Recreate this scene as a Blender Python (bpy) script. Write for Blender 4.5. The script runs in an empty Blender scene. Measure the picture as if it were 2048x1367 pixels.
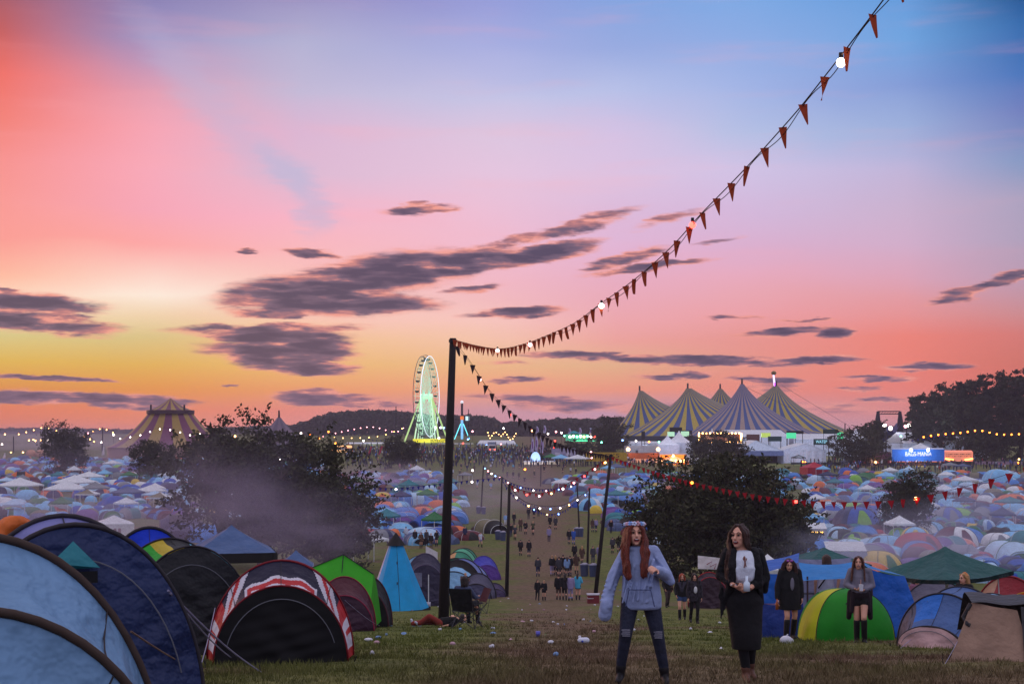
import bpy, math, random
import numpy as np
from mathutils import Vector, Matrix, Euler
rnd = random.Random(7)
nrg = np.random.default_rng(11)
R = math.radians
scene = bpy.context.scene
COL = scene.collection
F, HY = 2844.0, 865.0          # focal length and horizon of the photograph, in its pixels

# ---------------------------------------------------------------- camera, world, sun, exposure
cam_d = bpy.data.cameras.new("camera"); cam = bpy.data.objects.new("camera", cam_d); COL.objects.link(cam)
cam.location = (0, 0, 0); cam.rotation_euler = (R(90), 0, 0)
cam_d.sensor_width = 36.0; cam_d.lens = F / 2048 * 36.0
cam_d.shift_y = (HY - 683.5) / 2048; cam_d.clip_start = 0.1; cam_d.clip_end = 6000
scene.camera = cam
scene.view_settings.view_transform = 'Standard'; scene.view_settings.look = 'None'
scene.view_settings.exposure = 0.0; scene.view_settings.gamma = 1.0
cy = scene.cycles
cy.max_bounces = 5; cy.diffuse_bounces = 2; cy.glossy_bounces = 2; cy.transmission_bounces = 3
cy.transparent_max_bounces = 6; cy.volume_bounces = 1; cy.volume_step_rate = 3.0; cy.volume_max_steps = 96
cy.caustics_reflective = False; cy.caustics_refractive = False

def s2l(c):
    return tuple(((v / 255) / 12.92 if v / 255 <= 0.04045 else ((v / 255 + 0.055) / 1.055) ** 2.4) for v in c)

def px_dir(px, py):            # photograph pixel -> (azimuth, elevation) in milliradians
    x, z = (px - 1024) / F, (HY - py) / F
    return math.atan(x) * 1000, math.atan(z / math.sqrt(1 + x * x)) * 1000

world = bpy.data.worlds.new("World"); scene.world = world; world.use_nodes = True
wt = world.node_tree; wt.nodes.clear()
def wn(t, **k):
    n = wt.nodes.new(t)
    for a, b in k.items(): setattr(n, a, b)
    return n
WL = wt.links.new
def wmath(op, a, b=None, c=None):
    n = wn('ShaderNodeMath', operation=op)
    for i, v in enumerate((a, b, c)):
        if v is None: continue
        if isinstance(v, (int, float)): n.inputs[i].default_value = v
        else: WL(v, n.inputs[i])
    return n.outputs[0]
def wrange(v, f0, f1, t0, t1, kind='SMOOTHSTEP'):
    n = wn('ShaderNodeMapRange', interpolation_type=kind, clamp=True)
    WL(v, n.inputs[0])
    for i, q in enumerate((f0, f1, t0, t1)): n.inputs[i + 1].default_value = q
    return n.outputs[0]
def wmix(f, a, b):
    n = wn('ShaderNodeMix', data_type='RGBA')
    if isinstance(f, (int, float)): n.inputs[0].default_value = f
    else: WL(f, n.inputs[0])
    for i, v in ((6, a), (7, b)):
        if isinstance(v, tuple): n.inputs[i].default_value = (*v, 1)
        else: WL(v, n.inputs[i])
    return n.outputs[2]
tc = wn('ShaderNodeTexCoord'); sp = wn('ShaderNodeSeparateXYZ'); WL(tc.outputs['Generated'], sp.inputs[0])
az = wmath('MULTIPLY', wmath('ARCTAN2', sp.outputs[0], sp.outputs[1]), 1000)
el = wmath('MULTIPLY', wmath('ARCSINE', sp.outputs[2]), 1000)
# large soft warp so that the colour bands are not ruler-straight
cxyz = wn('ShaderNodeCombineXYZ'); WL(az, cxyz.inputs[0]); WL(el, cxyz.inputs[1])
def wnoise(scale, detail, sx, sy, rough=0.55):
    m = wn('ShaderNodeMapping'); WL(cxyz.outputs[0], m.inputs[0]); m.inputs['Scale'].default_value = (sx, sy, 1)
    n = wn('ShaderNodeTexNoise'); n.inputs['Scale'].default_value = scale; n.inputs['Detail'].default_value = detail
    n.inputs['Roughness'].default_value = rough
    WL(m.outputs[0], n.inputs['Vector']); return n
big = wnoise(1.0, 2.0, 0.006, 0.016)
el_w = wmath('ADD', el, wmath('MULTIPLY', wmath('SUBTRACT', big.outputs[0], 0.5), 34.0))
elc = wmix(wrange(el, 20, 110, 0, 1), (0, 0, 0), (1, 1, 1))
el_s = wmath('ADD', el, wmath('MULTIPLY', wmath('SUBTRACT', big.outputs[0], 0.5), wrange(el, 15, 130, 2, 26)))
COLS = [10, 290, 590, 990, 1230, 1480, 1810, 2036]
ROWS = [
 (865, [(222,128,108),(228,138,126),(230,146,140),(214,148,162),(212,150,170),(200,148,168),(188,140,158),(180,118,126)]),
 (820, [(240,128,80),(242,136,84),(240,140,120),(212,150,160),(198,150,172),(214,146,156),(226,130,126),(214,110,104)]),
 (780, [(228,148,62),(232,150,62),(240,158,100),(245,160,120),(240,150,122),(236,138,120),(236,122,112),(216,102,92)]),
 (730, [(226,184,82),(226,178,84),(240,188,112),(242,180,130),(234,168,126),(236,140,122),(242,116,102),(216,102,90)]),
 (680, [(218,202,136),(218,196,134),(244,196,140),(250,190,164),(245,152,138),(240,140,128),(245,116,102),(222,106,98)]),
 (640, [(240,214,172),(240,214,174),(250,200,180),(252,184,174),(245,146,146),(245,140,140),(240,122,120),(214,114,116)]),
 (600, [(255,212,186),(254,238,222),(252,212,200),(246,172,172),(241,148,156),(241,145,150),(234,130,136),(204,122,134)]),
 (560, [(255,190,164),(253,212,200),(250,196,190),(244,170,180),(237,152,168),(238,150,165),(226,140,160),(194,130,152)]),
 (500, [(252,158,150),(253,166,166),(250,184,190),(243,174,192),(230,165,194),(226,158,186),(216,153,182),(182,140,168)]),
 (430, [(250,154,150),(247,166,184),(248,180,200),(240,180,202),(228,172,202),(220,170,204),(210,160,192),(180,144,176)]),
 (350, [(248,146,144),(249,168,186),(222,186,212),(230,186,212),(224,182,212),(212,182,216),(194,168,204),(136,140,182)]),
 (270, [(244,130,122),(248,164,180),(220,182,212),(220,194,220),(212,190,224),(180,188,225),(156,172,216),(112,124,186)]),
 (190, [(240,114,106),(226,156,178),(196,186,216),(196,192,226),(182,188,228),(160,176,226),(130,152,211),(72,114,184)]),
 (100, [(196,96,98),(154,146,194),(180,178,212),(165,170,222),(150,167,221),(145,170,225),(110,160,220),(50,104,170)]),
 (0,   [(140,90,112),(130,120,175),(150,140,190),(150,155,215),(130,160,220),(120,165,225),(95,150,215),(12,66,126)]),
 (-250,[(112,92,140),(118,118,180),(126,128,194),(124,142,206),(106,144,210),(96,144,212),(64,120,190),(24,78,136)])]
for _y, _c in ROWS:
    k = 10 if 350 <= _y <= 640 else 5 if 190 <= _y <= 350 else 4
    for i in range(3, 8): _c[i] = (min(255, _c[i][0] + 2), min(255, _c[i][1] + k + (4 if i > 5 and _y > 350 else 0)), min(255, _c[i][2] + k))
    q = {680: (-8, 8, 14), 640: (-8, 12, 18), 600: (-7, 13, 20), 560: (-6, 12, 18), 500: (-6, 8, 12), 430: (-8, 5, 7), 350: (-4, 4, 5), 730: (-5, 6, 9)}.get(_y)
    if q:
        for i in range(3, 8): w_ = 1 if i > 3 else .5; _c[i] = tuple(int(max(0, min(255, a + b * w_))) for a, b in zip(_c[i], q))
BACK = {r[0]: (lambda t: tuple(int(a + (b - a) * t) for a, b in zip((128, 116, 142), (196, 206, 244))))(min(1, (865 - r[0]) / 700)) for r in ROWS}
azn = wmath('MULTIPLY_ADD', az, 1 / (2000 * math.pi), 0.5)
prev = None
for ry, cols in ROWS:
    cr = wn('ShaderNodeValToRGB'); WL(azn, cr.inputs[0]); e = cr.color_ramp.elements
    bk = BACK[ry]; L, Rr = cols[0], cols[-1]
    stops = [(-3.1416, bk), (-1.9, bk), (-0.75, tuple(0.55 * a + 0.45 * b for a, b in zip(L, bk)))]
    stops += [(math.atan((px - 1024) / F), c) for px, c in zip(COLS, cols)]
    stops += [(0.8, tuple(0.4 * a + 0.6 * b for a, b in zip(Rr, bk))), (1.9, bk), (3.1416, bk)]
    while len(e) < len(stops): e.new(0.5)
    for i, (a, c) in enumerate(stops):
        e[i].position = a / (2 * math.pi) + 0.5; e[i].color = (*s2l(c), 1)
    v = px_dir(1024, ry)[1]
    prev = cr.outputs[0] if prev is None else wmix(wrange(el_s, pv, v, 0, 1, 'LINEAR'), prev, cr.outputs[0])
    pv = v
prev = wmix(wrange(el, 320, 700, 0, 1), prev, s2l((244, 236, 255)))
# cloud cover: every cloud a soft ellipse in direction space, edges torn by stretched noise
front = wrange(sp.outputs[1], 0.1, 0.3, 0, 1)
n1 = wnoise(1.0, 5.0, 0.022, 0.10, 0.6); n2 = wnoise(1.0, 3.0, 0.055, 0.30, 0.6)
wv = wn('ShaderNodeVectorMath', operation='MULTIPLY_ADD'); WL(n1.outputs['Color'], wv.inputs[0])
wv.inputs[1].default_value = (34, 11, 0); wv.inputs[2].default_value = (-17, -5.5, 0)
wv1 = wn('ShaderNodeVectorMath', operation='MULTIPLY_ADD'); WL(n2.outputs['Color'], wv1.inputs[0])
wv1.inputs[1].default_value = (16, 4, 0); WL(wv.outputs[0], wv1.inputs[2])
wv2 = wn('ShaderNodeVectorMath', operation='ADD'); WL(cxyz.outputs[0], wv2.inputs[0]); WL(wv1.outputs[0], wv2.inputs[1])
def blob(px, py, hw, hh, tilt, op, soft=0.85, src=None):
    a, v = px_dir(px, py); k = math.cos(a / 1000) ** 2
    m = wn('ShaderNodeMapping', vector_type='TEXTURE'); WL(src or wv2.outputs[0], m.inputs[0])
    m.inputs['Location'].default_value = (a + 4, v + 1, 0); m.inputs['Rotation'].default_value = (0, 0, R(tilt))
    m.inputs['Scale'].default_value = (hw / F * 1000 * k, hh / F * 1000, 1e6)
    ln = wn('ShaderNodeVectorMath', operation='LENGTH'); WL(m.outputs[0], ln.inputs[0])
    return wrange(ln.outputs['Value'], 1.45, 1.45 - soft * 1.35, 0, op)
CLOUDS = [(630,588,180,36,2,1),(770,548,200,40,9,1),(715,606,175,22,0,1),(930,522,130,26,8,1),(1090,506,120,17,11,.95),(1170,448,125,14,16,.6),
 (1040,480,90,12,14,.6),(960,572,60,9,9,.7),(1040,622,98,12,3,.95),(560,618,100,12,0,.85),
 (545,655,185,12,2,.95),(575,672,140,20,-2,1),(560,704,140,22,-4,1),(640,690,80,34,-6,.95),(590,724,120,20,-6,1),(650,730,80,10,0,.9),
 (70,606,150,20,-2,1),(130,642,120,22,-7,1),(60,640,110,20,-3,1),(10,580,40,7,-10,.8),
 (120,793,240,13,-1,1),(300,800,95,15,0,.95),(250,806,60,9,0,.8),(110,752,140,5,-2,.85),(660,793,105,15,-1,.9),(740,805,90,9,-2,.7),
 (1090,795,150,10,-3,.7),(1140,808,140,14,-3,.6),(1050,758,60,6,0,.6),(1240,710,190,8,-1,.95),(1450,718,190,10,-1,.95),(1620,717,130,8,1,.9),
 (1590,663,120,9,3,.7),(1675,663,44,11,3,.95),(1870,731,90,9,0,.9),(1960,578,110,11,14,.7),(2040,552,45,12,8,.9),
 (1310,532,135,9,6,.85),(1270,512,75,13,12,.8),(1235,528,60,9,10,.6),(635,505,52,9,-6,.9),(513,498,20,4,0,.7),(862,415,75,9,6,.75),(842,404,24,7,4,.6),
 (1350,436,75,12,14,.5),(1480,632,70,4,1,.6),(1630,637,70,4,0,.6),(1025,722,50,6,0,.6),(1370,745,90,6,2,.7),(1540,757,90,7,0,.65),
 (1760,755,75,6,0,.7),(1770,794,60,6,0,.7),(1690,808,50,8,0,.5),(485,765,16,4,0,.6),(1440,480,60,6,6,.4),(1720,775,50,5,0,.5),
 (1650,810,180,22,0,.3),(1560,770,60,10,0,.4),(1270,812,120,14,0,.45)]
acc = None
for c in CLOUDS:
    b = blob(*c); acc = b if acc is None else wmath('MAXIMUM', acc, b)
det = wnoise(1.0, 5.0, 0.018, 0.11, 0.58)
acc = wmath('MULTIPLY', acc, wrange(det.outputs[0], 0.32, 0.50, 0.45, 1.0))
acc = wmath('MULTIPLY', acc, front)
# pale blue gap that runs down through the pink, and a rosy veil
gap = wmath('MAXIMUM', blob(590, 345, 120, 34, -42, .65, .95), blob(430, 200, 230, 46, -47, .38, .95))
gap = wmath('MAXIMUM', gap, blob(640, 420, 45, 40, -60, .55, .9)); gap = wmath('MULTIPLY', gap, front)
sky = wmix(gap, prev, s2l((182, 184, 218)))
streak = wnoise(1.0, 4.0, 0.006, 0.045)
sky = wmix(wmath('MULTIPLY', wrange(streak.outputs[0], 0.5, 0.75, 0, 0.16), wrange(el, 60, 160, 0, 1)), sky, s2l((255, 170, 176)))
det2 = wnoise(1.0, 4.0, 0.030, 0.20, 0.55)
cr = wn('ShaderNodeValToRGB'); WL(wmath('ADD', acc, wmath('ADD', wmath('MULTIPLY', wmath('SUBTRACT', det.outputs[0], 0.5), 0.9), wmath('MULTIPLY', wmath('SUBTRACT', det2.outputs[0], 0.56), 2.0))), cr.inputs[0]); e = cr.color_ramp.elements
for i, (p, c) in enumerate([(0.06, (240, 156, 142)), (0.30, (186, 122, 126)), (0.58, (112, 92, 116)), (0.95, (72, 66, 94))]):
    if i > 1: e.new(p)
    e[i].position = p; e[i].color = (*s2l(c), 1)
sky = wmix(wrange(acc, 0.03, 0.52, 0, 0.97), sky, cr.outputs[0])
nish = wn('ShaderNodeTexSky', sky_type='NISHITA'); nish.sun_disc = False; nish.sun_elevation = R(1.5); nish.sun_rotation = R(-14)
nish.dust_density = 2.0
add = wn('ShaderNodeMix', data_type='RGBA', blend_type='ADD'); add.inputs[0].default_value = 0.002
WL(sky, add.inputs[6]); WL(nish.outputs[0], add.inputs[7])
bg = wn('ShaderNodeBackground'); WL(add.outputs[2], bg.inputs[0]); bg.inputs[1].default_value = 1.0
wo = wn('ShaderNodeOutputWorld'); WL(bg.outputs[0], wo.inputs[0])
world.cycles.sampling_method = 'MANUAL'; world.cycles.sample_map_resolution = 512

sd = bpy.data.lights.new("sun", 'SUN'); sun = bpy.data.objects.new("sun", sd); COL.objects.link(sun)
sd.energy = 0.55; sd.angle = R(14); sd.color = (1.0, 0.48, 0.26)
_a, _e = R(-38), R(5)
sun.rotation_euler = Vector((-math.sin(_a) * math.cos(_e), -math.cos(_a) * math.cos(_e), -math.sin(_e))).to_track_quat('-Z', 'Y').to_euler()

# ---------------------------------------------------------------- terrain profile and pixel -> ground
_D = [-60, -30, 0, 7, 11, 14.5, 19, 28, 38, 46, 66, 80, 100, 118, 142, 180, 250, 320, 395, 460, 520, 620, 800, 1200, 4000]
_Z = [-1.2, -1.4, -1.6, -2.02, -2.28, -2.56, -3.05, -4.1, -5.25, -6.2, -8.2, -9.5, -10.9, -11.9, -12.3, -12.3, -11.5, -10.3, -8.8, -6.9, -5.0, -3.5, -2.0, -1.0, -1.0]
_fd = np.concatenate([np.arange(-60, 100, 1.0), np.arange(100, 1300, 5.0), [4000.0]])
_fz = np.interp(_fd, _D, _Z)
def zg(d): return float(np.interp(d, _fd, _fz))
_td = np.concatenate([np.arange(5, 200, 0.1), np.arange(200, 1500, 0.5)])
_tp = HY - F * np.interp(_td, _fd, _fz) / _td
def depth(py): return float(np.interp(-py, -_tp, _td))
def GP(px, py):
    d = depth(py); return Vector(((px - 1024) * d / F, d, zg(d)))
def GD(px, d): return Vector(((px - 1024) * d / F, d, zg(d)))
def AT(px, py, d): return Vector(((px - 1024) * d / F, d, (HY - py) * d / F))
def PX(p): return 1024 + p[0] * F / p[1]

# ---------------------------------------------------------------- materials
MATS = {}
def nodes_of(m):
    m.use_nodes = True; t = m.node_tree; b = t.nodes['Principled BSDF']; return t, b
def mat(name, rgb, rough=0.7, var=0.18, scale=3.0, bump=0.0, bscale=8.0, metal=0.0, trans=0.0, spec=0.3, detail=3.0, stretch=None, bdist=0.1):
    if name in MATS: return MATS[name]
    m = bpy.data.materials.new(name); MATS[name] = m; t, b = nodes_of(m)
    c = s2l(rgb); b.inputs['Roughness'].default_value = rough; b.inputs['Metallic'].default_value = metal
    b.inputs['Specular IOR Level'].default_value = spec
    tcn = t.nodes.new('ShaderNodeTexCoord'); n = t.nodes.new('ShaderNodeTexNoise'); n.inputs['Scale'].default_value = scale; n.inputs['Detail'].default_value = detail
    src = tcn.outputs['Object']
    if stretch:
        mp = t.nodes.new('ShaderNodeMapping'); t.links.new(src, mp.inputs[0]); mp.inputs['Scale'].default_value = stretch; src = mp.outputs[0]
    t.links.new(src, n.inputs['Vector'])
    mx = t.nodes.new('ShaderNodeMix'); mx.data_type = 'RGBA'
    mr = t.nodes.new('ShaderNodeMapRange'); t.links.new(n.outputs[0], mr.inputs[0]); mr.inputs[1].default_value = 0.3; mr.inputs[2].default_value = 0.7
    t.links.new(mr.outputs[0], mx.inputs[0])
    mx.inputs[6].default_value = (*[v * (1 - var) for v in c], 1); mx.inputs[7].default_value = (*[min(1, v * (1 + var)) for v in c], 1)
    t.links.new(mx.outputs[2], b.inputs['Base Color'])
    if bump:
        n2 = t.nodes.new('ShaderNodeTexNoise'); n2.inputs['Scale'].default_value = bscale; n2.inputs['Detail'].default_value = 4; t.links.new(src, n2.inputs['Vector'])
        bp = t.nodes.new('ShaderNodeBump'); bp.inputs['Strength'].default_value = bump; bp.inputs['Distance'].default_value = bdist
        t.links.new(n2.outputs[0], bp.inputs['Height']); t.links.new(bp.outputs[0], b.inputs['Normal'])
    if trans:
        tr = t.nodes.new('ShaderNodeBsdfTranslucent'); t.links.new(mx.outputs[2], tr.inputs[0])
        ms = t.nodes.new('ShaderNodeMixShader'); ms.inputs[0].default_value = trans
        t.links.new(b.outputs[0], ms.inputs[1]); t.links.new(tr.outputs[0], ms.inputs[2]); t.links.new(ms.outputs[0], t.nodes['Material Output'].inputs[0])
    return m
def fabric(name, rgb, trans=0.22, bump=0.35, bscale=3.0):
    return mat('fabric ' + name, rgb, 0.55, 0.12, 2.0, bump, bscale, trans=trans, spec=0.25, bdist=0.3)
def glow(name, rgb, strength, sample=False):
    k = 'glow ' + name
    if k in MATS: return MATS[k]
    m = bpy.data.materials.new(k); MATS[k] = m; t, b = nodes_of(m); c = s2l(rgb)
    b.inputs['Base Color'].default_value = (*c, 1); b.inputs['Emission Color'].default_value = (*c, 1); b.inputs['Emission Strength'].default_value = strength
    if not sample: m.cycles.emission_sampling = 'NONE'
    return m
PAL = {'sky blue': (128,190,230), 'royal blue': (36,84,176), 'navy blue': (28,40,84), 'teal': (44,122,132), 'grey': (124,128,136), 'white': (218,222,226),
 'orange': (218,112,52), 'red': (168,40,44), 'maroon': (92,28,40), 'green': (44,112,62), 'lime green': (130,190,54), 'purple': (104,66,142), 'khaki': (118,110,82),
 'black': (24,24,28), 'yellow': (214,184,64), 'mid blue': (70,130,204), 'slate blue': (76,92,130), 'pale blue': (178,208,232)}
def fab(c): return fabric(c, PAL[c])

# ---------------------------------------------------------------- mesh helpers
class MB:
    def __init__(s): s.v = []; s.f = []; s.m = []
    def add(s, vs, fs, m=0):
        o = len(s.v); s.v.extend([tuple(v) for v in vs]); s.f.extend([tuple(i + o for i in f) for f in fs]); s.m.extend([m] * len(fs)); return s
    def box(s, c, size, m=0, rz=0.0):
        x, y, z = [q / 2 for q in size]; cr, sr = math.cos(rz), math.sin(rz)
        vs = [(c[0] + a * x * cr - b * y * sr, c[1] + a * x * sr + b * y * cr, c[2] + d * z) for a in (-1, 1) for b in (-1, 1) for d in (-1, 1)]
        return s.add(vs, [(0, 1, 3, 2), (4, 6, 7, 5), (0, 4, 5, 1), (2, 3, 7, 6), (0, 2, 6, 4), (1, 5, 7, 3)], m)
    def tube(s, pts, rad, n=6, m=0, cap=True):
        pts = [Vector(p) for p in pts]; k = len(pts)
        if not hasattr(rad, '__len__'): rad = [rad] * k
        up = Vector((0, 0, 1)); vs = []; pa = None
        for i, p in enumerate(pts):
            t = (pts[min(i + 1, k - 1)] - pts[max(i - 1, 0)])
            t = t.normalized() if t.length > 1e-9 else Vector((0, 0, 1))
            if pa is None:
                a = t.cross(up if abs(t.z) < 0.95 else Vector((1, 0, 0))).normalized()
            else:
                a = (pa - t * pa.dot(t)); a = a.normalized() if a.length > 1e-6 else t.orthogonal().normalized()
            pa = a; b = t.cross(a)
            for j in range(n):
                q = 2 * math.pi * j / n; vs.append(p + (a * math.cos(q) + b * math.sin(q)) * rad[i])
        fs = [(i * n + j, i * n + (j + 1) % n, (i + 1) * n + (j + 1) % n, (i + 1) * n + j) for i in range(k - 1) for j in range(n)]
        if cap: fs += [tuple(range(n - 1, -1, -1)), tuple(range((k - 1) * n, k * n))]
        return s.add(vs, fs, m)
    def cap(s, a, b, ra, rb, n=10, m=0):           # tapered capsule
        a, b = Vector(a), Vector(b); t = (b - a); t = t.normalized() if t.length > 1e-6 else Vector((0, 0, 1))
        pts, rad = [], []
        for q in (-89, -60, -30, 0): pts.append(a + t * ra * math.sin(R(q))); rad.append(ra * math.cos(R(q)))
        for q in (0, 30, 60, 89): pts.append(b + t * rb * math.sin(R(q))); rad.append(rb * math.cos(R(q)))
        return s.tube(pts, rad, n, m)
    def ball(s, c, r, nu=12, nv=8, m=0, rot=None):
        if not hasattr(r, '__len__'): r = (r, r, r)
        vs = []
        for i in range(nv + 1):
            ph = math.pi * i / nv
            for j in range(nu):
                q = 2 * math.pi * j / nu; v = Vector((math.cos(q) * math.sin(ph) * r[0], math.sin(q) * math.sin(ph) * r[1], math.cos(ph) * r[2]))
                if rot: v.rotate(rot)
                vs.append(Vector(c) + v)
        fs = [(i * nu + j, (i + 1) * nu + j, (i + 1) * nu + (j + 1) % nu, i * nu + (j + 1) % nu) for i in range(nv) for j in range(nu)]
        return s.add(vs, fs, m)
    def grid(s, fn, nu, nv, m=0, wrap=False):       # fn(u, v) -> point, m may be a function of face (u, v)
        vs = [fn(i / nu, j / nv) for j in range(nv + 1) for i in range(nu + (0 if wrap else 1))]
        w = nu if wrap else nu + 1; o = len(s.v); s.v.extend([tuple(v) for v in vs])
        for j in range(nv):
            for i in range(nu):
                s.f.append((o + j * w + i, o + j * w + (i + 1) % w, o + (j + 1) * w + (i + 1) % w, o + (j + 1) * w + i))
                s.m.append(m((i + .5) / nu, (j + .5) / nv) if callable(m) else m)
        return s
    def loft(s, rings, n=20, m=0):                  # rings: (x, y, z, rx, ry), flat ends
        vs = [(x + a * math.cos(2 * math.pi * j / n), y + b * math.sin(2 * math.pi * j / n), z) for x, y, z, a, b in rings for j in range(n)]; k = len(rings)
        fs = [(i * n + j, i * n + (j + 1) % n, (i + 1) * n + (j + 1) % n, (i + 1) * n + j) for i in range(k - 1) for j in range(n)] + [tuple(range(n - 1, -1, -1)), tuple(range((k - 1) * n, k * n))]
        return s.add(vs, fs, m)
    def mesh(s, name, mats, smooth=False):
        me = bpy.data.meshes.new(name); me.from_pydata([tuple(v) for v in s.v], [], s.f)
        for m in mats: me.materials.append(m)
        if len(mats) > 1: me.polygons.foreach_set('material_index', np.array(s.m, dtype=np.int32))
        if smooth: me.polygons.foreach_set('use_smooth', np.ones(len(s.f), dtype=bool))
        me.update(); return me
    def build(s, name, mats, parent=None, smooth=False, loc=None):
        if not isinstance(mats, (list, tuple)): mats = [mats]
        o = bpy.data.objects.new(name, s.mesh(name, mats, smooth)); COL.objects.link(o)
        if parent: o.parent = parent
        if loc is not None: o.location = loc
        return o
def npmesh(name, V, Fc, mats, mi=None, smooth=False):
    me = bpy.data.meshes.new(name); k = Fc.shape[1]
    me.vertices.add(len(V)); me.vertices.foreach_set('co', np.asarray(V, dtype=np.float32).ravel())
    me.loops.add(Fc.size); me.loops.foreach_set('vertex_index', Fc.astype(np.int32).ravel())
    me.polygons.add(len(Fc)); me.polygons.foreach_set('loop_start', np.arange(0, Fc.size, k, dtype=np.int32))
    for m in mats: me.materials.append(m)
    if mi is not None: me.polygons.foreach_set('material_index', np.asarray(mi, dtype=np.int32))
    if smooth: me.polygons.foreach_set('use_smooth', np.ones(len(Fc), dtype=bool))
    me.update(calc_edges=True); me.validate(); return me
def link(name, me, parent=None, loc=None):
    o = bpy.data.objects.new(name, me); COL.objects.link(o)
    if parent: o.parent = parent
    if loc is not None: o.location = loc
    return o
def tag(o, label=None, cat=None, group=None, kind=None):
    if label: o['label'] = label
    if cat: o['category'] = cat
    if group: o['group'] = group
    if kind: o['kind'] = kind
    return o
def thing(name, label, cat, loc=(0, 0, 0), rz=0.0, group=None, sc=1.0):
    o = bpy.data.objects.new(name, None); COL.objects.link(o); o.location = loc; o.rotation_euler = (0, 0, rz)
    if not hasattr(sc, '__len__'): sc = (sc, sc, sc)
    o.scale = sc; o.empty_display_size = 0.2
    return tag(o, label, cat, group)
def text_mesh(body, size, mat_, extrude=0.01, align='CENTER'):
    cu = bpy.data.curves.new('lettering', 'FONT'); cu.body = body; cu.size = size; cu.extrude = extrude; cu.align_x = align; cu.align_y = 'CENTER'
    o = bpy.data.objects.new('lettering', cu); COL.objects.link(o)
    dg = bpy.context.evaluated_depsgraph_get(); me = bpy.data.meshes.new_from_object(o.evaluated_get(dg))
    bpy.data.objects.remove(o); me.materials.clear(); me.materials.append(mat_); return me
def lettering(body, size, mat_, parent, loc, width=None, rz=0.0):
    me = text_mesh(body, size, mat_); o = link('lettering', me, parent, loc); o.rotation_euler = (R(90), 0, rz)
    if width:
        xs = [v.co.x for v in me.vertices]; o.scale = (width / (max(xs) - min(xs)), 1, 1)
    return o
ORD = ['first', 'second', 'third', 'fourth', 'fifth', 'sixth', 'seventh', 'eighth', 'ninth', 'tenth', 'eleventh', 'twelfth', 'thirteenth', 'fourteenth', 'fifteenth', 'sixteenth', 'seventeenth', 'eighteenth', 'nineteenth', 'twentieth']
def settle_labels(items, text='{}, {} from left'):      # items: (object, pixel x); repeats get an ordinal, left to right
    by = {}
    for o, x in items: by.setdefault(o['label'], []).append((x, o))
    for lab, g in by.items():
        if len(g) > 1:
            for k, (x, o) in enumerate(sorted(g, key=lambda q: q[0])):
                o['label'] = text.format(lab, ORD[k] if k < 20 else str(k + 1) + 'th')
# ================================================================ ground, grass, woods
def ground_material(name, k=1.0):
    m = bpy.data.materials.new(name); t, b = nodes_of(m); N = t.nodes.new; LK = t.links.new
    b.inputs['Roughness'].default_value = 0.95; b.inputs['Specular IOR Level'].default_value = 0.1
    g = N('ShaderNodeNewGeometry'); sx = N('ShaderNodeSeparateXYZ'); LK(g.outputs['Position'], sx.inputs[0])
    def ma(op, a, b_=None, c=None):
        n = N('ShaderNodeMath'); n.operation = op
        for i, v in enumerate((a, b_, c)):
            if v is None: continue
            if isinstance(v, (int, float)): n.inputs[i].default_value = v
            else: LK(v, n.inputs[i])
        return n.outputs[0]
    def noise(sc, de, st=(1, 1, 1)):
        mp = N('ShaderNodeMapping'); LK(g.outputs['Position'], mp.inputs[0]); mp.inputs['Scale'].default_value = st
        n = N('ShaderNodeTexNoise'); n.inputs['Scale'].default_value = sc; n.inputs['Detail'].default_value = de; LK(mp.outputs[0], n.inputs['Vector']); return n.outputs[0]
    def rg(v, a, c, d0, d1):
        n = N('ShaderNodeMapRange'); n.interpolation_type = 'SMOOTHSTEP'; LK(v, n.inputs[0])
        for i, q in enumerate((a, c, d0, d1)): n.inputs[i + 1].default_value = q
        return n.outputs[0]
    def mix(f, a, c):
        n = N('ShaderNodeMix'); n.data_type = 'RGBA'; LK(f, n.inputs[0])
        for i, v in ((6, a), (7, c)):
            if isinstance(v, tuple): n.inputs[i].default_value = (*v, 1)
            else: LK(v, n.inputs[i])
        return n.outputs[2]
    # the trodden lane: a strip that runs away from the camera, widening a little
    cx = ma('MULTIPLY_ADD', sx.outputs[1], 0.021, 0.6); w = ma('MULTIPLY_ADD', sx.outputs[1], 0.024, 1.7)
    lane = ma('DIVIDE', ma('ABSOLUTE', ma('SUBTRACT', sx.outputs[0], cx)), w)
    lane = rg(ma('ADD', lane, ma('MULTIPLY', noise(0.22, 4), 1.4)), 0.85, 1.75, 1.0, 0.0)
    near = rg(ma('ADD', sx.outputs[1], ma('MULTIPLY', noise(0.5, 4), 14.0)), 20, 36, 1.0, 0.0)     # worn turf on the knoll, browned further by a painted reflection tint
    wear_tint = ma('MAXIMUM', lane, ma('MULTIPLY', near, rg(sx.outputs[0], -2.0, 1.0, 0.25, 1.0)))
    wear_tint = ma('MINIMUM', ma('ADD', ma('MULTIPLY', wear_tint, 0.85), rg(noise(0.16, 6), 0.50, 0.62, 0, 0.75)), 1.0)
    grass = mix(rg(noise(2.2, 5), 0.35, 0.65, 0, 1), (0.060 * k, 0.074 * k, 0.016 * k), (0.125 * k, 0.135 * k, 0.036 * k))
    tinted_dirt = mix(rg(noise(3.5, 6), 0.3, 0.7, 0, 1), (0.080 * k, 0.050 * k, 0.030 * k), (0.170 * k, 0.116 * k, 0.076 * k))  # trodden earth, with a reflection's reddish tint put into the brown
    LK(mix(wear_tint, grass, tinted_dirt), b.inputs['Base Color'])
    if k == 1.0:
        bp = N('ShaderNodeBump'); bp.inputs['Strength'].default_value = 0.8; bp.inputs['Distance'].default_value = 0.12
        LK(noise(5.0, 6), bp.inputs['Height']); LK(bp.outputs[0], b.inputs['Normal'])
    return m
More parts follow.
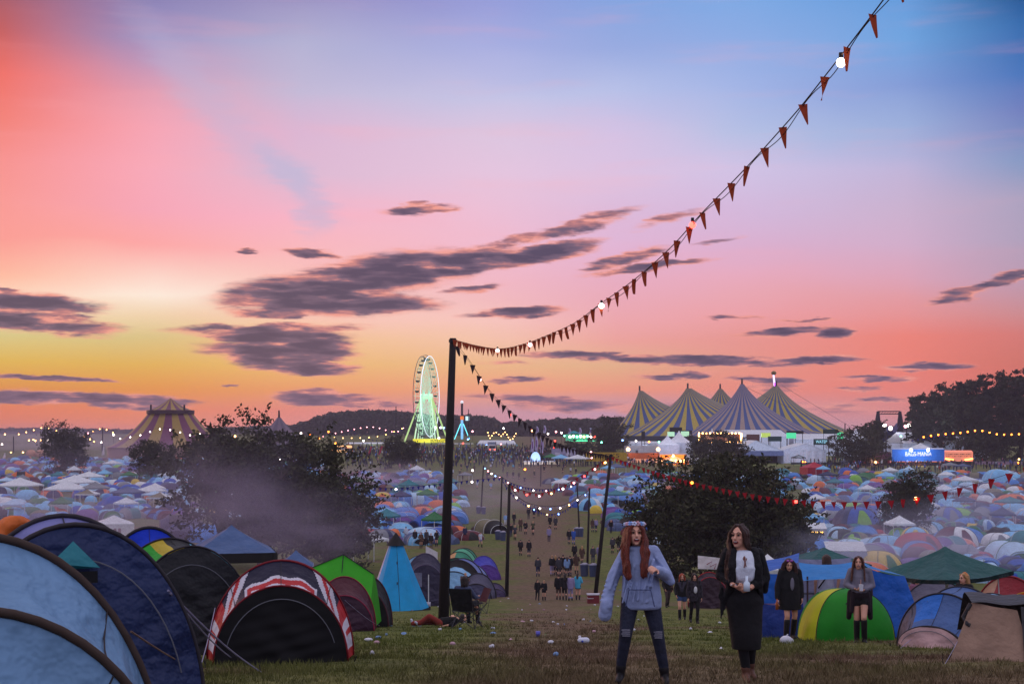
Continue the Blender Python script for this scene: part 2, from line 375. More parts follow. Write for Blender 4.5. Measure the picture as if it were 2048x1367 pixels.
GROUND = ground_material('turf and trodden earth')
ys = np.concatenate([np.arange(-60, 60, 0.6), np.arange(60, 260, 2.5), np.arange(260, 700, 10), np.geomspace(700, 3800, 24)])
us = np.linspace(-1, 1, 181); gx = np.outer(60 + 0.9 * np.abs(ys), us); gy = np.repeat(ys[:, None], len(us), 1)
gz = np.repeat(np.interp(ys, _fd, _fz)[:, None], len(us), 1) + 0.03 * np.sin(gx * 1.3 + gy * 0.7) * np.sin(gy * 0.9 - gx * 0.4) * (gy < 90)
nr, nc = gx.shape; idx = np.arange(nr * nc).reshape(nr, nc)
FQ = np.stack([idx[:-1, :-1], idx[:-1, 1:], idx[1:, 1:], idx[1:, :-1]], -1).reshape(-1, 4)
tag(link('ground', npmesh('ground', np.stack([gx, gy, gz], -1).reshape(-1, 3), FQ, [GROUND], smooth=True)), kind='structure')

def blades(n, d0, d1, h0, h1, w, p=1.6):
    d = (d0 ** (1 - p) + nrg.random(n) * (d1 ** (1 - p) - d0 ** (1 - p))) ** (1 / (1 - p))
    x = (nrg.random(n) * 0.80 - 0.40) * d; z = np.interp(d, _fd, _fz) - 0.02
    keep = (np.sin(x * 1.7 + 2 * np.sin(d * .6)) + np.sin(d * 2.3 + x) + nrg.random(n) * 3.2) > 0.2
    x, d, z = x[keep], d[keep], z[keep]; n = len(x)
    a = nrg.random(n) * 6.283; h = h0 + nrg.random(n) ** 2 * (h1 - h0); wd = w * (0.6 + nrg.random(n)); s = d ** 0.35 / 2.5
    lean = (nrg.random((n, 2)) - 0.5) * h[:, None] * 1.1
    B = np.stack([x, d, z], -1); ax = np.stack([np.cos(a), np.sin(a), 0 * a], -1) * (wd * s)[:, None]
    T = B + np.stack([lean[:, 0], lean[:, 1], h + 0.02], -1)
    V = np.stack([B - ax, B + ax, T], 1).reshape(-1, 3); return V, np.arange(3 * n).reshape(-1, 3)
def tufts(nc, per):
    d = (11 ** -.8 + nrg.random(nc) * (55 ** -.8 - 11 ** -.8)) ** (-1 / .8); x = (nrg.random(nc) * .8 - .4) * d; rr = .05 + .12 * nrg.random(nc) ** 2
    a = nrg.random((nc, per)) * 6.283; q = nrg.random((nc, per)) ** .5 * rr[:, None]; X = (x[:, None] + q * np.cos(a)).ravel(); D = (d[:, None] + q * np.sin(a)).ravel(); h = ((.05 + .10 * nrg.random(nc))[:, None] * (.5 + .6 * nrg.random((nc, per)))).ravel()
    B = np.stack([X, D, np.interp(D, _fd, _fz) - .01], -1); an = nrg.random(len(X)) * 6.283; ax = np.stack([np.cos(an), np.sin(an), 0 * an], -1) * .007 * (D ** .35 / 2.5)[:, None]
    T = B + np.stack([np.cos(a).ravel() * h * .6, np.sin(a).ravel() * h * .6, h], -1); return np.stack([B - ax, B + ax, T], 1).reshape(-1, 3)
V, Fc = blades(230000, 8.5, 62, 0.02, 0.085, 0.007)
V = np.concatenate([V, tufts(2600, 16)]); Fc = np.arange(len(V)).reshape(-1, 3)
tag(link('grass', npmesh('grass', V, Fc, [ground_material('grass blades', 1.12)])), kind='stuff')

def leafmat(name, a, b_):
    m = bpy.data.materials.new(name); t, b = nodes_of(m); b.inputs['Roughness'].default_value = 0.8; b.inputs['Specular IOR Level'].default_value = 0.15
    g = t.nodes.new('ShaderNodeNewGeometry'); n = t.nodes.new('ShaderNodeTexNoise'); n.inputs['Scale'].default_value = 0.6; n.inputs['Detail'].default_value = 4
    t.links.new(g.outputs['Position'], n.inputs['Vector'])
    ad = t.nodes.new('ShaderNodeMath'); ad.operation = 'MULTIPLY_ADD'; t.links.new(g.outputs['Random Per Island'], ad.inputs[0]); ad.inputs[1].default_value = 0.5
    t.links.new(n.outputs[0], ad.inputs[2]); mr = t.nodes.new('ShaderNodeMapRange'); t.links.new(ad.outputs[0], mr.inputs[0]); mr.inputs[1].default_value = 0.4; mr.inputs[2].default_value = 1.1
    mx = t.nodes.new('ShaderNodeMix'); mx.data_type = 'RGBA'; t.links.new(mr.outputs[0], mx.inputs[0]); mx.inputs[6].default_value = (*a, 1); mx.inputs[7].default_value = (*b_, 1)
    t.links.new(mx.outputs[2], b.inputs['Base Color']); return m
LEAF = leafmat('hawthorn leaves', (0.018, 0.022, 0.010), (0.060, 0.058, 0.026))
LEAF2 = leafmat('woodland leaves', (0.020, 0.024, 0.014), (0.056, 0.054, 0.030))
BARK = mat('bark', (70, 58, 50), 0.9, 0.3, 6.0, 0.6, 12)
def leaf_quads(C, size, flat=0.6):
    n = len(C); a = nrg.normal(size=(n, 3)); a /= np.linalg.norm(a, axis=1)[:, None]
    b = np.cross(a, nrg.normal(size=(n, 3))); b /= np.linalg.norm(b, axis=1)[:, None] + 1e-9
    s = size * (0.6 + 0.8 * nrg.random(n))[:, None]; a = a * s; b = b * s * flat
    V = np.stack([C - a, C - b * .9, C + a * 1.15, C + b], 1).reshape(-1, 3)
    return V, np.arange(4 * n).reshape(-1, 4)
def tree(name, label, base, w, h, dp, n_clump, n_leaf, leaf, cat='tree', lift=0.12, spikes=0, lean=0.0, m=LEAF, group=None, seed=1, top=0.5, csize=0.16):
    """trunk with limbs; crown of leaf clumps spread through an uneven volume, boughs that stick out beyond it"""
    r = np.random.default_rng(seed); root = thing(name, label, cat, base, group=group)
    # crown outline: a few overlapping lobes inside the w x dp x h box
    nl = 10 + int(w / 2); lobes = []
    for i in range(nl):
        a = r.random() * 6.283; q = r.random() ** 0.5 * 0.62
        rad = (0.24 + 0.2 * r.random()); zz = lift + rad * 0.7 + (1 - lift - rad * 1.5) * (r.random() ** top) * (1 - 0.55 * q)
        if lift < 0.1 and i % 2: zz = rad * 0.55 + 0.25 * r.random(); q = 0.35 + 0.45 * r.random()
        lobes.append((math.cos(a) * q * w / 2 + lean * zz * h, math.sin(a) * q * dp / 2, zz * h, rad * w * 0.72, rad * dp * 0.72, rad * min(h, w) * 0.78))
    L = np.array(lobes); pick = r.integers(0, nl, n_clump); u = r.normal(size=(n_clump, 3)); u /= np.linalg.norm(u, axis=1)[:, None]
    rr = (0.45 + 0.58 * r.random(n_clump) ** 0.6)[:, None]
    C = L[pick, :3] + u * rr * L[pick, 3:6]; C[:, 2] = np.where(C[:, 2] < 0.15, lift * h * 0.4 + r.random(n_clump) * 0.22 * h, C[:, 2])
    hi = np.percentile(C[:, 2], 99); C[:, 2] *= h * .95 / hi; L[:, 2] *= h * .95 / hi
    wx = np.percentile(np.abs(C[:, 0] - lean * C[:, 2]), 98); C[:, 0] *= w * .48 / wx; L[:, 0] *= w * .48 / wx
    cs = csize * min(w, h) * (0.25 + 0.35 * r.random(n_clump)); P = []
    k = max(4, n_leaf // n_clump)
    off = r.normal(size=(n_clump, k, 3)) * 0.55 * cs[:, None, None]; off[:, :, 2] *= 0.6
    P.append((C[:, None, :] + off).reshape(-1, 3))
    mb = MB(); tr = max(0.05, 0.022 * h)
    mb.tube([(0, 0, -0.2), (0.02 * h, 0, 0.2 * h), (-.01 * h + lean * h * .4, 0.01 * h, 0.45 * h), (lean * h * .8, 0, 0.8 * h)], [tr * 1.3, tr, tr * .7, tr * .2], 8)
    for i in range(nl):
        e = Vector(lobes[i][:3]); z0 = min(0.25 + 0.4 * r.random(), 0.7) * e.z
        mb.tube([(0, 0, z0), Vector((e.x * .5, e.y * .5, z0 + (e.z - z0) * .6)), e], [tr * .55, tr * .35, tr * .1], 5)
    for i in range(spikes):
        li = L[r.integers(0, nl)]; d = r.normal(size=3); d[2] = abs(d[2]) * 0.8 + 0.15; d[0] += 0.35; d /= np.linalg.norm(d)
        s = li[:3] + d * li[3:6] * 0.85; ln = (0.06 + 0.10 * r.random()) * min(w, h); q = 26
        tt = r.random(q)[:, None]; bend = np.array([0.35, 0, -0.12]) * ln
        P.append(s + d * ln * tt * 1.6 + bend * tt ** 2 + r.normal(size=(q, 3)) * (0.17 * (1 - tt) + 0.035) * ln)
        mb.tube([Vector(li[:3]), Vector(s), Vector(s + d * ln * 1.5 + bend)], [tr * .2, tr * .1, tr * .03], 4)
    V, Fc = leaf_quads(np.concatenate(P), leaf)
    link('crown', npmesh('crown', V, Fc, [m]), root); mb.build('trunk', BARK, root); return root
def bush_at(px, py, wpx, hpx, label, n=5000, leaf=None, name='bush', cat='bush', dp=None, **k):
    p = GP(px, py); s = F / p.y; w, h = wpx / s, hpx / s; lf = leaf or max(0.14, 1.9 / s)
    n = int(n * 1.6); k.setdefault('csize', .22); return tree(name, label, p, w, h, dp or w * 0.8, max(60, n // 45), n, lf, cat, **k)

TW = GP(548, 1150)
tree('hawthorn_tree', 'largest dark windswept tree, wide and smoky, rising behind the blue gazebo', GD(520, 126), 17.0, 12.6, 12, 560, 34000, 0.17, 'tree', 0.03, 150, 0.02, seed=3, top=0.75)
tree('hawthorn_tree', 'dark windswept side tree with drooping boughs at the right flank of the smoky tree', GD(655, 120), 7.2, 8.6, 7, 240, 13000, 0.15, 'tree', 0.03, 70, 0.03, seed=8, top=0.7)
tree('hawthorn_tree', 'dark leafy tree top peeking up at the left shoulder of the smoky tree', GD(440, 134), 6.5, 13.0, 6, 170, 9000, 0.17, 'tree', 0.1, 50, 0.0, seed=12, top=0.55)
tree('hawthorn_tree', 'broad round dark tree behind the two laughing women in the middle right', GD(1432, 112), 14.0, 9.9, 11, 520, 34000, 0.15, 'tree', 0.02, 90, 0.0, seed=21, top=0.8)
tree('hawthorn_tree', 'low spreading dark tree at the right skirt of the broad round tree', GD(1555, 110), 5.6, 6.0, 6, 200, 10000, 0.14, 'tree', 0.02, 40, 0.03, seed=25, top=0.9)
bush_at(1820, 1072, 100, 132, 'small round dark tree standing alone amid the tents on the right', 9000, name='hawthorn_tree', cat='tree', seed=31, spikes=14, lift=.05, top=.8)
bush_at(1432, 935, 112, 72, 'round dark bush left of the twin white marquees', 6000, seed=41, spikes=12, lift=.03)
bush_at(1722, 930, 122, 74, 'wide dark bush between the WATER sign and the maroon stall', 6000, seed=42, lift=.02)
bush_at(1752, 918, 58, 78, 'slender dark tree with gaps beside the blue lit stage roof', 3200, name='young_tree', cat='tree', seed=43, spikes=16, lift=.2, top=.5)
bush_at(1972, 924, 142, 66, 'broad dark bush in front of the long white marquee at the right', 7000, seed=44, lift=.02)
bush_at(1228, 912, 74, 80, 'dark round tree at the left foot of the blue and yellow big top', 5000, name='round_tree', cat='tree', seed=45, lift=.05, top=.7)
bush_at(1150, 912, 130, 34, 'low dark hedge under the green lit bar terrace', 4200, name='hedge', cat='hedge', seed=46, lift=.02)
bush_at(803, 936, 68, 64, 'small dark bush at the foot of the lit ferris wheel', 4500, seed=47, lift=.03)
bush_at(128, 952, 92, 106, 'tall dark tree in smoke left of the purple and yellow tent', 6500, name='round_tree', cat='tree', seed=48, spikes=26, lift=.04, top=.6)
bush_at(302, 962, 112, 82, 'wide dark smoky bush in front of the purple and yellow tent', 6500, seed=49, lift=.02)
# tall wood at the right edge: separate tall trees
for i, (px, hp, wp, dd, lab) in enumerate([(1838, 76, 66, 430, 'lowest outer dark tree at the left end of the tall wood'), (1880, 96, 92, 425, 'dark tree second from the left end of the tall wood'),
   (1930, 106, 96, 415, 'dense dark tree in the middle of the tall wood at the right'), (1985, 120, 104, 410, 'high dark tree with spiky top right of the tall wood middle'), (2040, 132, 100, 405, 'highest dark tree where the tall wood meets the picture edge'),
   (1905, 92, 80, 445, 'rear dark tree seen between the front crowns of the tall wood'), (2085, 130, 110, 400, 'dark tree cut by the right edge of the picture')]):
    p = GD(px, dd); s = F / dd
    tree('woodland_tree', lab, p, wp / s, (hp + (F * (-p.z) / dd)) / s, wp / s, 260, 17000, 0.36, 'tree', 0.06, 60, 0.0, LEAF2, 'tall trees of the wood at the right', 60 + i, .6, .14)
# far woods: one mass nobody could count
def woods(name, pts, n, leaf, seed, thick=60):
    r = np.random.default_rng(seed); P = []
    xs = np.array([p[0] for p in pts], float); ts = np.array([p[1] for p in pts], float); d = pts[0][2]
    px = r.random(n) * (xs[-1] - xs[0]) + xs[0]
    crown = np.sin(px * .21) * 1.3 + np.sin(px * .53 + 1) * 1.0 + np.sin(px * 1.37) * .8 + np.sin(px * 2.9 + 2) * 0.5
    top = (HY - np.interp(px, xs, ts) + crown) * d / F; q = r.random(n) ** 0.55; dd = d + (r.random(n) - .3) * thick
    z0 = np.interp(dd, _fd, _fz); z = z0 + (top - z0) * q
    C = np.stack([(px - 1024) * d / F, dd, z], -1); V, Fc = leaf_quads(C, leaf)
    return tag(link(name, npmesh(name, V, Fc, [LEAF2])), kind='stuff')
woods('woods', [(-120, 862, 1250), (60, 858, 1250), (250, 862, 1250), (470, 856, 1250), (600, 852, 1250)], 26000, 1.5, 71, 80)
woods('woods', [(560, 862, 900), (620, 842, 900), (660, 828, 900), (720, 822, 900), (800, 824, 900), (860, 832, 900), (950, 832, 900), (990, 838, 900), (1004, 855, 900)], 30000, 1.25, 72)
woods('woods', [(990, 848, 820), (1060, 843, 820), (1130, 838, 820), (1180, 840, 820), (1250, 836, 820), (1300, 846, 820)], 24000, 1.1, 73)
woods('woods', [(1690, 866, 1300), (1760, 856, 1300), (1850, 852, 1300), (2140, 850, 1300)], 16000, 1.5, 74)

# ================================================================ big tops
def big_top_cone(apex, bc, br, h, p, n_st, mats, parent, name='canopy', mast=None, roty=0.0, eave=0.0, t0=0.025, prof=None):
    """membrane peak: apex over a base ellipse, concave profile, striped gores"""
    mb = MB(); nu = n_st * 3; nv = 26
    def fn(u, v):
        a = 2 * math.pi * u + roty; t = t0 + (1 - t0) * v
        bx, by = bc[0] + br[0] * math.cos(a), bc[1] + br[1] * math.sin(a)
        ridge = 1 + 0.012 * math.cos(3 * n_st * 0 + u * n_st * 6.2832) * v
        return (apex[0] + (bx - apex[0]) * t * ridge, apex[1] + (by - apex[1]) * t * ridge, eave + (h - eave) * (prof(t) if prof else (1 - t) ** p))
    mb.grid(fn, nu, nv, (lambda u, v: int(u * n_st) % len(mats)), wrap=True)
    o = mb.build(name, mats, parent, smooth=False)
    m2 = MB(); m2.tube([(apex[0], apex[1], h * 0.82), (apex[0], apex[1], h + 0.9)], [0.42, 0.30], 8)
    m2.build('mast', mast or MATS.get('dark steel'), parent); return o
STEEL = mat('dark steel', (38, 38, 42), 0.5, 0.15, 4, metal=0.4)
TB, TY, TBE = fabric('big top blue', (30, 62, 118), .06, .1), fabric('big top yellow', (158, 138, 44), .06, .1), fabric('big top cream', (138, 118, 112), .06, .1)
bt = GD(1484, 500); S5 = F / 500
root = thing('big_top', 'huge big top with blue and yellow striped peaks behind the white marquees', 'big top', bt)
def bx(px): return (px - 1484) / S5
zb = (-(865 - 866) - 0) * 0
def peak(ax, ay, y_top, l, r, yc, ry, mats, n, p=1.55):
    h = (HY - y_top) / S5 * (500 + ay) / 500 - bt.z; k = (500 + ay) / 500
    big_top_cone((bx(ax) * k, ay), ((bx(l) + bx(r)) / 2 * k, ay + yc), ((bx(r) - bx(l)) / 2 * k, ry), h, p, n, mats, root, eave=4.6, prof=lambda t: .78 * (1 - t) ** 1.15 + .22 * (1 - t) ** 6)
peak(1302, 26, 776, 1238, 1552, -6, 22, [TB, TY], 52, 1.55)
peak(1388, 14, 771, 1254, 1690, -8, 25, [TB, TY], 72, 1.8)
peak(1484, 0, 762, 1356, 1630, -10, 22, [TB, TBE], 70, 1.75)
peak(1570, 20, 766, 1332, 1730, -6, 24, [TB, TY], 70, 1.9)
peak(1476, 42, 772, 1340, 1640, 0, 22, [TB, TY], 48, 1.6)
wl = MB(); wl.grid(lambda u, v: (bx(1240) + (bx(1716) - bx(1240)) * u, -20 - 14 * math.sin(math.pi * u), 4.55 * v), 48, 1)
wl.build('side_wall', fabric('big top wall', (52, 56, 70), .1), root)
gy_ = MB()
for ax_, y_, ex, ey in ((1302, 782, 1228, 868), (1570, 770, 1760, 866), (1388, 776, 1225, 868), (1484, 767, 1740, 868)):
    gy_.tube([(bx(ax_), 5, (HY - y_) / S5 - bt.z), (bx(ex), -10, 0)], 0.045, 4)
gy_.build('guy_rope', STEEL, root)

# purple and yellow tent, left: drum collar near the top
lt = GD(341, 430); S4 = F / 430; CP, CY = fabric('circus purple', (104, 50, 80), .08, .1), fabric('circus yellow', (150, 122, 60), .08, .1)
root = thing('circus_tent', 'purple and yellow striped circus tent with collared peak at the left', 'circus tent', lt)
H = (HY - 797) / S4 - lt.z; Hc = (HY - 824) / S4 - lt.z
def lk(px): return (px - 341) / S4
mb = MB(); ns = 24
def skirt(u, v):
    a = 2 * math.pi * u; t = v; rx = lk(383) + (lk(466) - lk(383)) * t ** 1.08
    return (rx * 1.02 * math.cos(a), rx * 0.9 * math.sin(a), 3.4 + (Hc - 3.4) * (1 - t) ** 1.45)
mb.grid(skirt, ns * 3, 20, (lambda u, v: int(u * ns) % 2), wrap=True); mb.build('canopy', [CP, CY], root)
mb = MB(); mb.grid(lambda u, v: ((lk(386) * v + .02) * math.cos(6.2832 * u), (lk(386) * v + .02) * math.sin(6.2832 * u), Hc + .5 + (H - Hc - .3) * (1 - v) ** 1.35), ns * 3, 10, (lambda u, v: int(u * ns) % 2), wrap=True)
mb.build('top_cap', [CP, CY], root)
mb = MB(); mb.grid(lambda u, v: (lk(387) * 1.02 * math.cos(6.2832 * u), lk(387) * 1.02 * math.sin(6.2832 * u), Hc - 0.5 + 1.1 * v), 48, 1, wrap=True); mb.build('collar', fabric('circus collar', (70, 44, 52), .05), root)
for q in (-.72, .72): MB().tube([(lk(341 + q * 46), -lk(365), Hc - .5), (lk(341 + q * 46), -lk(365), Hc + 2.2)], .28, 6).build('mast', STEEL, root)
mb = MB(); mb.grid(lambda u, v: (lk(464) * math.cos(6.2832 * u), lk(464) * .88 * math.sin(6.2832 * u), 3.45 * v), 48, 1, wrap=True); mb.build('side_wall', fabric('circus wall', (150, 110, 80), .1), root)
# small grey peak beyond the smoky tree
sp_ = GD(558, 470); root = thing('peaked_tent', 'small grey tent peak poking up behind the smoky tree', 'marquee', sp_); h = (HY - 830) / (F / 470) - sp_.z
big_top_cone((0, 0), (0, 0), (9.5, 9.5), h, 1.35, 16, [fabric('grey peak', (112, 96, 110), .1), fabric('grey peak two', (92, 80, 98), .1)], root, eave=3.0, t0=.06)
MB().tube([(0, 0, h * .85), (0, 0, h + 1.6)], .3, 6).build('mast', STEEL, root)
MB().grid(lambda u, v: (9.4 * math.cos(6.2832 * u), 9.4 * math.sin(6.2832 * u), 3 * v), 32, 1, wrap=True).build('side_wall', fab('grey'), root)

# ================================================================ ferris wheel and rides
fw = GD(853, 600); S6 = F / 600; root = thing('ferris_wheel', 'tall ferris wheel lit pale green, seen almost edge on', 'ferris wheel', fw, R(80))
Rw = (873 - 712) / 2 / S6; hz = (HY - (712 + 873) / 2) / S6 - fw.z
W_EDGE = glow('wheel edge', (226, 240, 255), 1.1); W_DARK = mat('wheel rim steel', (70, 66, 84), .5, .1, 3, metal=.3)
W_SPK = glow('wheel spokes', (170, 228, 200), .62); W_LEG = glow('wheel legs', (176, 206, 130), .7); W_PALE = glow('wheel truss', (196, 236, 200), .8)
def ring(r, y, tr, m, name='rim'):
    MB().tube([(r * math.cos(2 * math.pi * i / 64), y, hz + r * math.sin(2 * math.pi * i / 64)) for i in range(65)], tr, 6, cap=False).build(name, m, root)
hw = 1.6
ring(Rw, -hw, .14, W_EDGE); ring(Rw, hw, .13, W_DARK)
for y in (-hw, hw):
    mb = MB(); q = W_SPK
    for i in range(40):
        a = 2 * math.pi * i / 40
        mb.tube([(1.2 * math.cos(a + .5 * (i % 2)), y * .7, hz + 1.2 * math.sin(a + .5 * (i % 2))), (Rw * math.cos(a), y, hz + Rw * math.sin(a))], .065, 4, cap=False)
    mb.build('spokes', q, root)['kind'] = 'thing'
ring(Rw * .80, -hw * .9, .07, W_SPK, 'inner_rim'); ring(Rw * .80, hw * .9, .07, W_SPK, 'inner_rim')
MB().tube([(0, -2.6, hz), (0, 2.6, hz)], 1.1, 12).build('hub', W_PALE, root)
GON = mat('gondola paint', (62, 84, 74), .5, .1, 3); GONL = glow('gondola lamp', (170, 226, 196), .9)
for i in range(24):
    a = 2 * math.pi * i / 24 + .1; c = Vector((Rw * math.cos(a), 0, hz + Rw * math.sin(a)))
    mb = MB(); mb.tube([c + Vector((0, 0, -1.55)), c + Vector((0, 0, -1.2)), c + Vector((0, 0, -.75))], [.55, .86, .92], 10); mb.tube([c + Vector((0, 0, .35)), c + Vector((0, 0, .55))], [.95, .2], 10)
    for q in (-.8, .8): mb.tube([c + Vector((0, q, -.8)), c + Vector((0, q, .4))], .05, 4)
    g = mb.build('gondola', GON, root); MB().tube([c + Vector((0, 0, -.8)), c + Vector((0, 0, -.72))], .8, 10).build('cabin_light', GONL, g)
for sy in (-1, 1):
    for sx_ in (-1, 1):
        MB().tube([(0, sy * 2.2, hz), (sx_ * 8.2, sy * 7.4, 0.2)], [.30, .36], 6).build('support_leg', W_LEG, root)
        MB().tube([(0, sy * 2.0, hz), (sx_ * 3.0, sy * 4.6, 0.2)], [.2, .25], 6).build('support_leg', W_PALE, root)
    mb = MB()
    for k in range(9):                                   # lattice tower under the hub
        z0, z1 = hz * k / 9, hz * (k + 1) / 9; w0, w1 = 2.6 - 2.0 * k / 9, 2.6 - 2.0 * (k + 1) / 9
        for s in (-1, 1): mb.tube([(s * w0, sy * 2.2, z0), (s * w1, sy * 2.2, z1)], .1, 4); mb.tube([(s * w0, sy * 2.2, z0), (-s * w1, sy * 2.2, z1)], .07, 4)
    mb.build('lattice_tower', W_PALE, root)
FL = glow('floodlight', (228, 230, 255), 9)
for x, y, z in ((8.0, -7.2, 1.6), (-8.0, -7.2, 1.6), (5, -5, 6), (-5, -5, 6), (3.2, -4.6, 1.2)): MB().ball((x, y, z), .42, 8, 6).build('floodlight', FL, root)
SIGNY = glow('yellow sign', (214, 196, 30), .75); BLK = mat('black paint', (16, 16, 18), .6, .1)
root = thing('entrance_sign', 'yellow fascia board lettered ENTRANCE under the ferris wheel', 'sign', GD(858, 585)); sz = F / 585; zc = (HY - 882) / sz - root.location.z
MB().box((0, 0, zc), (64 / sz, 1.2, 10 / sz)).build('board', SIGNY, root); lettering('ENTRANCE', 2.0, BLK, root, (4.0, -.64, zc - .1), 32 / sz)
MB().box((0, .3, (zc - 5 / sz) / 2), (60 / sz, .8, zc - 5 / sz - .02)).build('base', mat('fair white', (190, 186, 180), .6), root)

dt = GD(924, 640); s = F / 640; root = thing('drop_tower', 'dark drop tower ride with white ball on top and cyan lit legs', 'fairground ride', dt)
zt = (HY - 806) / s - dt.z; zm = (HY - 838) / s - dt.z
MB().tube([(0, 0, zm), (0, 0, zt)], .52, 10).build('tower', STEEL, root); MB().ball((0, 0, zt + .5), .75, 12, 8).build('globe', glow('white globe', (226, 222, 228), .8), root)
CYG = glow('cyan tube', (110, 232, 240), 1.5)
for sx_ in (-1, 1): MB().tube([(sx_ * .6, 0, zm - 2), (sx_ * 3.4, 0, .4)], .22, 6).build('leg', CYG, root)
MB().tube([(0, 0, .5), (0, 0, zm)], .55, 8).build('column', glow('cyan column', (120, 190, 236), .9), root)
MB().box((0, -.2, zm + .6), (1.5, 1.4, 1.6)).build('carriage', glow('orange carriage', (236, 120, 50), .9), root)
MB().box((2.4, -.2, zm + .4), (1.6, .5, 1.9)).build('lamp_panel', glow('ice panel', (200, 240, 255), 1.0), root)
sr = GD(1547, 600); s = F / 600; root = thing('swing_ride', 'lit white and purple swing arm rising behind the big top', 'fairground ride', sr)
zt = (HY - 748) / s - sr.z; z1 = (HY - 772) / s - sr.z
MB().tube([(.9, 0, 0.0), (.5, 0, z1), (0, 0, zt)], .42, 8).build('arm', glow('white arm', (226, 214, 250), 1.3), root)
MB().tube([(.62, -.5, z1 - 4), (.5, -.5, z1 + 1.5)], .3, 8).build('light_strip', glow('magenta strip', (220, 60, 240), 2.0), root)
MB().ball((.1, 0, zt + .5), (1.1, .9, .9), 12, 8).build('gondola', mat('ride yellow', (120, 96, 36), .5), root)
# roofed open stage at the right
st = GD(1778, 470); s = F / 470; root = thing('stage', 'open stage with dark scalloped roof, black towers and roof truss at the right', 'stage', st)
w = 22 / s; zt = (HY - 822) / s - st.z; zl = (HY - 838) / s - st.z
for q in (-1, 1): MB().tube([(q * w, 0, 0), (q * w * 1.02, 0, zt - 3), (q * w, 0, zt)], [1.5, .9, .45], 6).build('tower', mat('stage black', (36, 30, 40), .8), root)
mb = MB()
for k in range(8):
    a, b = -w + 2 * w * k / 8, -w + 2 * w * (k + 1) / 8; mb.tube([(a, 0, zt), (b, 0, zt)], .14, 4); mb.tube([(a, 0, zt - .9), (b, 0, zt - .9)], .14, 4); mb.tube([(a, 0, zt - .9), (b, 0, zt)], .1, 4)
mb.build('roof_truss', STEEL, root)
mb = MB(); mb.grid(lambda u, v: (-w + 2 * w * u, 5 * v - 1, (zt - 4.6) - 2.2 * math.sin(math.pi * u) * (1 - .5 * v) + .8 * math.cos(u * 12.5)), 24, 4); mb.build('roof_skin', fabric('stage skin', (60, 64, 110), .1), root)
MB().box((0, 6, (zt - 6) / 2), (2 * w, .3, zt - 6)).build('back_wall', mat('stage drape', (34, 42, 90), .8), root); MB().box((0, 2.5, 1), (2 * w, 7, 2)).build('deck', STEEL, root)
# ================================================================ tent builders (local: faces -Y, base at z = 0)
def dome_fn(a, h, sag=0.10, off=0.0):
    def fn(th, t):
        c, s_ = math.cos(th), math.sin(th); p = 3.2
        Rp = a / (abs(c) ** p + abs(s_) ** p) ** (1 / p); k = abs(math.sin(2 * th))
        r = Rp * math.cos(t) ** 0.78 * (1 - sag * (1 - k) * math.sin(2 * t)) + off
        return Vector((r * c, r * s_, (h + off) * math.sin(t) ** 0.92))
    return fn
def dome_parts(a=1.6, h=1.3, n=32, m=9, n2=8):
    fn = dome_fn(a, h); fl = MB()
    def face(u, v):
        th = u * 2 * math.pi; return 1 if math.sin(th) < -0.72 or (math.sin(th) > .72) else 0
    fl.grid(lambda u, v: fn(u * 2 * math.pi, v * math.pi / 2 * .995), n, m, face, wrap=True)
    dn = dome_fn(a, h, off=0.018); door = MB()
    def df(u, v):
        w = 0.36 * math.cos(v * 1.35) ** .55; return dn(-math.pi / 2 + (u - .5) * 2 * w, 0.03 + v * 0.98)
    door.grid(df, 8, 8)
    sl = []
    for q in (0.25, 0.75):
        pts = [fn(math.pi * q, t) for t in np.linspace(0, math.pi / 2, n2)] + [fn(math.pi * (q + 1), t) for t in np.linspace(math.pi / 2, 0, n2)[1:]]
        sl.append(MB().tube([p * 1.008 for p in pts], .022, 5))
    return fl, door, sl
def tunnel_parts(w=1.2, h=1.25, L=3.4, n=18, m=20, squash=0.8):
    """hooped tunnel tent, axis along Y, front hoop at -L/2; returns fly, door, sleeves"""
    hoops = [(-L * .5, .80, .62), (-L * .28, 1.0, 1.0), (L * .12, 1.0, .98), (L * .5, .55, .42)]
    def sec(y):
        for (y0, a0, b0), (y1, a1, b1) in zip(hoops, hoops[1:]):
            if y <= y1 + 1e-6:
                t = (y - y0) / (y1 - y0); sg = 1 - 0.07 * math.sin(math.pi * t); return (a0 + (a1 - a0) * t) * sg, (b0 + (b1 - b0) * t) * sg
        return hoops[-1][1:]
    def P(u, y, k=1.0):
        a, b = sec(y); q = math.pi * u; return Vector((-w * a * k * math.copysign(abs(math.cos(q)) ** squash, math.cos(q)), y, h * b * k * math.sin(q) ** .9))
    fl = MB(); fl.grid(lambda u, v: P(u, -L / 2 + L * v), n, m, lambda u, v: 1 if .22 < v < .62 else 0)
    for y, mm in ((-L / 2, 0), (L / 2, 0)):
        a = MB(); fl.grid(lambda u, v: Vector((P(u, y).x * v, y + (.25 if y > 0 else -.25) * (1 - v) * 0, P(u, y).z * v)), n, 2, mm)
    d = MB(); d.grid(lambda u, v: Vector((P(.12 + .76 * u, -L / 2).x * .86 * v, -L / 2 - .02, P(.12 + .76 * u, -L / 2).z * .9 * v)), 10, 2)
    sl = [MB().tube([P(u, y, 1.012) for u in np.linspace(0, 1, 15)], .024, 5) for y, _, _ in hoops[:3]]
    return fl, d, sl
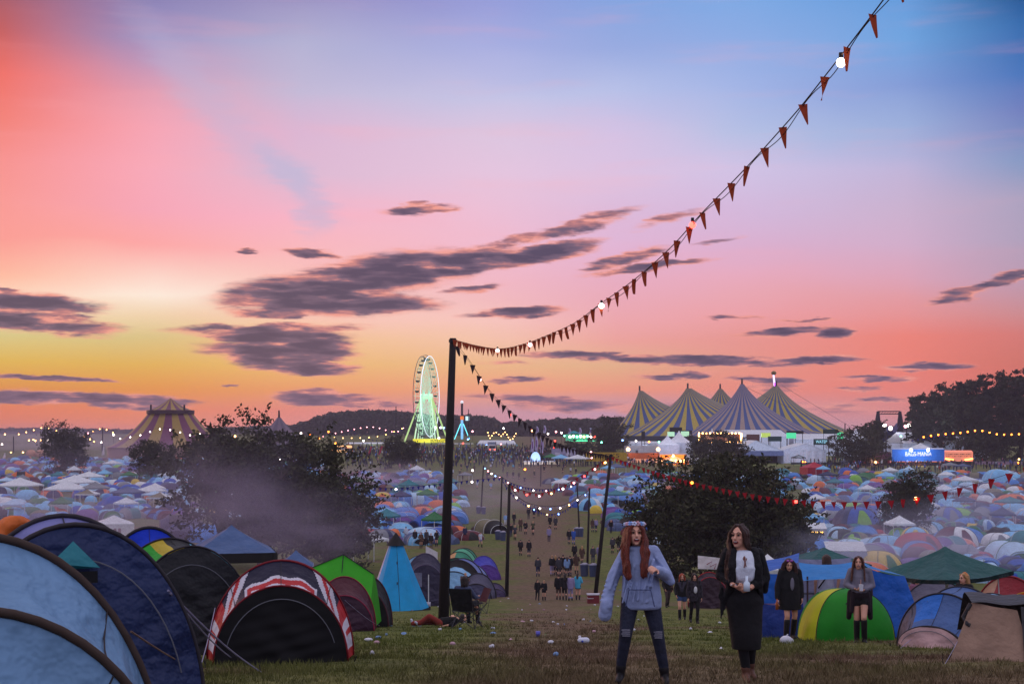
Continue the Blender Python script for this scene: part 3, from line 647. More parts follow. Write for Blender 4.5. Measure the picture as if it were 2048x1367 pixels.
def gazebo(name, label, loc, rz, w, eave, ridge, mats, cat='gazebo', group=None, leg=None, val=.22, sag=.25, dp=None, walls=None, legr=.045):
    root = thing(name, label, cat, loc, rz, group); a, b = w / 2, (dp or w) / 2
    def fn(u, v):
        q = u * 4; k = int(q) % 4; f = q - int(q); cs = [(-a, -b), (a, -b), (a, b), (-a, b)]; p, r = cs[k], cs[(k + 1) % 4]
        x, y = p[0] + (r[0] - p[0]) * f, p[1] + (r[1] - p[1]) * f; dip = 0.05 * w * math.sin(math.pi * f) * (1 - v) * v * 4 * sag
        return (x * v, y * v, ridge + (eave - ridge) * (v ** (1 - sag * .6)) - dip)
    mb = MB(); mb.grid(fn, 32, 8, lambda u, v: int(u * 4) % len(mats), wrap=True); mb.build('canopy', list(mats), root)
    vl = MB(); vl.grid(lambda u, v: (lambda p: (p[0] * 1.005, p[1] * 1.005, eave - val * v + .03 * math.sin(u * 88) * v))(fn(u, 1)), 64, 1, wrap=True); vl.build('valance', mats[-1], root)
    for x in (-1, 1):
        for y in (-1, 1):
            MB().tube([(x * a * .97, y * b * .97, 0), (x * a * .97, y * b * .97, eave)], legr, 5).build('leg', leg or WHITEP, root)
    for wl in (walls or []):
        m_, pts = wl; MB().add(pts, [tuple(range(len(pts)))]).build('side_panel', m_, root)
    return root
WHITEP = mat('white powder coat', (196, 196, 200), .5, .08); POLEM = mat('tent pole grey', (96, 98, 108), .5, .1)
DARKP = mat('dark sleeve', (40, 36, 42), .7, .15)

# shared shapes for the camp: two sizes of detail
PROTO = {}
for k, (a, h) in {'dome': (1.65, 1.30), 'low dome': (1.85, 1.10), 'tall dome': (1.6, 1.65)}.items():
    fl, d, sl = dome_parts(a, h); PROTO[k] = (fl.mesh('flysheet', [fab('grey'), fab('grey')], True), d.mesh('door', [fab('grey')], True), [s.mesh('pole_sleeve', [DARKP]) for s in sl])
for k, (w, h, L) in {'tunnel': (1.4, 1.35, 3.8), 'long tunnel': (1.65, 1.75, 5.0)}.items():
    fl, d, sl = tunnel_parts(w, h, L); PROTO[k] = (fl.mesh('flysheet', [fab('grey'), fab('grey')], True), d.mesh('door', [fab('grey')], True), [s.mesh('pole_sleeve', [DARKP]) for s in sl])
def slot(o, i, m): o.material_slots[i].link = 'OBJECT'; o.material_slots[i].material = m
def field_tent(kind, c1, c2, cd, loc, rz, sc, label, group, parts=True):
    fl, d, sl = PROTO[kind]; t = thing(kind.split()[-1] + '_tent', label, 'tent', loc, rz, group, sc)
    o = link('flysheet', fl, t); slot(o, 0, fab(c1)); slot(o, 1, fab(c2))
    if parts:
        o = link('door', d, t); slot(o, 0, fab(cd))
        sm_ = [DARKP, DARKP, WHITEP, fab(cd), fab(c1)][int(abs(loc[0] * 7.3)) % 5]
        for s in sl: o = link('pole_sleeve', s, t); slot(o, 0, sm_)
    return t
COLW = [('sky blue', 14), ('royal blue', 10), ('mid blue', 12), ('pale blue', 8), ('navy blue', 11), ('slate blue', 8), ('teal', 8), ('grey', 7), ('white', 3), ('orange', 5), ('red', 3), ('maroon', 9), ('green', 6), ('lime green', 2), ('purple', 4), ('khaki', 4), ('black', 5), ('yellow', 1)]
def pickc(r): return r.choices([c for c, _ in COLW], [w for _, w in COLW])[0]
TREES = [(520, 126, 8.4), (655, 120, 4), (440, 134, 3.2), (1432, 112, 7.2), (1555, 110, 3), (1820, depth(1072), 2.8), (803, depth(936), 4), (128, depth(952), 4.5), (298, depth(962), 6.5), (1432, depth(935), 6), (1722, depth(930), 6), (792, 150, 5)]
KEEP = []            # (x, y, radius) that stays free of camp tents
for px, d, r in TREES: KEEP.append(((px - 1024) * d / F, d, r))
def lane_limits(py):
    l = np.interp(py, [905, 930, 950, 975, 1000, 1040, 1075, 1100, 1130], [640, 700, 870, 900, 935, 930, 905, 880, 760])
    r = np.interp(py, [920, 945, 965, 1000, 1045, 1075, 1110, 1150], [1250, 1190, 1105, 1140, 1195, 1260, 1300, 1500])
    return l, r
HAND = []            # tents of the middle distance that the photograph shows clearly: px, py of the base, kind, colours, turn, scale, label
HAND += [(746, 1066, 'long tunnel', 'mid blue', 'sky blue', 'royal blue', -60, 1.15, 'big two-tone blue tunnel tent right of the smoky tree, blue porch towards the grass'),
 (690, 1060, 'low dome', 'royal blue', 'royal blue', 'navy blue', 10, 1.25, 'low royal blue tent half hidden by the right boughs of the smoky tree'),
 (815, 1052, 'tunnel', 'purple', 'slate blue', 'black', -20, 1.0, 'dusky purple hooped tent next to the big two-tone blue tunnel tent'),
 (865, 1058, 'long tunnel', 'royal blue', 'mid blue', 'navy blue', -55, 1.1, 'royal blue tunnel tent just left of the tall pole behind a knot of people'),
 (845, 1030, 'dome', 'orange', 'orange', 'maroon', 15, 1.0, 'bright orange dome tent left of the tall pole, above the blue tunnel tent'),
 (908, 1074, 'dome', 'orange', 'maroon', 'black', -20, 1.05, 'orange and maroon dome tent touching the right side of the tall pole'),
 (936, 1078, 'low dome', 'maroon', 'maroon', 'black', 25, .95, 'dark maroon low tent beside the orange and maroon one on the lane side'),
 (975, 1064, 'tunnel', 'black', 'khaki', 'black', 40, 1.2, 'dark olive hooped tent alone on the grass left of the lane pole with bins'),
 (765, 1000, 'dome', 'orange', 'yellow', 'orange', 5, 1.1, 'amber orange pointed dome in the smoke under the blue pennants'),
 (800, 1018, 'dome', 'sky blue', 'sky blue', 'white', 0, 1.0, 'sky blue dome below the amber orange one near the blue pennants'),
 (1105, 967, 'low dome', 'sky blue', 'navy blue', 'grey', -30, 1.1, 'pale blue and dark tent standing alone at the right verge of the lane'),
 (1180, 1020, 'tall dome', 'white', 'sky blue', 'navy blue', -15, 1.15, 'white peaked tent behind the right lane poles with the bins'),
 (1205, 1008, 'dome', 'sky blue', 'pale blue', 'sky blue', 10, 1.1, 'bright sky blue dome next to the tall right-hand pole'),
 (1236, 1035, 'low dome', 'purple', 'royal blue', 'slate blue', 25, 1.2, 'violet blue hooped tent right of the tall right-hand pole'),
 (1232, 1043, 'dome', 'teal', 'teal', 'teal', 0, 1.0, 'small turquoise dome just above the head of the woman in the hoodie'),
 (1268, 1022, 'low dome', 'grey', 'khaki', 'grey', 10, 1.0, 'beige and grey tent at the left edge of the broad round tree'),
 (1185, 972, 'dome', 'green', 'green', 'green', 20, 1.1, 'green tent on the lane verge left of the tall right-hand pole'),
 (1735, 965, 'long tunnel', 'green', 'green', 'teal', -35, 1.3, 'large green hooped tent in the back row behind the white pavilions'),
 (1762, 955, 'tunnel', 'yellow', 'khaki', 'green', -30, 1.2, 'olive yellow hooped tent beside the large green one in the back row'),
 (1995, 968, 'tall dome', 'sky blue', 'sky blue', 'sky blue', 0, 1.9, 'large round sky blue tent in the back rows near the right edge'),
 (2025, 1012, 'dome', 'orange', 'orange', 'maroon', 15, 1.5, 'large orange tent at the right edge of the picture below the red pennants'),
 (1915, 1040, 'dome', 'orange', 'lime green', 'lime green', 0, 1.35, 'orange dome with a lime green front right of the small dark tree'),
 (1712, 1058, 'tall dome', 'navy blue', 'royal blue', 'lime green', 10, 1.75, 'large navy and royal blue dome with lime door right of the broad tree'),
 (1660, 1030, 'long tunnel', 'pale blue', 'white', 'pale blue', -25, 1.2, 'pale blue and white hooped tent right of the broad tree'),
 (1860, 1070, 'tunnel', 'white', 'sky blue', 'pale blue', -40, 1.25, 'white and sky blue hooped tent below the small dark tree'),
 (1835, 1108, 'tall dome', 'red', 'red', 'maroon', 30, 1.35, 'tall red pointed tent above the dark green parasol canopy'),
 (1912, 1092, 'tall dome', 'maroon', 'white', 'maroon', 20, 1.3, 'maroon dome with a white stripe behind the dark green parasol canopy'),
 (1920, 1100, 'dome', 'orange', 'orange', 'orange', 0, 1.0, 'peach orange dome just above the dark green parasol canopy'),
 (1995, 1088, 'dome', 'white', 'white', 'grey', 0, 1.0, 'small white dome near the right edge above the parasol canopy'),
 (1772, 1112, 'low dome', 'sky blue', 'sky blue', 'pale blue', 5, 1.05, 'sky blue low dome left of the parasol canopy, next to a white table top')]
TENTS = []; PLACED = []
GROUPF = 'tents of the festival camp'
for px, py, k, c1, c2, cd, rz, sc, lab in HAND:
    p = GP(px, py); t = field_tent(k, c1, c2, cd, p, R(rz), (sc, sc, sc), lab, GROUPF); PLACED.append((p.x, p.y, 1.9 * sc)); TENTS.append((t, px))
# white and dark pyramid gazebos among the tents
GZ = [(40, 992, 78, 17, 'white'), (150, 985, 74, 15, 'white'), (190, 998, 62, 18, 'grey'), (178, 972, 52, 12, 'white'), (132, 1000, 84, 20, 'white'), (255, 1008, 60, 17, 'slate blue'), (300, 1005, 56, 18, 'white'), (175, 1012, 46, 16, 'khaki'),
      (225, 942, 32, 9, 'white'), (320, 1020, 50, 14, 'khaki'), (742, 1120, 60, 27, 'white'), (1780, 958, 32, 14, 'white'), (1893, 968, 34, 16, 'white'), (1930, 980, 44, 18, 'white'), (1848, 985, 40, 17, 'grey'), (1632, 1022, 42, 20, 'white'),
      (1900, 946, 30, 10, 'grey'), (1926, 948, 26, 10, 'slate blue'), (855, 1012, 50, 20, 'green'), (1286, 962, 34, 14, 'green'), (1232, 950, 34, 13, 'slate blue'), (1655, 968, 36, 16, 'navy blue'), (2020, 1030, 50, 18, 'teal'), (930, 968, 28, 13, 'grey'), (1340, 941, 28, 9, 'teal')]
GZL = ['white gazebo by itself at the left edge of the camp', 'white gazebo with cream side panel in the left cluster of gazebos', 'grey-white gazebo in the left cluster, low and tilted forward', 'white gazebo rear of the left cluster, near two orange tents',
 'wide white gazebo at the front of the left cluster', 'dusky blue-grey gazebo left of the smoky tree', 'white gazebo touching the left boughs of the smoky tree', 'shaggy cream gazebo with striped skirt before the left cluster',
 'small white tilted gazebo under the smoky bush by the circus tent', 'small cream gazebo half hidden by the left foot of the smoky tree', 'white gazebo behind the bright blue tipi', 'white gazebo in the back row left of the small dark tree',
 'white gazebo in the back rows, upper one right of the small dark tree', 'white gazebo in the back rows, larger lower one right of the small dark tree', 'grey pavilion with white rims touching the small dark tree', 'white pavilion with dark lettered front right of the broad tree',
 'grey gazebo in front of the orange lettered stall', 'blue-grey gazebo beside the thin dark pole at the right stalls', 'green gazebo left of the tall pole in the smoke', 'dark green gazebo right of the tall right-hand pole',
 'grey-blue gazebo just behind the tall right-hand pole', 'navy gazebo behind the red tent right of the broad tree', 'dark teal gazebo at the right picture edge under orange tent', 'pale grey gazebo in the smoke left of the lane poles', 'small teal parasol gazebo before the orange lit stall']
for (px, py, w, hh, c), lab in zip(GZ, GZL):
    p = GP(px, py); s = F / p.y; wm = w / s; e = max(1.7, hh * .9 / s)
    cm = fab(c); m2 = fab('white') if c == 'khaki' else cm
    gazebo('gazebo', lab, p, R(rnd.uniform(-35, 35)), wm * .86, 2.05, 2.05 + max(.55, wm * .2), [cm, m2], group='gazebos among the tents', leg=WHITEP if c != 'navy blue' else POLEM)
    PLACED.append((p.x, p.y, wm * .5))
# closed white gazebo with church windows, and the white box tents near the front
p = GP(228, 1082); s = F / p.y
g = gazebo('gazebo', 'white closed gazebo with small arched windows behind the navy tent', p, R(20), 72 / s, 2.1, 3.0, [fab('white'), fab('white')], val=.3)
a = 36 / s
for i, q in enumerate(([(-a, -a, 0), (a, -a, 0), (a, -a, 2.1), (-a, -a, 2.1)], [(a, -a, 0), (a, a, 0), (a, a, 2.1), (a, -a, 2.1)], [(-a, -a, 0), (-a, a, 0), (-a, a, 2.1), (-a, -a, 2.1)])):
    MB().add(q, [(0, 1, 2, 3)]).build('side_panel', fab('white'), g)
for k in range(3):
    x = -.55 + .5 * k; MB().box((x, -a - .015, 1.15), (.34, .02, .62)).tube([(x, -a - .005, 1.46), (x, -a - .025, 1.46)], .17, 10).build('window', fabric('clear pane', (150, 120, 130), .1), g)
PLACED.append((p.x, p.y, 2.2))

def zone(px, py):
    row = 'front-row' if py > 1060 else 'middle-row' if py > 990 else 'back-row'
    if px < 110: z = 'at the far left of the camp'
    elif px < 230: z = 'among the left gazebos'
    elif px < 370: z = 'just left of the smoky tree'
    elif px < 730: z = 'seen through the smoky tree'
    elif px < 800: z = 'under the blue pennants'
    elif px < 905: z = 'left of the tall pole'
    elif px < 1010: z = 'between the tall pole and the lane'
    elif px < 1225: z = 'on the right verge of the lane'
    elif px < 1300: z = 'left of the broad round tree'
    elif px < 1580: z = 'behind the broad round tree'
    elif px < 1680: z = 'right of the broad round tree'
    elif px < 1775: z = 'left of the small dark tree'
    elif px < 1880: z = 'around the small dark tree'
    elif px < 1960: z = 'right of the small dark tree'
    else: z = 'near the right edge'
    return row, z
cand = []
r7 = random.Random(23); y = 92.0
while y < 415:
    stp = 3.5 if y < 230 else 4.1; x = -0.42 * y
    while x < 0.42 * y:
        cand.append((x + r7.uniform(-1.1, 1.1), y + r7.uniform(-1.3, 1.3))); x += stp
    y += stp * .95
spots = []
for x, y in cand:
    px = 1024 + x * F / y; py = HY - F * zg(y) / y
    if px < -90 or px > 2140: continue
    L, Rr = lane_limits(py)
    if L < px < Rr: continue
    if py < (917 if px < 640 else 950) or (px > 1600 and py < 947): continue
    if px < 900 and py > 1088: continue
    if px > 1200 and (py > 1168 or (px < 1590 and py > 1095)): continue
    if px < 360 and 1040 < py: continue
    if any((x - a) ** 2 + (y - b) ** 2 < (c + 1.0) ** 2 for a, b, c in KEEP): continue
    if any((x - a) ** 2 + (y - b) ** 2 < (c + 1.5) ** 2 for a, b, c in PLACED): continue
    if r7.random() < .07 + .16 * (math.sin(x * .31 + y * .13) > .6): continue
    hidden = any(abs(px - a) < c * F / d * .8 and y > d and (py - 14) > HY - F * (zg(d) + (7.5 if d < 130 else 5)) / d and d < 130 for a, d, c in TREES)
    if hidden and r7.random() < .75: continue
    spots.append((y, x, px, py, hidden))
spots.sort()
NT = 300 - 30 - 27; items = []; far = []; n_in = 0
kinds = ['dome', 'dome', 'low dome', 'low dome', 'tall dome', 'tunnel', 'tunnel', 'long tunnel']
for y, x, px, py, hid in spots:
    k = r7.choice(kinds); c1 = pickc(r7); c2 = c1 if r7.random() < .45 else pickc(r7); cd = c1 if r7.random() < .4 else pickc(r7)
    sc = r7.choice([.62, .72, .8, .9, 1.0, 1.12]) * r7.uniform(.92, 1.08); rz = r7.uniform(-80, 80); sz = (sc * r7.uniform(.92, 1.1), sc, sc * r7.uniform(.92, 1.12)); loc = Vector((x, y, zg(y)))
    if n_in < NT and not hid and -20 < px < 2068:
        n_in += 1; kk = {'dome': 'dome tent', 'low dome': 'low-dome tent', 'tall dome': 'tall-dome tent', 'tunnel': 'hooped tent', 'long tunnel': 'long-hooped tent'}[k]; rw, zn = zone(px, py)
        two = c1.replace(' ', '-') + ('' if c1 == c2 else '-and-' + c2.replace(' ', '-'))
        t = field_tent(k, c1, c2, cd, loc, R(rz), sz, f'{rw} {two} {kk} {zn}', GROUPF, parts=y < 215)
        items.append((t, px))
    else: far.append((k, c1, c2, loc, R(rz), sz))
# more plain gazebos spread through the camp
git = []; ng = 0
for y, x, px, py, hid in r7.sample([q for q in spots if 120 < q[0] < 330 and not q[4] and -10 < q[2] < 2055], 44):
    c = r7.choice(['white', 'white', 'grey', 'pale blue', 'navy blue', 'green', 'teal', 'sky blue']); rw, zn = zone(px, py); w_ = r7.uniform(2.2, 3.2)
    g_ = gazebo('gazebo', f'{rw} plain {c.replace(" ", "-")} gazebo {zn}', Vector((x, y, zg(y))), R(r7.uniform(-45, 45)), w_, r7.uniform(1.8, 2.1), r7.uniform(2.5, 2.95), [fab(c)] * 2, group='gazebos among the tents', leg=WHITEP); git.append((g_, px))
settle_labels(git); settle_labels(items)
# the rest of the camp, past the three hundred nearest: one object
LOW = {}
for k, (a, h) in {'dome': (1.65, 1.30), 'low dome': (1.85, 1.10), 'tall dome': (1.6, 1.65)}.items(): LOW[k] = dome_parts(a, h, 16, 5)[0]
for k, (w, h, L) in {'tunnel': (1.4, 1.35, 3.8), 'long tunnel': (1.65, 1.75, 5.0)}.items(): LOW[k] = tunnel_parts(w, h, L, 8, 8)[0]
names = [c for c, _ in COLW]; VV, FF, MM, o = [], [], [], 0
for k, c1, c2, loc, rz, sz in far:
    lb = LOW[k]; v = np.array([tuple(q) for q in lb.v]) * np.array(sz); cr, sr = math.cos(rz), math.sin(rz)
    v = np.stack([v[:, 0] * cr - v[:, 1] * sr, v[:, 0] * sr + v[:, 1] * cr, v[:, 2]], -1) + np.array(loc)
    VV.append(v); FF.append(np.array(lb.f) + o); o += len(v); MM.append(np.where(np.array(lb.m) == 0, names.index(c1), names.index(c2)))
tag(link('distant_tents', npmesh('distant_tents', np.concatenate(VV), np.concatenate(FF), [fab(c) for c in names], np.concatenate(MM), True)), kind='stuff')
print('camp tents', n_in, 'distant', len(far))
# ================================================================ tents, gazebos and gear of the knoll in front
def hoop_tent(name, label, loc, rz, hoops, spans, mats, sleeve=None, sr=.018, front=None, back=None, n=64, m=24, sag=.06, out=.25, squash=1.0, name_fly='flysheet'):
    """hoops: (y, half width, height, x shift); spans: material index (or fn(u, v)) per span between hoops"""
    root = thing(name, label, 'tent', loc, rz + math.atan2(-loc[0], loc[1]))
    def arc(u, h, k=1.0):
        q = math.pi * u; return Vector((h[3] - h[1] * k * math.copysign(abs(math.cos(q)) ** squash, math.cos(q)), h[0], h[2] * k * math.sin(q) ** squash))
    mb = MB()
    for i, (h0, h1) in enumerate(zip(hoops, hoops[1:])):
        def fn(u, v, h0=h0, h1=h1):
            sg = 1 - sag * math.sin(math.pi * v); p = arc(u, h0).lerp(arc(u, h1), v); x0 = h0[3] + (h1[3] - h0[3]) * v
            rp = 1 + (.010 * math.sin(u * 23 + 4 * v) + .007 * math.sin(u * 57 + 9 * v + 1) + .006 * math.sin(u * 9 - 14 * v)) * math.sin(math.pi * v) * (1 if n < 100 else .4); return (x0 + (p.x - x0) * sg * rp, p.y, p.z * sg * rp)
        mb.grid(fn, n, m, spans[i])
    mb.build(name_fly, mats, root, True)
    def end(h, sgn, mat_, nm):
        e = MB(); hh, w = h[2], h[1]
        def fn(u, v):
            p = arc(u, h, v * .995); k = (1 - p.z / hh) * (1 - min(1, abs(p.x - h[3]) / w) ** 2); rip = (.022 * math.sin(p.z * 15 + 5 * p.x + 2 * math.sin(p.x * 4)) + .014 * math.sin(p.z * 37 - 8 * p.x)) * (1 - v) ** .7 ; return (p.x, p.y + sgn * (out * k + rip), p.z)
        e.grid(fn, n, m, 0); return e.build(nm, mat_, root, True)
    ends = {}
    if front: ends['front'] = end(hoops[0], -1, front, 'door_panel')
    if back: ends['back'] = end(hoops[-1], 1, back, 'end_panel')
    if front and loc[1] < 32:                        # zip round the door and seams over the spans
        h = hoops[0]; hh, w = h[2], h[1]; zp = []
        for u in np.linspace(.10, .90, 25):
            p = arc(u, h, .84); k = (1 - p.z / hh) * (1 - min(1, abs(p.x - h[3]) / w) ** 2); zp.append((p.x, p.y - out * k - .03, max(.03, p.z)))
        MB().tube(zp, .006, 5).build('zip', POLEM, root)
        for u in (.26, .5, .74):
            pts = []
            for h0, h1 in zip(hoops, hoops[1:]):
                for v in np.linspace(0, 1, 7): sg = (1 - sag * math.sin(math.pi * v)) * 1.006; p = arc(u, h0).lerp(arc(u, h1), v); x0 = h0[3] + (h1[3] - h0[3]) * v; pts.append((x0 + (p.x - x0) * sg, p.y, p.z * sg))
            MB().tube(pts, .005, 5).build('seam', DARKP, root)
        for sx in (-1, 1): MB().tube([(h[3] + sx * w * 1.08, h[0] - .1, -.03), (h[3] + sx * w * 1.13, h[0] - .12, .09)], .008, 5).build('peg', STEEL, root)
    for h in (hoops if sleeve else []):
        if h[2] > .25: MB().tube([arc(u, h, 1.008) for u in np.linspace(0, 1, 29)], sr, 6).build('pole_sleeve', sleeve, root, True)
    return root, arc
def fb(name, rgb, **k): return fabric(name, rgb, **dict(dict(bump=.7, bscale=1.8), **k))
BROWN = mat('brown sleeve', (58, 44, 38), .75, .12)
LB = fb('light blue nylon', (108, 146, 184), bscale=2.2); LB2 = fb('pale periwinkle nylon', (136, 146, 190), bscale=2.2)
# huge light blue tent cut by the lower left corner
t, arc = hoop_tent('hooped_tent', 'huge light blue tent with brown hoop sleeves cut by the lower left corner', GD(-58, 7.35), 0, [(-1.25, .55, .25, -.1), (-.7, 1.0, 1.20, -.03), (0, .99, 1.50, 0), (1.4, .85, 1.25, -.1), (2.4, .5, .4, -.2)],
    [0, 0, 1, 1], [LB, LB2], BROWN, .026, front=LB, back=LB, sag=.05)
# navy tent
NV = fb('navy nylon', (30, 44, 84), trans=.08, bscale=2.6, bump=.7); t, arc = hoop_tent('hooped_tent', 'large navy tent with a small teal vent flap behind the light blue one', GD(150, 11.0), R(4), [(0, .985, 1.56, 0), (.55, .93, 1.60, -.06), (2.0, .55, .8, -.1), (2.6, .3, .2, -.1)],
    [lambda u, v: 1 if v > .12 else 0, 1, 1], [NV, fb('dusky lavender', (122, 124, 178))], DARKP, .022, front=NV, back=NV, out=.5)
vent = MB(); TEAL = fb('teal vent', (30, 112, 124), trans=.1)
vent.add([(-.24, -.17, 1.24), (.17, -.20, 1.25), (-.02, -.09, 1.45), (-.06, -.23, 1.28)], [(0, 3, 2), (3, 1, 2), (0, 1, 3)]); vent.build('vent_flap', TEAL, t)
MB().add([(-.22, -.20, 1.22), (.15, -.23, 1.23), (.15, -.24, 1.14), (-.26, -.25, 1.12)], [(0, 1, 2, 3)]).build('vent_strip', mat('black mesh', (14, 14, 18), .9), t)  # plain black strip below the vent flap
# lavender tent with orange hoop
t, arc = hoop_tent('hooped_tent', 'lavender tent with a broad orange hoop at the far left edge', GD(28, 14.0), R(50), [(0, .62, 1.62, 0), (.9, .8, 1.55, 0), (2.2, .6, .5, 0)], [0, 0], [fb('lavender nylon', (150, 124, 160))], fb('orange webbing', (206, 106, 44)), .085, front=fb('mauve nylon', (120, 96, 132)), back=fb('mauve nylon', (120, 96, 132)))
# small bright blue tent with black sleeves
t, arc = hoop_tent('dome_tent', 'bright ultramarine tent with black crossing poles behind the navy tent', GD(300, 24), R(6), [(-.3, .75, 1.5, 0), (.35, .98, 2.0, .02), (1.3, .85, 1.6, 0), (2.0, .5, .3, 0)], [0, 0, 0], [fb('ultramarine nylon', (24, 66, 206), trans=.45)], DARKP, .03, front=fb('ultramarine nylon', (24, 66, 206)), out=.3)
# black tent with green and yellow side and pale blue stripe
BK = fb('black nylon', (24, 25, 30), trans=.03, bump=.5)
t, arc = hoop_tent('hooped_tent', 'black fronted tent with green and yellow shoulder and pale blue stripe', GD(383, 21), R(2), [(0, .98, 1.60, 0), (.85, 1.02, 1.66, -.3), (1.9, .9, 1.3, -.45), (2.6, .5, .3, -.45)],
    [lambda u, v: 1 if u < .40 else (2 if u < .47 else (0 if u < .60 else (3 if u < .86 else 0))), 0, 0], [BK, fb('grass green nylon', (44, 158, 44)), fb('mustard nylon', (190, 166, 50)), fb('ice blue nylon', (130, 200, 232))], DARKP, .016, front=BK, back=BK, out=.35)
# Union flag tent
RED, WHT, NAVY = fb('flag red', (184, 40, 44)), fb('flag white', (208, 204, 216)), fb('flag navy', (34, 32, 56))
def flag(u, v):
    x = (u - .5) * 2; ax = abs(x); y = 1 - v                       # v = 0 at the front hoop
    wv = .05 * math.sin(u * 50)
    if ax < .30 and y > .88 + wv: return 1
    if ax < .33 and y > .66 + wv: return 0
    if ax < .36 and y > .54 + wv: return 1
    d = ax - (.40 + .22 * y)
    if abs(d) < .028 and y < .8: return 0
    if abs(d) < .105: return 1
    if ax < .46: return 2
    if .60 < ax < .74: return 0
    if .74 <= ax < .80: return 1
    if .80 <= ax < .84: return 0 if y < .5 else 1
    if .84 <= ax < .93: return 1
    return 0 if ax >= .93 else 2
UP = GD(562, 18.5)
t, arc = hoop_tent('hooped_tent', 'tent with a Union flag band over its black open front', UP, R(1), [(0, .86, 1.0, 0), (.55, .96, 1.28, .01), (1.5, .95, 1.2, .04), (2.6, .8, .8, .1), (3.1, .5, .2, .12)],
    [flag, 3, 4, 4], [RED, WHT, NAVY, fb('wine nylon', (92, 26, 40)), fb('dark plum nylon', (50, 26, 40))], fb('crimson piping', (128, 24, 36)), .014, front=mat('black mesh door', (17, 17, 20), .95, .1), back=BK, n=150, m=30, sag=.02, out=.12)
# maroon tents to its right
MR = fb('maroon nylon', (72, 24, 38), trans=.1)
hoop_tent('hooped_tent', 'low maroon tent with pink piping right of the Union flag tent', GD(688, 35.5), R(0), [(-.2, .74, .92, 0), (.5, .80, 1.32, 0), (1.6, .7, 1.05, 0), (2.2, .4, .3, 0)], [0, 0, 0], [MR], fb('raspberry piping', (150, 30, 66)), .016, front=fb('plum nylon', (52, 24, 44)), out=.3)
hoop_tent('hooped_tent', 'black and wine tent with a dark hole between maroon tent and blue tipi', GD(738, 42), R(-4), [(-.2, .58, 1.05, 0), (.4, .66, 1.42, 0), (1.4, .6, 1.1, 0)], [0, 0], [BK], MR, .022, front=mat('black mesh door', (17, 17, 20)), out=.2)
# green ridge tent
GR = fb('vivid green nylon', (62, 176, 34), trans=.35, bump=.2)
t = thing('ridge_tent', 'vivid green pitched tent with a seam down its peak behind the flag tent', 'tent', GD(688, 40), R(-2))
def gt(x): return 2.06 - (.40 * -x if x < 0 else .62 * x)
mb = MB(); mb.grid(lambda u, v: (-1.15 + 2.0 * u, -1.2 * (1 - v) - .1, max(.02, gt(-1.15 + 2.0 * u)) * v ** .9 + .02 * math.sin(u * 14) * v * (1 - v)), 40, 12); mb.grid(lambda u, v: (-1.15 + 2.0 * u, -.1 + 1.7 * v, gt(-1.15 + 2.0 * u) * (1 - v ** 1.4)), 40, 6)
for x in (-1.15, .85): mb.grid(lambda u, v: (x, -1.3 + 1.2 * u + (1 - u) * 0 , gt(x) * u ** .9 * v), 6, 3); mb.grid(lambda u, v: (x, -.1 + 1.7 * u, gt(x) * (1 - u ** 1.4) * v), 6, 3)
mb.build('flysheet', GR, t, True); MB().tube([(0, -1.31, 0), (0, -.72, 1.0), (0, -.12, 2.07)], .014, 5).build('seam', DARKP, t); MB().tube([(-1.15, -.12, gt(-1.15)), (0, -.12, 2.08), (.85, -.12, gt(.85))], .014, 5).build('ridge_seam', DARKP, t)
hoop_tent('dome_tent', 'dull green low tent peeking over the flag tent beside the vivid green one', GD(598, 46), R(10), [(-.3, 1.6, 1.2, 0), (.5, 1.7, 1.62, 0), (1.4, 1.2, .5, 0)], [0, 0], [fb('olive lime nylon', (112, 150, 50))], DARKP, .02, front=fb('olive lime nylon', (112, 150, 50)))
# bright blue tipi with black cap
tp = GP(792, 1219); t = thing('tipi_tent', 'bright cyan blue tipi with a pointed black cap', 'tent', tp, R(6)); CY_ = fb('cyan canvas', (32, 168, 224), trans=.35, bump=.25)
def tip(u, v):
    a = 2 * math.pi * u; k = (math.cos(math.pi / 8) / math.cos((a % (math.pi / 4)) - math.pi / 8)); r = (.28 + 1.22 * (1 - v) ** .92 - .06 * math.sin(math.pi * v)) * k
    return (r * math.cos(a) + .06 * (1 - v), r * math.sin(a), 3.08 * v)
MB().grid(tip, 64, 14, lambda u, v: 1 if .47 < u < .53 else 0, wrap=True).build('canvas', [CY_, fb('pale pink canvas', (196, 184, 210))], t)
MB().grid(lambda u, v: ((.44 * (1 - v) + .01) * math.cos(6.2832 * u), (.44 * (1 - v) + .01) * math.sin(6.2832 * u), 2.98 + .58 * v), 16, 3, wrap=True).build('cap', mat('black canvas', (26, 24, 26), .8), t)
MB().tube([tip(.76, v) for v in (.02, .4, .8, 1)], .012, 4).build('seam', DARKP, t)
for z, u in ((.43, .75), (.72, .755)): MB().box(Vector(tip(u, z)) + Vector((0, -.02, 0)), (.05, .03, .12)).build('toggle', DARKP, t)
MB().grid(lambda u, v: (tip(u, 0)[0] * 1.02, tip(u, 0)[1] * 1.02, .0 + .13 * v), 48, 1, wrap=True).build('mud_skirt', mat('black canvas', (26, 24, 26)), t)
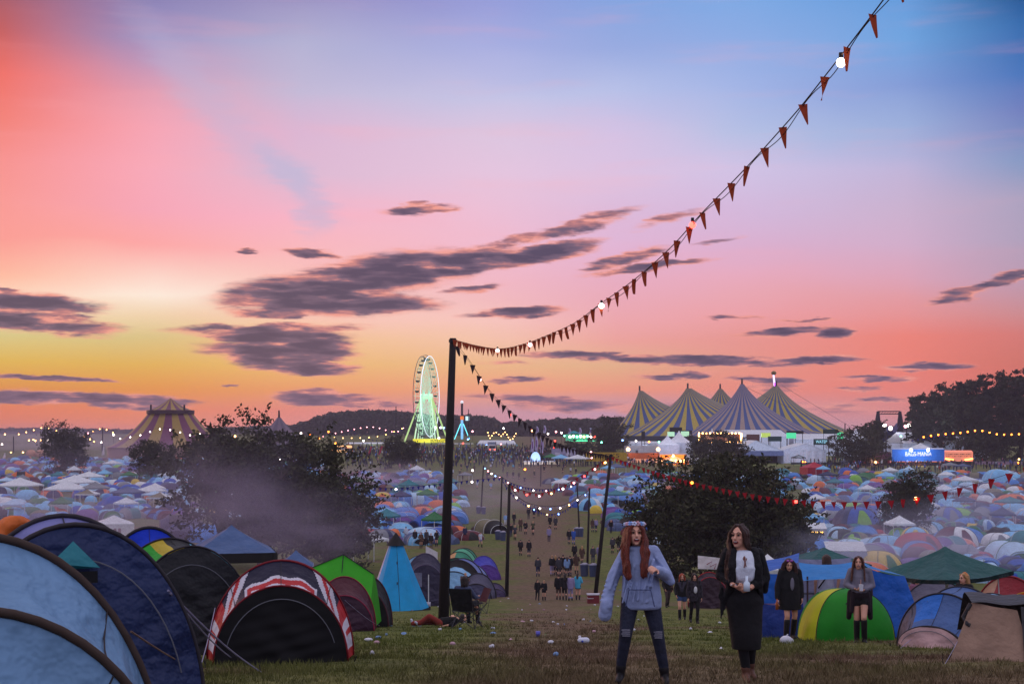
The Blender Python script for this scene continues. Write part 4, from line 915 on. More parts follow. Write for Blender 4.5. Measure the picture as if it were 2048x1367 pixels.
# big dark tent behind the pole, with window and piping
SL = fb('charcoal violet nylon', (48, 44, 66), trans=.08)
t, arc = hoop_tent('hooped_tent', 'large charcoal family tent with a square window between tipi and tall pole', GD(852, 73), R(4), [(-.4, 1.2, 2.1, -.05), (.6, 1.25, 2.6, 0), (2.4, 1.1, 2.3, 0), (3.2, .8, .6, 0)], [0, 0, 0], [SL], fb('mauve piping', (86, 74, 104)), .02, front=SL, out=.3)
MB().box((-.5, -.66, 1.38), (.5, .02, .72)).build('window', fb('clear grey pane', (112, 112, 134), trans=.1), t); MB().box((.08, -.70, .9), (.05, .02, 1.5)).build('zip', WHITEP, t)
hoop_tent('hooped_tent', 'tent striped green, teal and peach behind the tall pole base', GD(920, 118), R(-8), [(-1.0, 1.5, 1.55, -.2), (-.2, 1.45, 2.0, -.05), (.6, 1.4, 2.2, .1), (1.6, 1.3, 2.15, .2), (2.6, .8, .4, .3)],
    [lambda u, v: 1 if u < .45 else 0, lambda u, v: 2 if u < .3 else 3, 0, 0], [fb('sea green', (60, 140, 112)), fb('peach', (214, 160, 112)), fb('peach', (214, 160, 112)), fb('mint', (96, 178, 142))], DARKP, .035, front=fb('bottle green', (40, 80, 62)))
t, arc = hoop_tent('hooped_tent', 'pale blue tent with black hoops and dark awning right of the tall pole', GD(918, 90), R(-16), [(-.9, 1.5, 1.5, -.1), (-.1, 1.6, 2.15, 0), (.5, 1.6, 2.2, .1), (2.2, 1.3, 1.7, .2), (2.9, .8, .4, .2)],
    [lambda u, v: 1 if v > .55 else 0, 2, 2, 2], [fb('frost blue', (136, 184, 220)), mat('black canvas', (26, 24, 26)), fb('periwinkle', (120, 134, 190))], DARKP, .04, front=fb('frost blue', (136, 184, 220)), out=.5)
hoop_tent('dome_tent', 'violet blue tent sloping to the right near the lane pole', GD(972, 112), R(24), [(-.5, 1.25, 1.2, -.2), (.3, 1.35, 1.85, -.1), (1.3, 1.3, 1.75, .3), (2.4, .9, .3, .6)], [0, 0, 0], [fb('violet blue', (72, 72, 176))], fb('violet', (96, 62, 150)), .03, front=fb('violet', (96, 62, 150)))
hoop_tent('dome_tent', 'grey domed tent with dark hoop below the violet blue one', GD(955, 84), R(-10), [(-.4, .9, .9, 0), (.3, 1.05, 1.45, 0), (1.3, .9, 1.0, 0)], [0, 0], [fb('dusk grey', (84, 82, 104))], DARKP, .04, front=fb('slate dusk', (70, 70, 98)))
hoop_tent('dome_tent', 'small dark purple dome beside the lane pole foot', GD(990, 86), R(8), [(-.3, .6, .5, 0), (.3, .7, .8, 0), (1.0, .6, .4, 0)], [0, 0], [fb('dark violet', (70, 58, 92))], DARKP, .03, front=fb('dark violet', (70, 58, 92)))
hoop_tent('dome_tent', 'pale blue flat tent with a flag behind the charcoal family tent', GD(845, 121), R(4), [(-.3, 1.5, 1.0, 0), (.5, 1.6, 1.5, 0), (1.5, 1.4, .9, 0)], [0, 0], [fb('frost blue', (136, 184, 220))], DARKP, .03, front=fb('mid blue two', (70, 110, 186)))
f = thing('flag', 'small white and red flag on a stick left of the tall pole', 'flag', GD(852, 116)); MB().tube([(0, 0, 0), (0, 0, 2.6)], .025, 5).build('stick', WHITEP, f)
MB().grid(lambda u, v: (.95 * u, .08 * math.sin(u * 5), 2.55 - 1.0 * v - .5 * u), 8, 6, lambda u, v: 1 if v > .6 else 0).build('cloth', [fb('white cloth', (210, 206, 210)), fb('red cloth', (206, 70, 48))], f)

# blue-grey gazebo left, second small one, green gazebo and low parasol canopy right
GB = fb('steel blue canopy', (78, 104, 150), trans=.3)
gz = gazebo('gazebo', 'blue-grey gazebo with black valance in front of the smoky tree', GD(463, 44), R(14), 2.55, 2.32, 3.12, [GB, GB], leg=mat('black leg', (26, 26, 28), .6), val=.0, sag=.25, legr=.085)
MB().grid(lambda u, v: (lambda q, k: [(-1.29, -1.29), (1.29, -1.29), (1.29, 1.29), (-1.29, 1.29), (-1.29, -1.29)][k][0] + 0 * q)(0, 0) if False else (lambda q: (1.29 * max(-1, min(1, 1.5 * math.cos(q) * 1.0)), 1.29 * max(-1, min(1, 1.5 * math.sin(q))), 2.34 - .3 * v))(2 * math.pi * u), 64, 1, wrap=True).build('dark_valance', mat('black canvas', (26, 24, 26)), gz)
gazebo('gazebo', 'small blue-grey gazebo with white side walls right of the bigger one', GD(592, 78), R(8), 1.9, 2.1, 2.9, [GB, GB], val=.2, leg=WHITEP)
GG = fb('bottle green canopy', (26, 84, 84), trans=.2)
g = gazebo('gazebo', 'dark green gazebo roof with cream edge behind the blue frame tent', GD(1648, 56), R(10), 2.75, 2.12, 2.7, [GG, fb('cream edge', (206, 190, 190)), GG, GG], val=.25, leg=POLEM)
pc = GD(1890, 35); t = thing('gazebo', 'wide dark green canopy on bunched white poles at the right', 'gazebo', pc, R(28)); GT = fb('dark teal canopy', (24, 78, 78), trans=.15, bump=.6)
def pf(u, v):
    q = u * 4; k = int(q) % 4; f = q - int(q); cs = [(-1.12, -1.12), (1.12, -1.12), (1.12, 1.12), (-1.12, 1.12)]; p, r = cs[k], cs[(k + 1) % 4]
    x, y = p[0] + (r[0] - p[0]) * f, p[1] + (r[1] - p[1]) * f; return (x * v, y * v, 2.12 - .62 * v ** .8 - .16 * math.sin(math.pi * f) * v ** 2 * (1.4 - v) + .05 * x * v)
MB().grid(pf, 64, 10, wrap=True).build('canopy', GT, t, True); MB().grid(lambda u, v: (pf(u, 1)[0] * 1.01, pf(u, 1)[1] * 1.01, pf(u, 1)[2] - .10 * v), 64, 1, wrap=True).build('valance', fb('black green edge', (16, 40, 42)), t)
for k in range(4): MB().tube([(-.18 + .05 * k, -.2 + .03 * k, 0), (-.16 + .05 * k, -.2 + .03 * k, 1.55)], .017, 6).build('leg', WHITEP, t)
MB().tube([(.95, -.9, 0), (.88, -.86, 1.5)], .016, 6).build('leg', WHITEP, t)

# big blue frame tent
BT = fb('frame tent blue', (34, 96, 190), trans=.3, bscale=1.6); BTD = fb('frame tent navy', (40, 62, 136), trans=.15); BTL = fb('frame tent awning', (60, 140, 214), trans=.35)
bp = GD(1680, 30.5); s = F / 30.5; t = thing('frame_tent', 'big blue frame tent with open porch behind the green and yellow dome', 'tent', bp)
def lx(px): return (px - 1680) / s
def lz(py): return (HY - py) / s - bp.z
def panel(nm, pts, m, n=8, wob=.03):
    a, b, c, d = [Vector(p) for p in pts]
    def fn(u, v):
        p = a.lerp(b, u).lerp(d.lerp(c, u), v); p.y += wob * math.sin(u * 9 + v * 4) * math.sin(math.pi * u); p.z -= wob * 1.5 * math.sin(math.pi * u) * v; return p
    return MB().grid(fn, n * 2, n).build(nm, m, t, True)
panel('side_wall', [(lx(1524), 0, 0), (lx(1612), -.1, 0), (lx(1606), 0, lz(1206)), (lx(1524), 0, lz(1206))], BTD)
panel('side_wall', [(lx(1524), 0, lz(1206)), (lx(1606), 0, lz(1206)), (lx(1604), .05, lz(1140)), (lx(1528), .05, lz(1146))], BT)
panel('awning', [(lx(1602), -.25, lz(1158)), (lx(1736), -.25, lz(1150)), (lx(1730), .5, lz(1124)), (lx(1606), .5, lz(1128))], BTL, wob=.05)
panel('roof', [(lx(1528), .05, lz(1146)), (lx(1606), .5, lz(1128)), (lx(1640), 2.2, lz(1122)), (lx(1540), 2.2, lz(1140))], BT)
panel('side_wall', [(lx(1738), -.1, 0), (lx(1848), -.3, 0), (lx(1812), .1, lz(1152)), (lx(1738), 0, lz(1136))], BT)
panel('roof', [(lx(1738), 0, lz(1136)), (lx(1812), .1, lz(1152)), (lx(1830), 2.0, lz(1160)), (lx(1736), 1.2, lz(1124))], BTL)
panel('back_wall', [(lx(1600), 1.9, 0), (lx(1745), 1.9, 0), (lx(1745), 1.9, lz(1130)), (lx(1600), 1.9, lz(1130))], fb('inner lining', (140, 146, 178)))
for px in (1611, 1739): MB().tube([(lx(px), -.22, 0), (lx(px), -.2, lz(1150))], .02, 6).build('pole', mat('brown pole', (60, 40, 44), .6), t)
MB().box((lx(1655), 1.8, lz(1205)), (.9, .05, .04)).build('rail', POLEM, t)
# green and yellow dome
gp = GP(1712, 1281) + Vector((0, .9, -.08)); t = thing('dome_tent', 'green dome tent with a yellow left panel at the right front', 'tent', gp, R(0)); fn = dome_fn(.92, 1.02, .12)
GN, YL = fb('leaf green nylon', (28, 138, 30), trans=.35, bump=.2), fb('acid yellow nylon', (206, 204, 40), trans=.35, bump=.2)
MB().grid(lambda u, v: fn(u * 2 * math.pi - R(12), v * math.pi / 2 * .995), 64, 14, lambda u, v: 1 if .49 < u < .655 else (1 if .93 < u and v < .2 else 0), wrap=True).build('flysheet', [GN, YL], t, True)
for q in (.655 * 360 - 12, .95 * 360 - 12): MB().tube([fn(R(q), x) * 1.006 for x in np.linspace(0, 1.56, 14)], .008, 5).build('seam', DARKP, t)
MB().add([(-.26, -.62, .70), (-.10, -.62, .82), (-.16, -.66, .60)], [(0, 1, 2)]).build('vent_flap', DARKP, t)
# grey-blue hooped tent and the tan one at the right edge
SB = fb('dusty blue nylon', (76, 104, 156)); t, arc = hoop_tent('hooped_tent', 'dusty blue hooped tent with a bright blue patch right of the green dome', GP(1905, 1292), R(-24), [(-.75, .62, .42, -.05), (-.35, .86, .95, 0), (.3, .86, 1.02, .05), (1.5, .7, .8, .1), (2.0, .5, .2, .1)],
   [lambda u, v: 1 if u < .3 else (2 if u < .5 and v > .3 else 0), 0, lambda u, v: 3 if u > .5 else 0, 0], [SB, fb('smoke grey nylon', (92, 90, 108)), fb('azure nylon', (50, 116, 206)), fb('frost blue', (136, 184, 220))], DARKP, .018, front=fb('rose cream nylon', (188, 152, 150)), out=.3)
t = thing('ridge_tent', 'tan canvas tent with dark roof cut by the right edge of the picture', 'tent', GP(1985, 1318), R(-10)); TAN = fb('tan canvas', (146, 118, 100), trans=.1, bump=.3, bscale=3.5); TD = fb('dark canvas', (46, 44, 48), trans=.03, bump=.6)
MB().grid(lambda u, v: (-.58 + .95 * u - .30 * (v - .5) * (u - .5) + .20 * v * (1 - u), -.55 + .35 * v + .05 * math.sin(u * 9) * v, .80 * v * (1 - .12 * u)), 14, 12).build('front_wall', TAN, t, True)
MB().grid(lambda u, v: (-.30 + 1.9 * u, -.2 + 1.5 * v, .80 - .05 * u + .06 * math.sin(v * 3.1) * (1 - .4 * u) - .8 * max(0, v - .55) * 1.6 + .015 * math.sin(u * 20)), 20, 12).build('roof', TD, t, True)
MB().grid(lambda u, v: (.33 + 1.4 * u, -.56 + .32 * v, .76 * v), 14, 8).build('side_wall', TD, t, True)
MB().tube([(-.32, -.22, .79), (-.42, -.24, .60), (-.38, -.3, .52), (-.34, -.3, .5)], .03, 6).build('tie_flap', TD, t)
# smaller tents behind at the right
hoop_tent('hooped_tent', 'dark red hooped tent with black door at the right edge under the canopy', GD(2008, 36), R(-26), [(-.3, .9, .85, 0), (.3, 1.0, 1.36, 0), (1.5, .9, 1.0, 0)], [lambda u, v: 1 if u < .4 else 0, 0], [fb('claret nylon', (136, 32, 44)), fb('sand nylon', (172, 134, 112))], fb('claret nylon', (136, 32, 44)), .03, front=mat('black mesh door', (17, 17, 20)), out=.2)
hoop_tent('dome_tent', 'flat orange and grey tent behind the bunched white poles', GD(1880, 40), R(14), [(-.2, 1.0, .95, 0), (.4, 1.1, 1.3, 0), (1.4, .9, .8, 0)], [1, 0], [fb('rust orange nylon', (206, 92, 48)), fb('smoke grey nylon', (92, 90, 108))], DARKP, .02, front=fb('plum grey nylon', (104, 84, 112)))
hoop_tent('ridge_tent', 'burnt orange tent slope at the right edge above the tan tent', GD(2078, 29), R(-20), [(-.4, .8, 1.0, 0), (.6, .8, 1.12, 0), (1.4, .6, .4, 0)], [0, 0], [fb('burnt orange nylon', (214, 90, 30), trans=.35)], fb('yellow tape', (210, 160, 50)), .012, front=fb('burnt orange nylon', (214, 90, 30)), squash=1.0)
hoop_tent('hooped_tent', 'black tent with thin red hoop behind the two walking girls', GD(1420, 68), R(6), [(-.2, .95, 1.5, 0), (.4, 1.0, 1.68, 0), (1.6, .9, 1.2, 0)], [0, 0], [fb('dark mulberry nylon', (48, 30, 42), trans=.05)], fb('scarlet piping', (176, 30, 40)), .02, front=fb('dark mulberry nylon', (48, 30, 42)))
gazebo('gazebo', 'white tent with small black windows behind the woman in the black coat', GD(1535, 60), R(-8), 1.7, 1.9, 2.5, [fb('white'  , PAL['white'])] * 2, val=.5)
hoop_tent('hooped_tent', 'mauve grey tent with white ribs at the left side of the blue frame tent', GD(1520, 36), R(10), [(-.3, .55, .9, 0), (.3, .6, 1.25, 0), (1.1, .5, .6, 0)], [0, 0], [fb('mauve nylon', (120, 96, 132))], fb('pink piping', (200, 150, 160)), .02, front=fb('mauve nylon', (120, 96, 132)))
# long white tarp shelter and lit box tent at the right edge of the broad tree
for (px, py, w, hh, lab, ny) in ((1690, 1150, 78, 66, 'pale blue-grey boxy shelter with white sloping roof right of the broad tree', 0), (1622, 1088, 58, 42, 'white box tent with yellow lamps inside beside the broad tree', 6)):
    p = GP(px, py); s_ = F / p.y; w_, h_ = w / s_, hh / s_; t = thing('shelter', lab, 'shelter', p, R(-6))
    MB().grid(lambda u, v: (-w_ / 2 + w_ * u, -1.2 + 2.4 * v, h_ * (.78 + .22 * v)), 6, 4).build('roof', fab('white'), t); MB().grid(lambda u, v: (-w_ / 2 + w_ * u, -1.15 + .02 * math.sin(u * 30), h_ * .76 * v), 24, 2).build('wall', fb('grey blue tarp', (150, 164, 190)), t)
    for q in (-1, 1): MB().box((q * w_ / 2, 0, h_ * .38), (.04, 2.3, h_ * .76)).build('side_wall', fb('grey blue tarp', (150, 164, 190)), t)
    for k in range(ny): MB().ball((-.1 + .24 * k, -1.2, h_ * .62), .07, 8, 6).build('bulb', glow('amber bulb', (255, 190, 60), 5), t)

# guy ropes: each runs from a tent pole to its own peg
ROPE = mat('pale rope', (128, 124, 150), .8, .1); ROPE2 = mat('brown rope', (104, 78, 62), .8, .1)
def guy(a, b, lab, m, r=.006):
    t = thing('guy_rope', lab, 'rope', b); a, b = Vector(a), Vector(b); d = a - b
    MB().tube([d * (1 - k / 8) - Vector((0, 0, .05 * math.sin(math.pi * k / 8))) for k in range(9)], r, 5).build('rope', m, t); MB().tube([(0, 0, -.03), (-.02, 0, .09)], .007, 5).build('peg', STEEL, t)
guy(AT(336, 1180, 11.05), GP(522, 1343), 'pale guy rope from the navy tent crossing the black tent, upper one', ROPE, .009)
guy(AT(341, 1186, 11.1), GP(470, 1320), 'pale guy rope from the navy tent, lower one ending by the flag tent', ROPE, .008)
guy(AT(262, 1262, 7.4), GP(412, 1336), 'brown guy rope running from the light blue tent over the navy front', ROPE2, .006)
guy(AT(430, 1215, 18.9), GP(395, 1352), 'pale guy rope at the left foot of the flag tent', ROPE, .006)
guy(AT(1905, 1192, 27.0), GP(1800, 1296), 'pale guy rope between green dome and dusty blue tent', ROPE, .005)
guy(AT(1940, 1222, 20.6), GP(1888, 1330), 'thin guy rope of the tan tent at the right edge', ROPE, .004)
guy(AT(690, 1200, 19.0), GP(762, 1251), 'thin guy rope right of the flag tent', ROPE, .005)
# ================================================================ people
def remesh(mb, name, mats, vox, smooth=3, fac=.5):
    me = mb.mesh('tmp', [mats[0]]); o = bpy.data.objects.new('tmp', me); COL.objects.link(o)
    m = o.modifiers.new('r', 'REMESH'); m.mode = 'VOXEL'; m.voxel_size = vox; m.use_smooth_shade = True
    if smooth: sm = o.modifiers.new('s', 'SMOOTH'); sm.factor = fac; sm.iterations = smooth
    dg = bpy.context.evaluated_depsgraph_get(); out = bpy.data.meshes.new_from_object(o.evaluated_get(dg)); bpy.data.objects.remove(o); bpy.data.meshes.remove(me)
    out.name = name; out.materials.clear()
    for q in mats: out.materials.append(q)
    out.polygons.foreach_set('use_smooth', np.ones(len(out.polygons), dtype=bool)); return out
V3 = Vector
def pose(**k):
    P = dict(pelvis=(0, 0, .93), waist=(0, 0, 1.08), chest=(0, .0, 1.24), neck=(0, .015, 1.42), head=(0, -.01, 1.55),
        shL=(-.165, .01, 1.375), elL=(-.215, .02, 1.10), wrL=(-.225, -.05, .86), shR=(.165, .01, 1.375), elR=(.215, .02, 1.10), wrR=(.225, -.05, .86),
        hipL=(-.085, 0, .90), knL=(-.095, -.02, .49), anL=(-.095, .03, .09), toL=(-.105, -.13, .03), hipR=(.085, 0, .90), knR=(.095, -.02, .49), anR=(.095, .03, .09), toR=(.105, -.13, .03))
    P.update(k); return {a: V3(b) for a, b in P.items()}
def hand(mb, wr, el, side, curl=.5, r=.0085, n=8, spread=(0, -1, 0)):
    """palm, four unequal bent fingers and a thumb leaving the side of the palm"""
    d = (wr - el).normalized(); sd = V3(spread); sd = (sd - d * sd.dot(d)).normalized(); nm = d.cross(sd).normalized()
    if nm.x * side > 0: nm = -nm                       # palm looks towards the body
    for q in (-.55, -.18, .18, .55): mb.cap(wr + d * .012 + sd * q * .035, wr + d * .085 + sd * q * .062, .015, .0125, n)
    for q, ln in zip((.58, .2, -.2, -.56), (.068, .078, .072, .056)):
        b = wr + d * .088 + sd * q * .062; k = curl; v = (d * math.cos(k) + nm * math.sin(k)).normalized(); m1 = b + v * ln * .5; v2 = (d * math.cos(2.1 * k) + nm * math.sin(2.1 * k)).normalized()
        mb.cap(b, m1, r * 1.1, r, n); mb.cap(m1, m1 + v2 * ln * .5, r, r * .8, n)
    b = wr + d * .03 + sd * .034; m1 = b + (d * .6 + sd * .7 + nm * .25).normalized() * .036; mb.cap(b, m1, .0125, .0105, n); mb.cap(m1, m1 + (d * .9 + sd * .25 + nm * .35).normalized() * .03, .0105, .0085, n)
def hrot(yaw, pitch=0, roll=0): return Euler((R(pitch), R(roll), R(yaw)), 'XYZ').to_matrix()
def body_mb(P, yaw=0, pitch=0, fat=1.0, hands=True, curl=.5, n=10, fine=True):
    mb = MB(); c = mb.cap; f = fat
    mb.ball(P['pelvis'], (.155 * f, .105 * f, .12), 14, 10); mb.ball(P['chest'], (.145 * f, .10 * f, .19), 14, 10); c(P['pelvis'], P['chest'], .115 * f, .115 * f, 14)
    c(P['shL'], P['shR'], .06, .06, n); c(P['chest'] + V3((0, .01, .1)), P['neck'], .085, .052, 12); c(P['neck'], P['head'] + V3((0, .01, -.05)), .05, .048, 12)
    for s in 'LR':
        c(P['sh' + s], P['el' + s], .048 * f, .037 * f, n); c(P['el' + s], P['wr' + s], .038 * f, .025, n)
        c(P['hip' + s], P['kn' + s], .085 * f, .055 * f, n); mid = P['kn' + s].lerp(P['an' + s], .3) + V3((0, .018, 0)); c(P['kn' + s], mid, .054 * f, .055 * f, n); c(mid, P['an' + s], .055 * f, .036, n)
        c(P['an' + s] + V3((0, .02, -.045)), P['to' + s], .035, .028, n); c(P['an' + s], P['an' + s] + V3((0, .0, -.05)), .036, .036, n)
        if hands: hand(mb, P['wr' + s], P['el' + s], -1 if s == 'L' else 1, curl)
        else: c(P['wr' + s], P['wr' + s] + (P['wr' + s] - P['el' + s]).normalized() * .12, .03, .024, 8)
    M = hrot(yaw, pitch); h = P['head']
    def at(x, y, z): return h + M @ V3((x, y, z))
    rt = M.to_euler()
    mb.ball(at(0, .012, .03), (.073, .092, .088), 16, 12, rot=rt); mb.ball(at(0, -.022, -.045), (.057, .066, .072), 14, 10, rot=rt)
    if fine:
        c(at(0, -.086, .012), at(0, -.104, -.024), .010, .016, 8); mb.ball(at(0, -.066, -.098), (.024, .02, .018), 8, 6)
        for q in (-1, 1):
            mb.ball(at(q * .073, .012, -.012), (.012, .022, .032), 8, 6, rot=rt); c(at(q * .012, -.083, .034), at(q * .05, -.068, .032), .011, .010, 8); mb.ball(at(q * .038, -.06, -.02), (.022, .018, .02), 8, 6)
    return mb, at
SKIN = mat('skin', (206, 152, 128), .5, .06, 6, spec=.35); EYE = mat('dark eye', (22, 16, 16), .3, .05); MOUTH = mat('open mouth', (70, 20, 24), .5, .1); LIPS = mat('lips', (150, 62, 66), .45, .1); TEETH = mat('teeth', (214, 204, 196), .4, .05)
def hairmat(nm, c): return mat('hair ' + nm, c, .45, .45, 9.0, .7, 22, spec=.45, detail=5, stretch=(6, 6, .8))
def face_parts(root, at, smile=.5, brow=(60, 36, 26), rt=None):
    for q in (-1, 1):
        MB().ball(at(q * .031, -.079, .012), (.013, .009, .0085), 10, 8, rot=rt).build('eye', EYE, root, True)
        MB().tube([at(q * .014, -.092, .036), at(q * .032, -.09, .044), at(q * .052, -.076, .036)], [.003, .0045, .003], 5).build('eyebrow', mat('eyebrow', brow, .7), root)
    MB().ball(at(0, -.079, -.062), (.026, .014, .006 + .010 * smile), 14, 8, rot=rt).build('mouth', MOUTH, root, True)
    if smile > .3: MB().ball(at(0, -.0885, -.0555), (.019, .006, .0050), 10, 6, rot=rt).build('teeth', TEETH, root, True)
    MB().tube([at(x, -.090 + abs(x) * .5 , -.062 + s * (.005 + .010 * smile) * (1 - (x / .03) ** 2)) for s in (1, -1) for x in (np.linspace(-.028, .028, 9) if s > 0 else np.linspace(.028, -.028, 9))], .0042, 5).build('lips', LIPS, root, True)
def person(label, loc, rz, P, sc=1.0, yaw=0, pitch=0, fat=1.0, vox=.011, smile=.5, curl=.5, skin=None, face=True, group=None):
    mb, at = body_mb(P, yaw, pitch, fat, True, curl)
    o = link('person', remesh(mb, 'person', [skin or SKIN], vox, 3)); o.location = loc; o.rotation_euler = (0, 0, rz); o.scale = (sc, sc, sc); tag(o, label, 'person', group)
    if face: face_parts(o, at, smile, rt=hrot(yaw, pitch).to_euler())
    return o, at
def garment(root, nm, mb, m, vox=.014, smooth=3): return link(nm, remesh(mb, nm, m if isinstance(m, list) else [m], vox, smooth), root)
def legs(P, s='LR', rt=.098, rk=.066, ra=.05, top=.14, to='an', hips=True):
    mb = MB()
    if hips: mb.ball(P['pelvis'], (.17, .122, .13), 14, 10); mb.cap(P['pelvis'], P['waist'], .125, .12, 12)
    for q in s:
        mb.cap(P['hip' + q], P['kn' + q], rt, rk, 12)
        if to == 'an': mb.cap(P['kn' + q], P['an' + q] + V3((0, 0, .02)), rk, ra, 12)
    return mb
def boots(P, h=.0, r=.052, legs_='LR'):
    mb = MB()
    for s in legs_:
        mb.cap(P['an' + s], P['an' + s].lerp(P['kn' + s], h), r, r * 1.15, 10); mb.cap(P['an' + s] + V3((0, .025, -.05)), P['to' + s], .044, .036, 10); mb.cap(P['an' + s], P['an' + s] + V3((0, .01, -.05)), r, .048, 10)
    return mb
def pair(root, nm, P, h, r, m, vox):
    for q in 'LR': garment(root, nm, boots(P, h, r, q), m, vox)
def long_hair(at, strands, cap=True, seed=1, r=.017, back=.28):
    """cap over the skull, then locks: strands = list of (start, mid, end) lists of points in world local coords"""
    mb = MB(); q = random.Random(seed)
    if cap:
        mb.ball(at(0, .03, .045), (.086, .098, .088), 14, 10)
        for k in range(9):
            a = R(-100 + 25 * k); mb.cap(at(.07 * math.sin(a), .03 + .07 * math.cos(a), .06), at(.082 * math.sin(a), .05 + .075 * math.cos(a), -.10), .03, .028, 8)
    for pts, n, wd in strands:
        for k in range(n):
            j = V3((q.uniform(-wd, wd), q.uniform(-wd, wd) * .7, q.uniform(-.03, .03))); pp = [V3(p) + j * (.5 + .6 * i / len(pts)) for i, p in enumerate(pts)]
            rr = [r * (1.15 - .75 * i / (len(pts) - 1)) for i in range(len(pts))]
            for (a, ra), (b, rb) in zip(zip(pp, rr), zip(pp[1:], rr[1:])): mb.cap(a, b, ra, rb, 7)
    return mb

def curtain(mb, A, B, n, r=.012, seed=1, jit=.012):
    q = random.Random(seed)
    for k in range(n):
        t = q.random(); cut = q.uniform(.82, 1.0); pts = [V3(a).lerp(V3(b), t) + V3((q.gauss(0, jit), q.gauss(0, jit) * .7, q.gauss(0, jit))) * min(1, .3 + i * .3) for i, (a, b) in enumerate(zip(A, B))]
        pts[-1] = pts[-2].lerp(pts[-1], cut); m = len(pts) - 1
        for i in range(m): mb.cap(pts[i], pts[i + 1], r * (1.2 - .7 * i / m), r * (1.2 - .7 * (i + 1) / m), 6)
    return mb
# ---- the laughing woman in the hoodie
loc = GD(1281, 14.5); s = F / 14.5
P = pose(head=(-.055, -.03, 1.535), neck=(-.03, 0, 1.41), shL=(-.150, 0, 1.35), shR=(.135, 0, 1.365), elL=(-.275, -.01, 1.10), wrL=(-.345, -.07, .86), elR=(.262, -.03, 1.12), wrR=(.165, -.22, 1.19),
   hipL=(-.10, 0, .88), knL=(-.15, -.10, .53), anL=(-.205, .06, .13), toL=(-.225, -.08, .05), hipR=(.10, 0, .88), knR=(.175, .0, .50), anR=(.245, .10, .11), toR=(.26, -.04, .03))
W1, at = person('laughing woman in a pale blue hoodie with long auburn hair and flower crown', loc, R(-5), P, 1.0, yaw=10, pitch=-8, vox=.007, smile=1.0, curl=.9)
HOOD = mat('hoodie fleece', (140, 154, 192), .9, .1, 5, .45, 7); mb = MB()
mb.loft([(.01, 0, .775, .188, .14), (.01, 0, .80, .205, .155), (.01, 0, .90, .205, .158), (0, 0, 1.08, .185, .145), (-.005, -.01, 1.24, .170, .13), (-.01, 0, 1.34, .145, .105), (-.015, 0, 1.40, .085, .08)], 28); mb.cap(P['shL'] + V3((.03, 0, -.01)), P['shR'] - V3((.03, 0, .01)), .072, .072, 12)
for q in 'LR':
    mb.cap(P['sh' + q], P['el' + q], .062, .064, 14); mb.cap(P['el' + q], P['wr' + q] - (P['wr' + q] - P['el' + q]) * .08, .064, .054, 14)
mb.cap(P['wrL'] + (P['elL'] - P['wrL']) * .2, P['wrL'] + V3((-.015, -.016, -.140)), .064, .070, 14); mb.ball(P['wrL'] + V3((-.012, -.055, -.055)), (.055, .045, .085)); mb.ball(P['wrL'] + V3((.015, -.05, -.03)), (.05, .05, .07)); mb.cap(P['elR'], P['elR'] + V3((.045, 0, -.06)), .068, .045, 10)
mb.ball((-.02, .085, 1.37), (.12, .06, .07)); mb.cap((-.09, -.05, 1.385), (.06, -.06, 1.385), .035, .035, 10)
for k in range(7): mb.cap((-.18 + .05 * k, -.19 + .006 * k * k * .3, .86 + .02 * (k % 2)), (-.12 + .04 * k, -.16, 1.08 - .02 * (k % 3)), .012, .006, 6)      # folds
for a_, b_, r_ in (((-.13, -.10, 1.32), (-.17, -.135, .96), .022), ((.13, -.11, 1.28), (.03, -.17, .97), .022), ((.15, -.09, 1.20), (.10, -.15, 1.02), .018), ((-.07, -.135, 1.22), (-.12, -.15, 1.0), .018), ((.16, -.06, .98), (.06, -.16, .86), .02), ((-.22, -.06, 1.24), (-.31, -.10, .98), .020), ((-.20, .02, 1.25), (-.33, -.02, .92), .020), ((.20, -.05, 1.26), (.27, -.09, 1.14), .018), ((.16, -.07, 1.30), (.25, -.08, 1.19), .016)): mb.cap(a_, b_, r_, r_ * .6, 6)
for k in range(4): c_ = P['elR'].lerp(P['wrR'], .2 + .2 * k); mb.cap(c_ + V3((0, -.05, .03)), c_ + V3((.02, .03, -.05)), .018, .014, 6)
for k in range(5): c_ = P['elL'].lerp(P['wrL'], .25 + .2 * k); mb.cap(c_ + V3((-.05, -.03, .02)), c_ + V3((.05, -.04, -.02)), .016, .012, 6)
hd = garment(W1, 'hoodie', mb, HOOD, .009, 2)
pk = MB(); pk.tube([(-.15, -.185, .82), (-.115, -.205, .99), (.10, -.205, .99), (.14, -.185, .82)], .006, 5); pk.build('pocket_seam', mat('hoodie seam', (70, 80, 118), .9), hd)
JEAN = mat('ripped denim', (38, 42, 60), .85, .25, 9, .3, 20); garment(W1, 'jeans', legs(P, rt=.10, rk=.068, ra=.05), JEAN, .011)
RIP = mat('frayed white thread', (150, 150, 165), .9, .2)
for kn, dx in ((P['knL'], 0), (P['knR'], 0)):
    r_ = MB()
    for k in range(4): r_.tube([kn + V3((-.04 + .008 * (k % 2), -.062, .05 - .02 * k)), kn + V3((0, -.073, .052 - .02 * k)), kn + V3((.045, -.060, .05 - .02 * k))], .0045, 5)
    r_.build('knee_rip', RIP, W1)
pair(W1, 'boot', P, .12, .05, mat('black boots', (26, 24, 28), .6), .012)
AUB = hairmat('auburn', (112, 42, 22)); h = P['head']
hm_ = long_hair(at, [([at(0, .08, .05), at(0, .11, -.1), V3((-.05, .12, 1.25))], 12, .07)], True, 4, .0135)
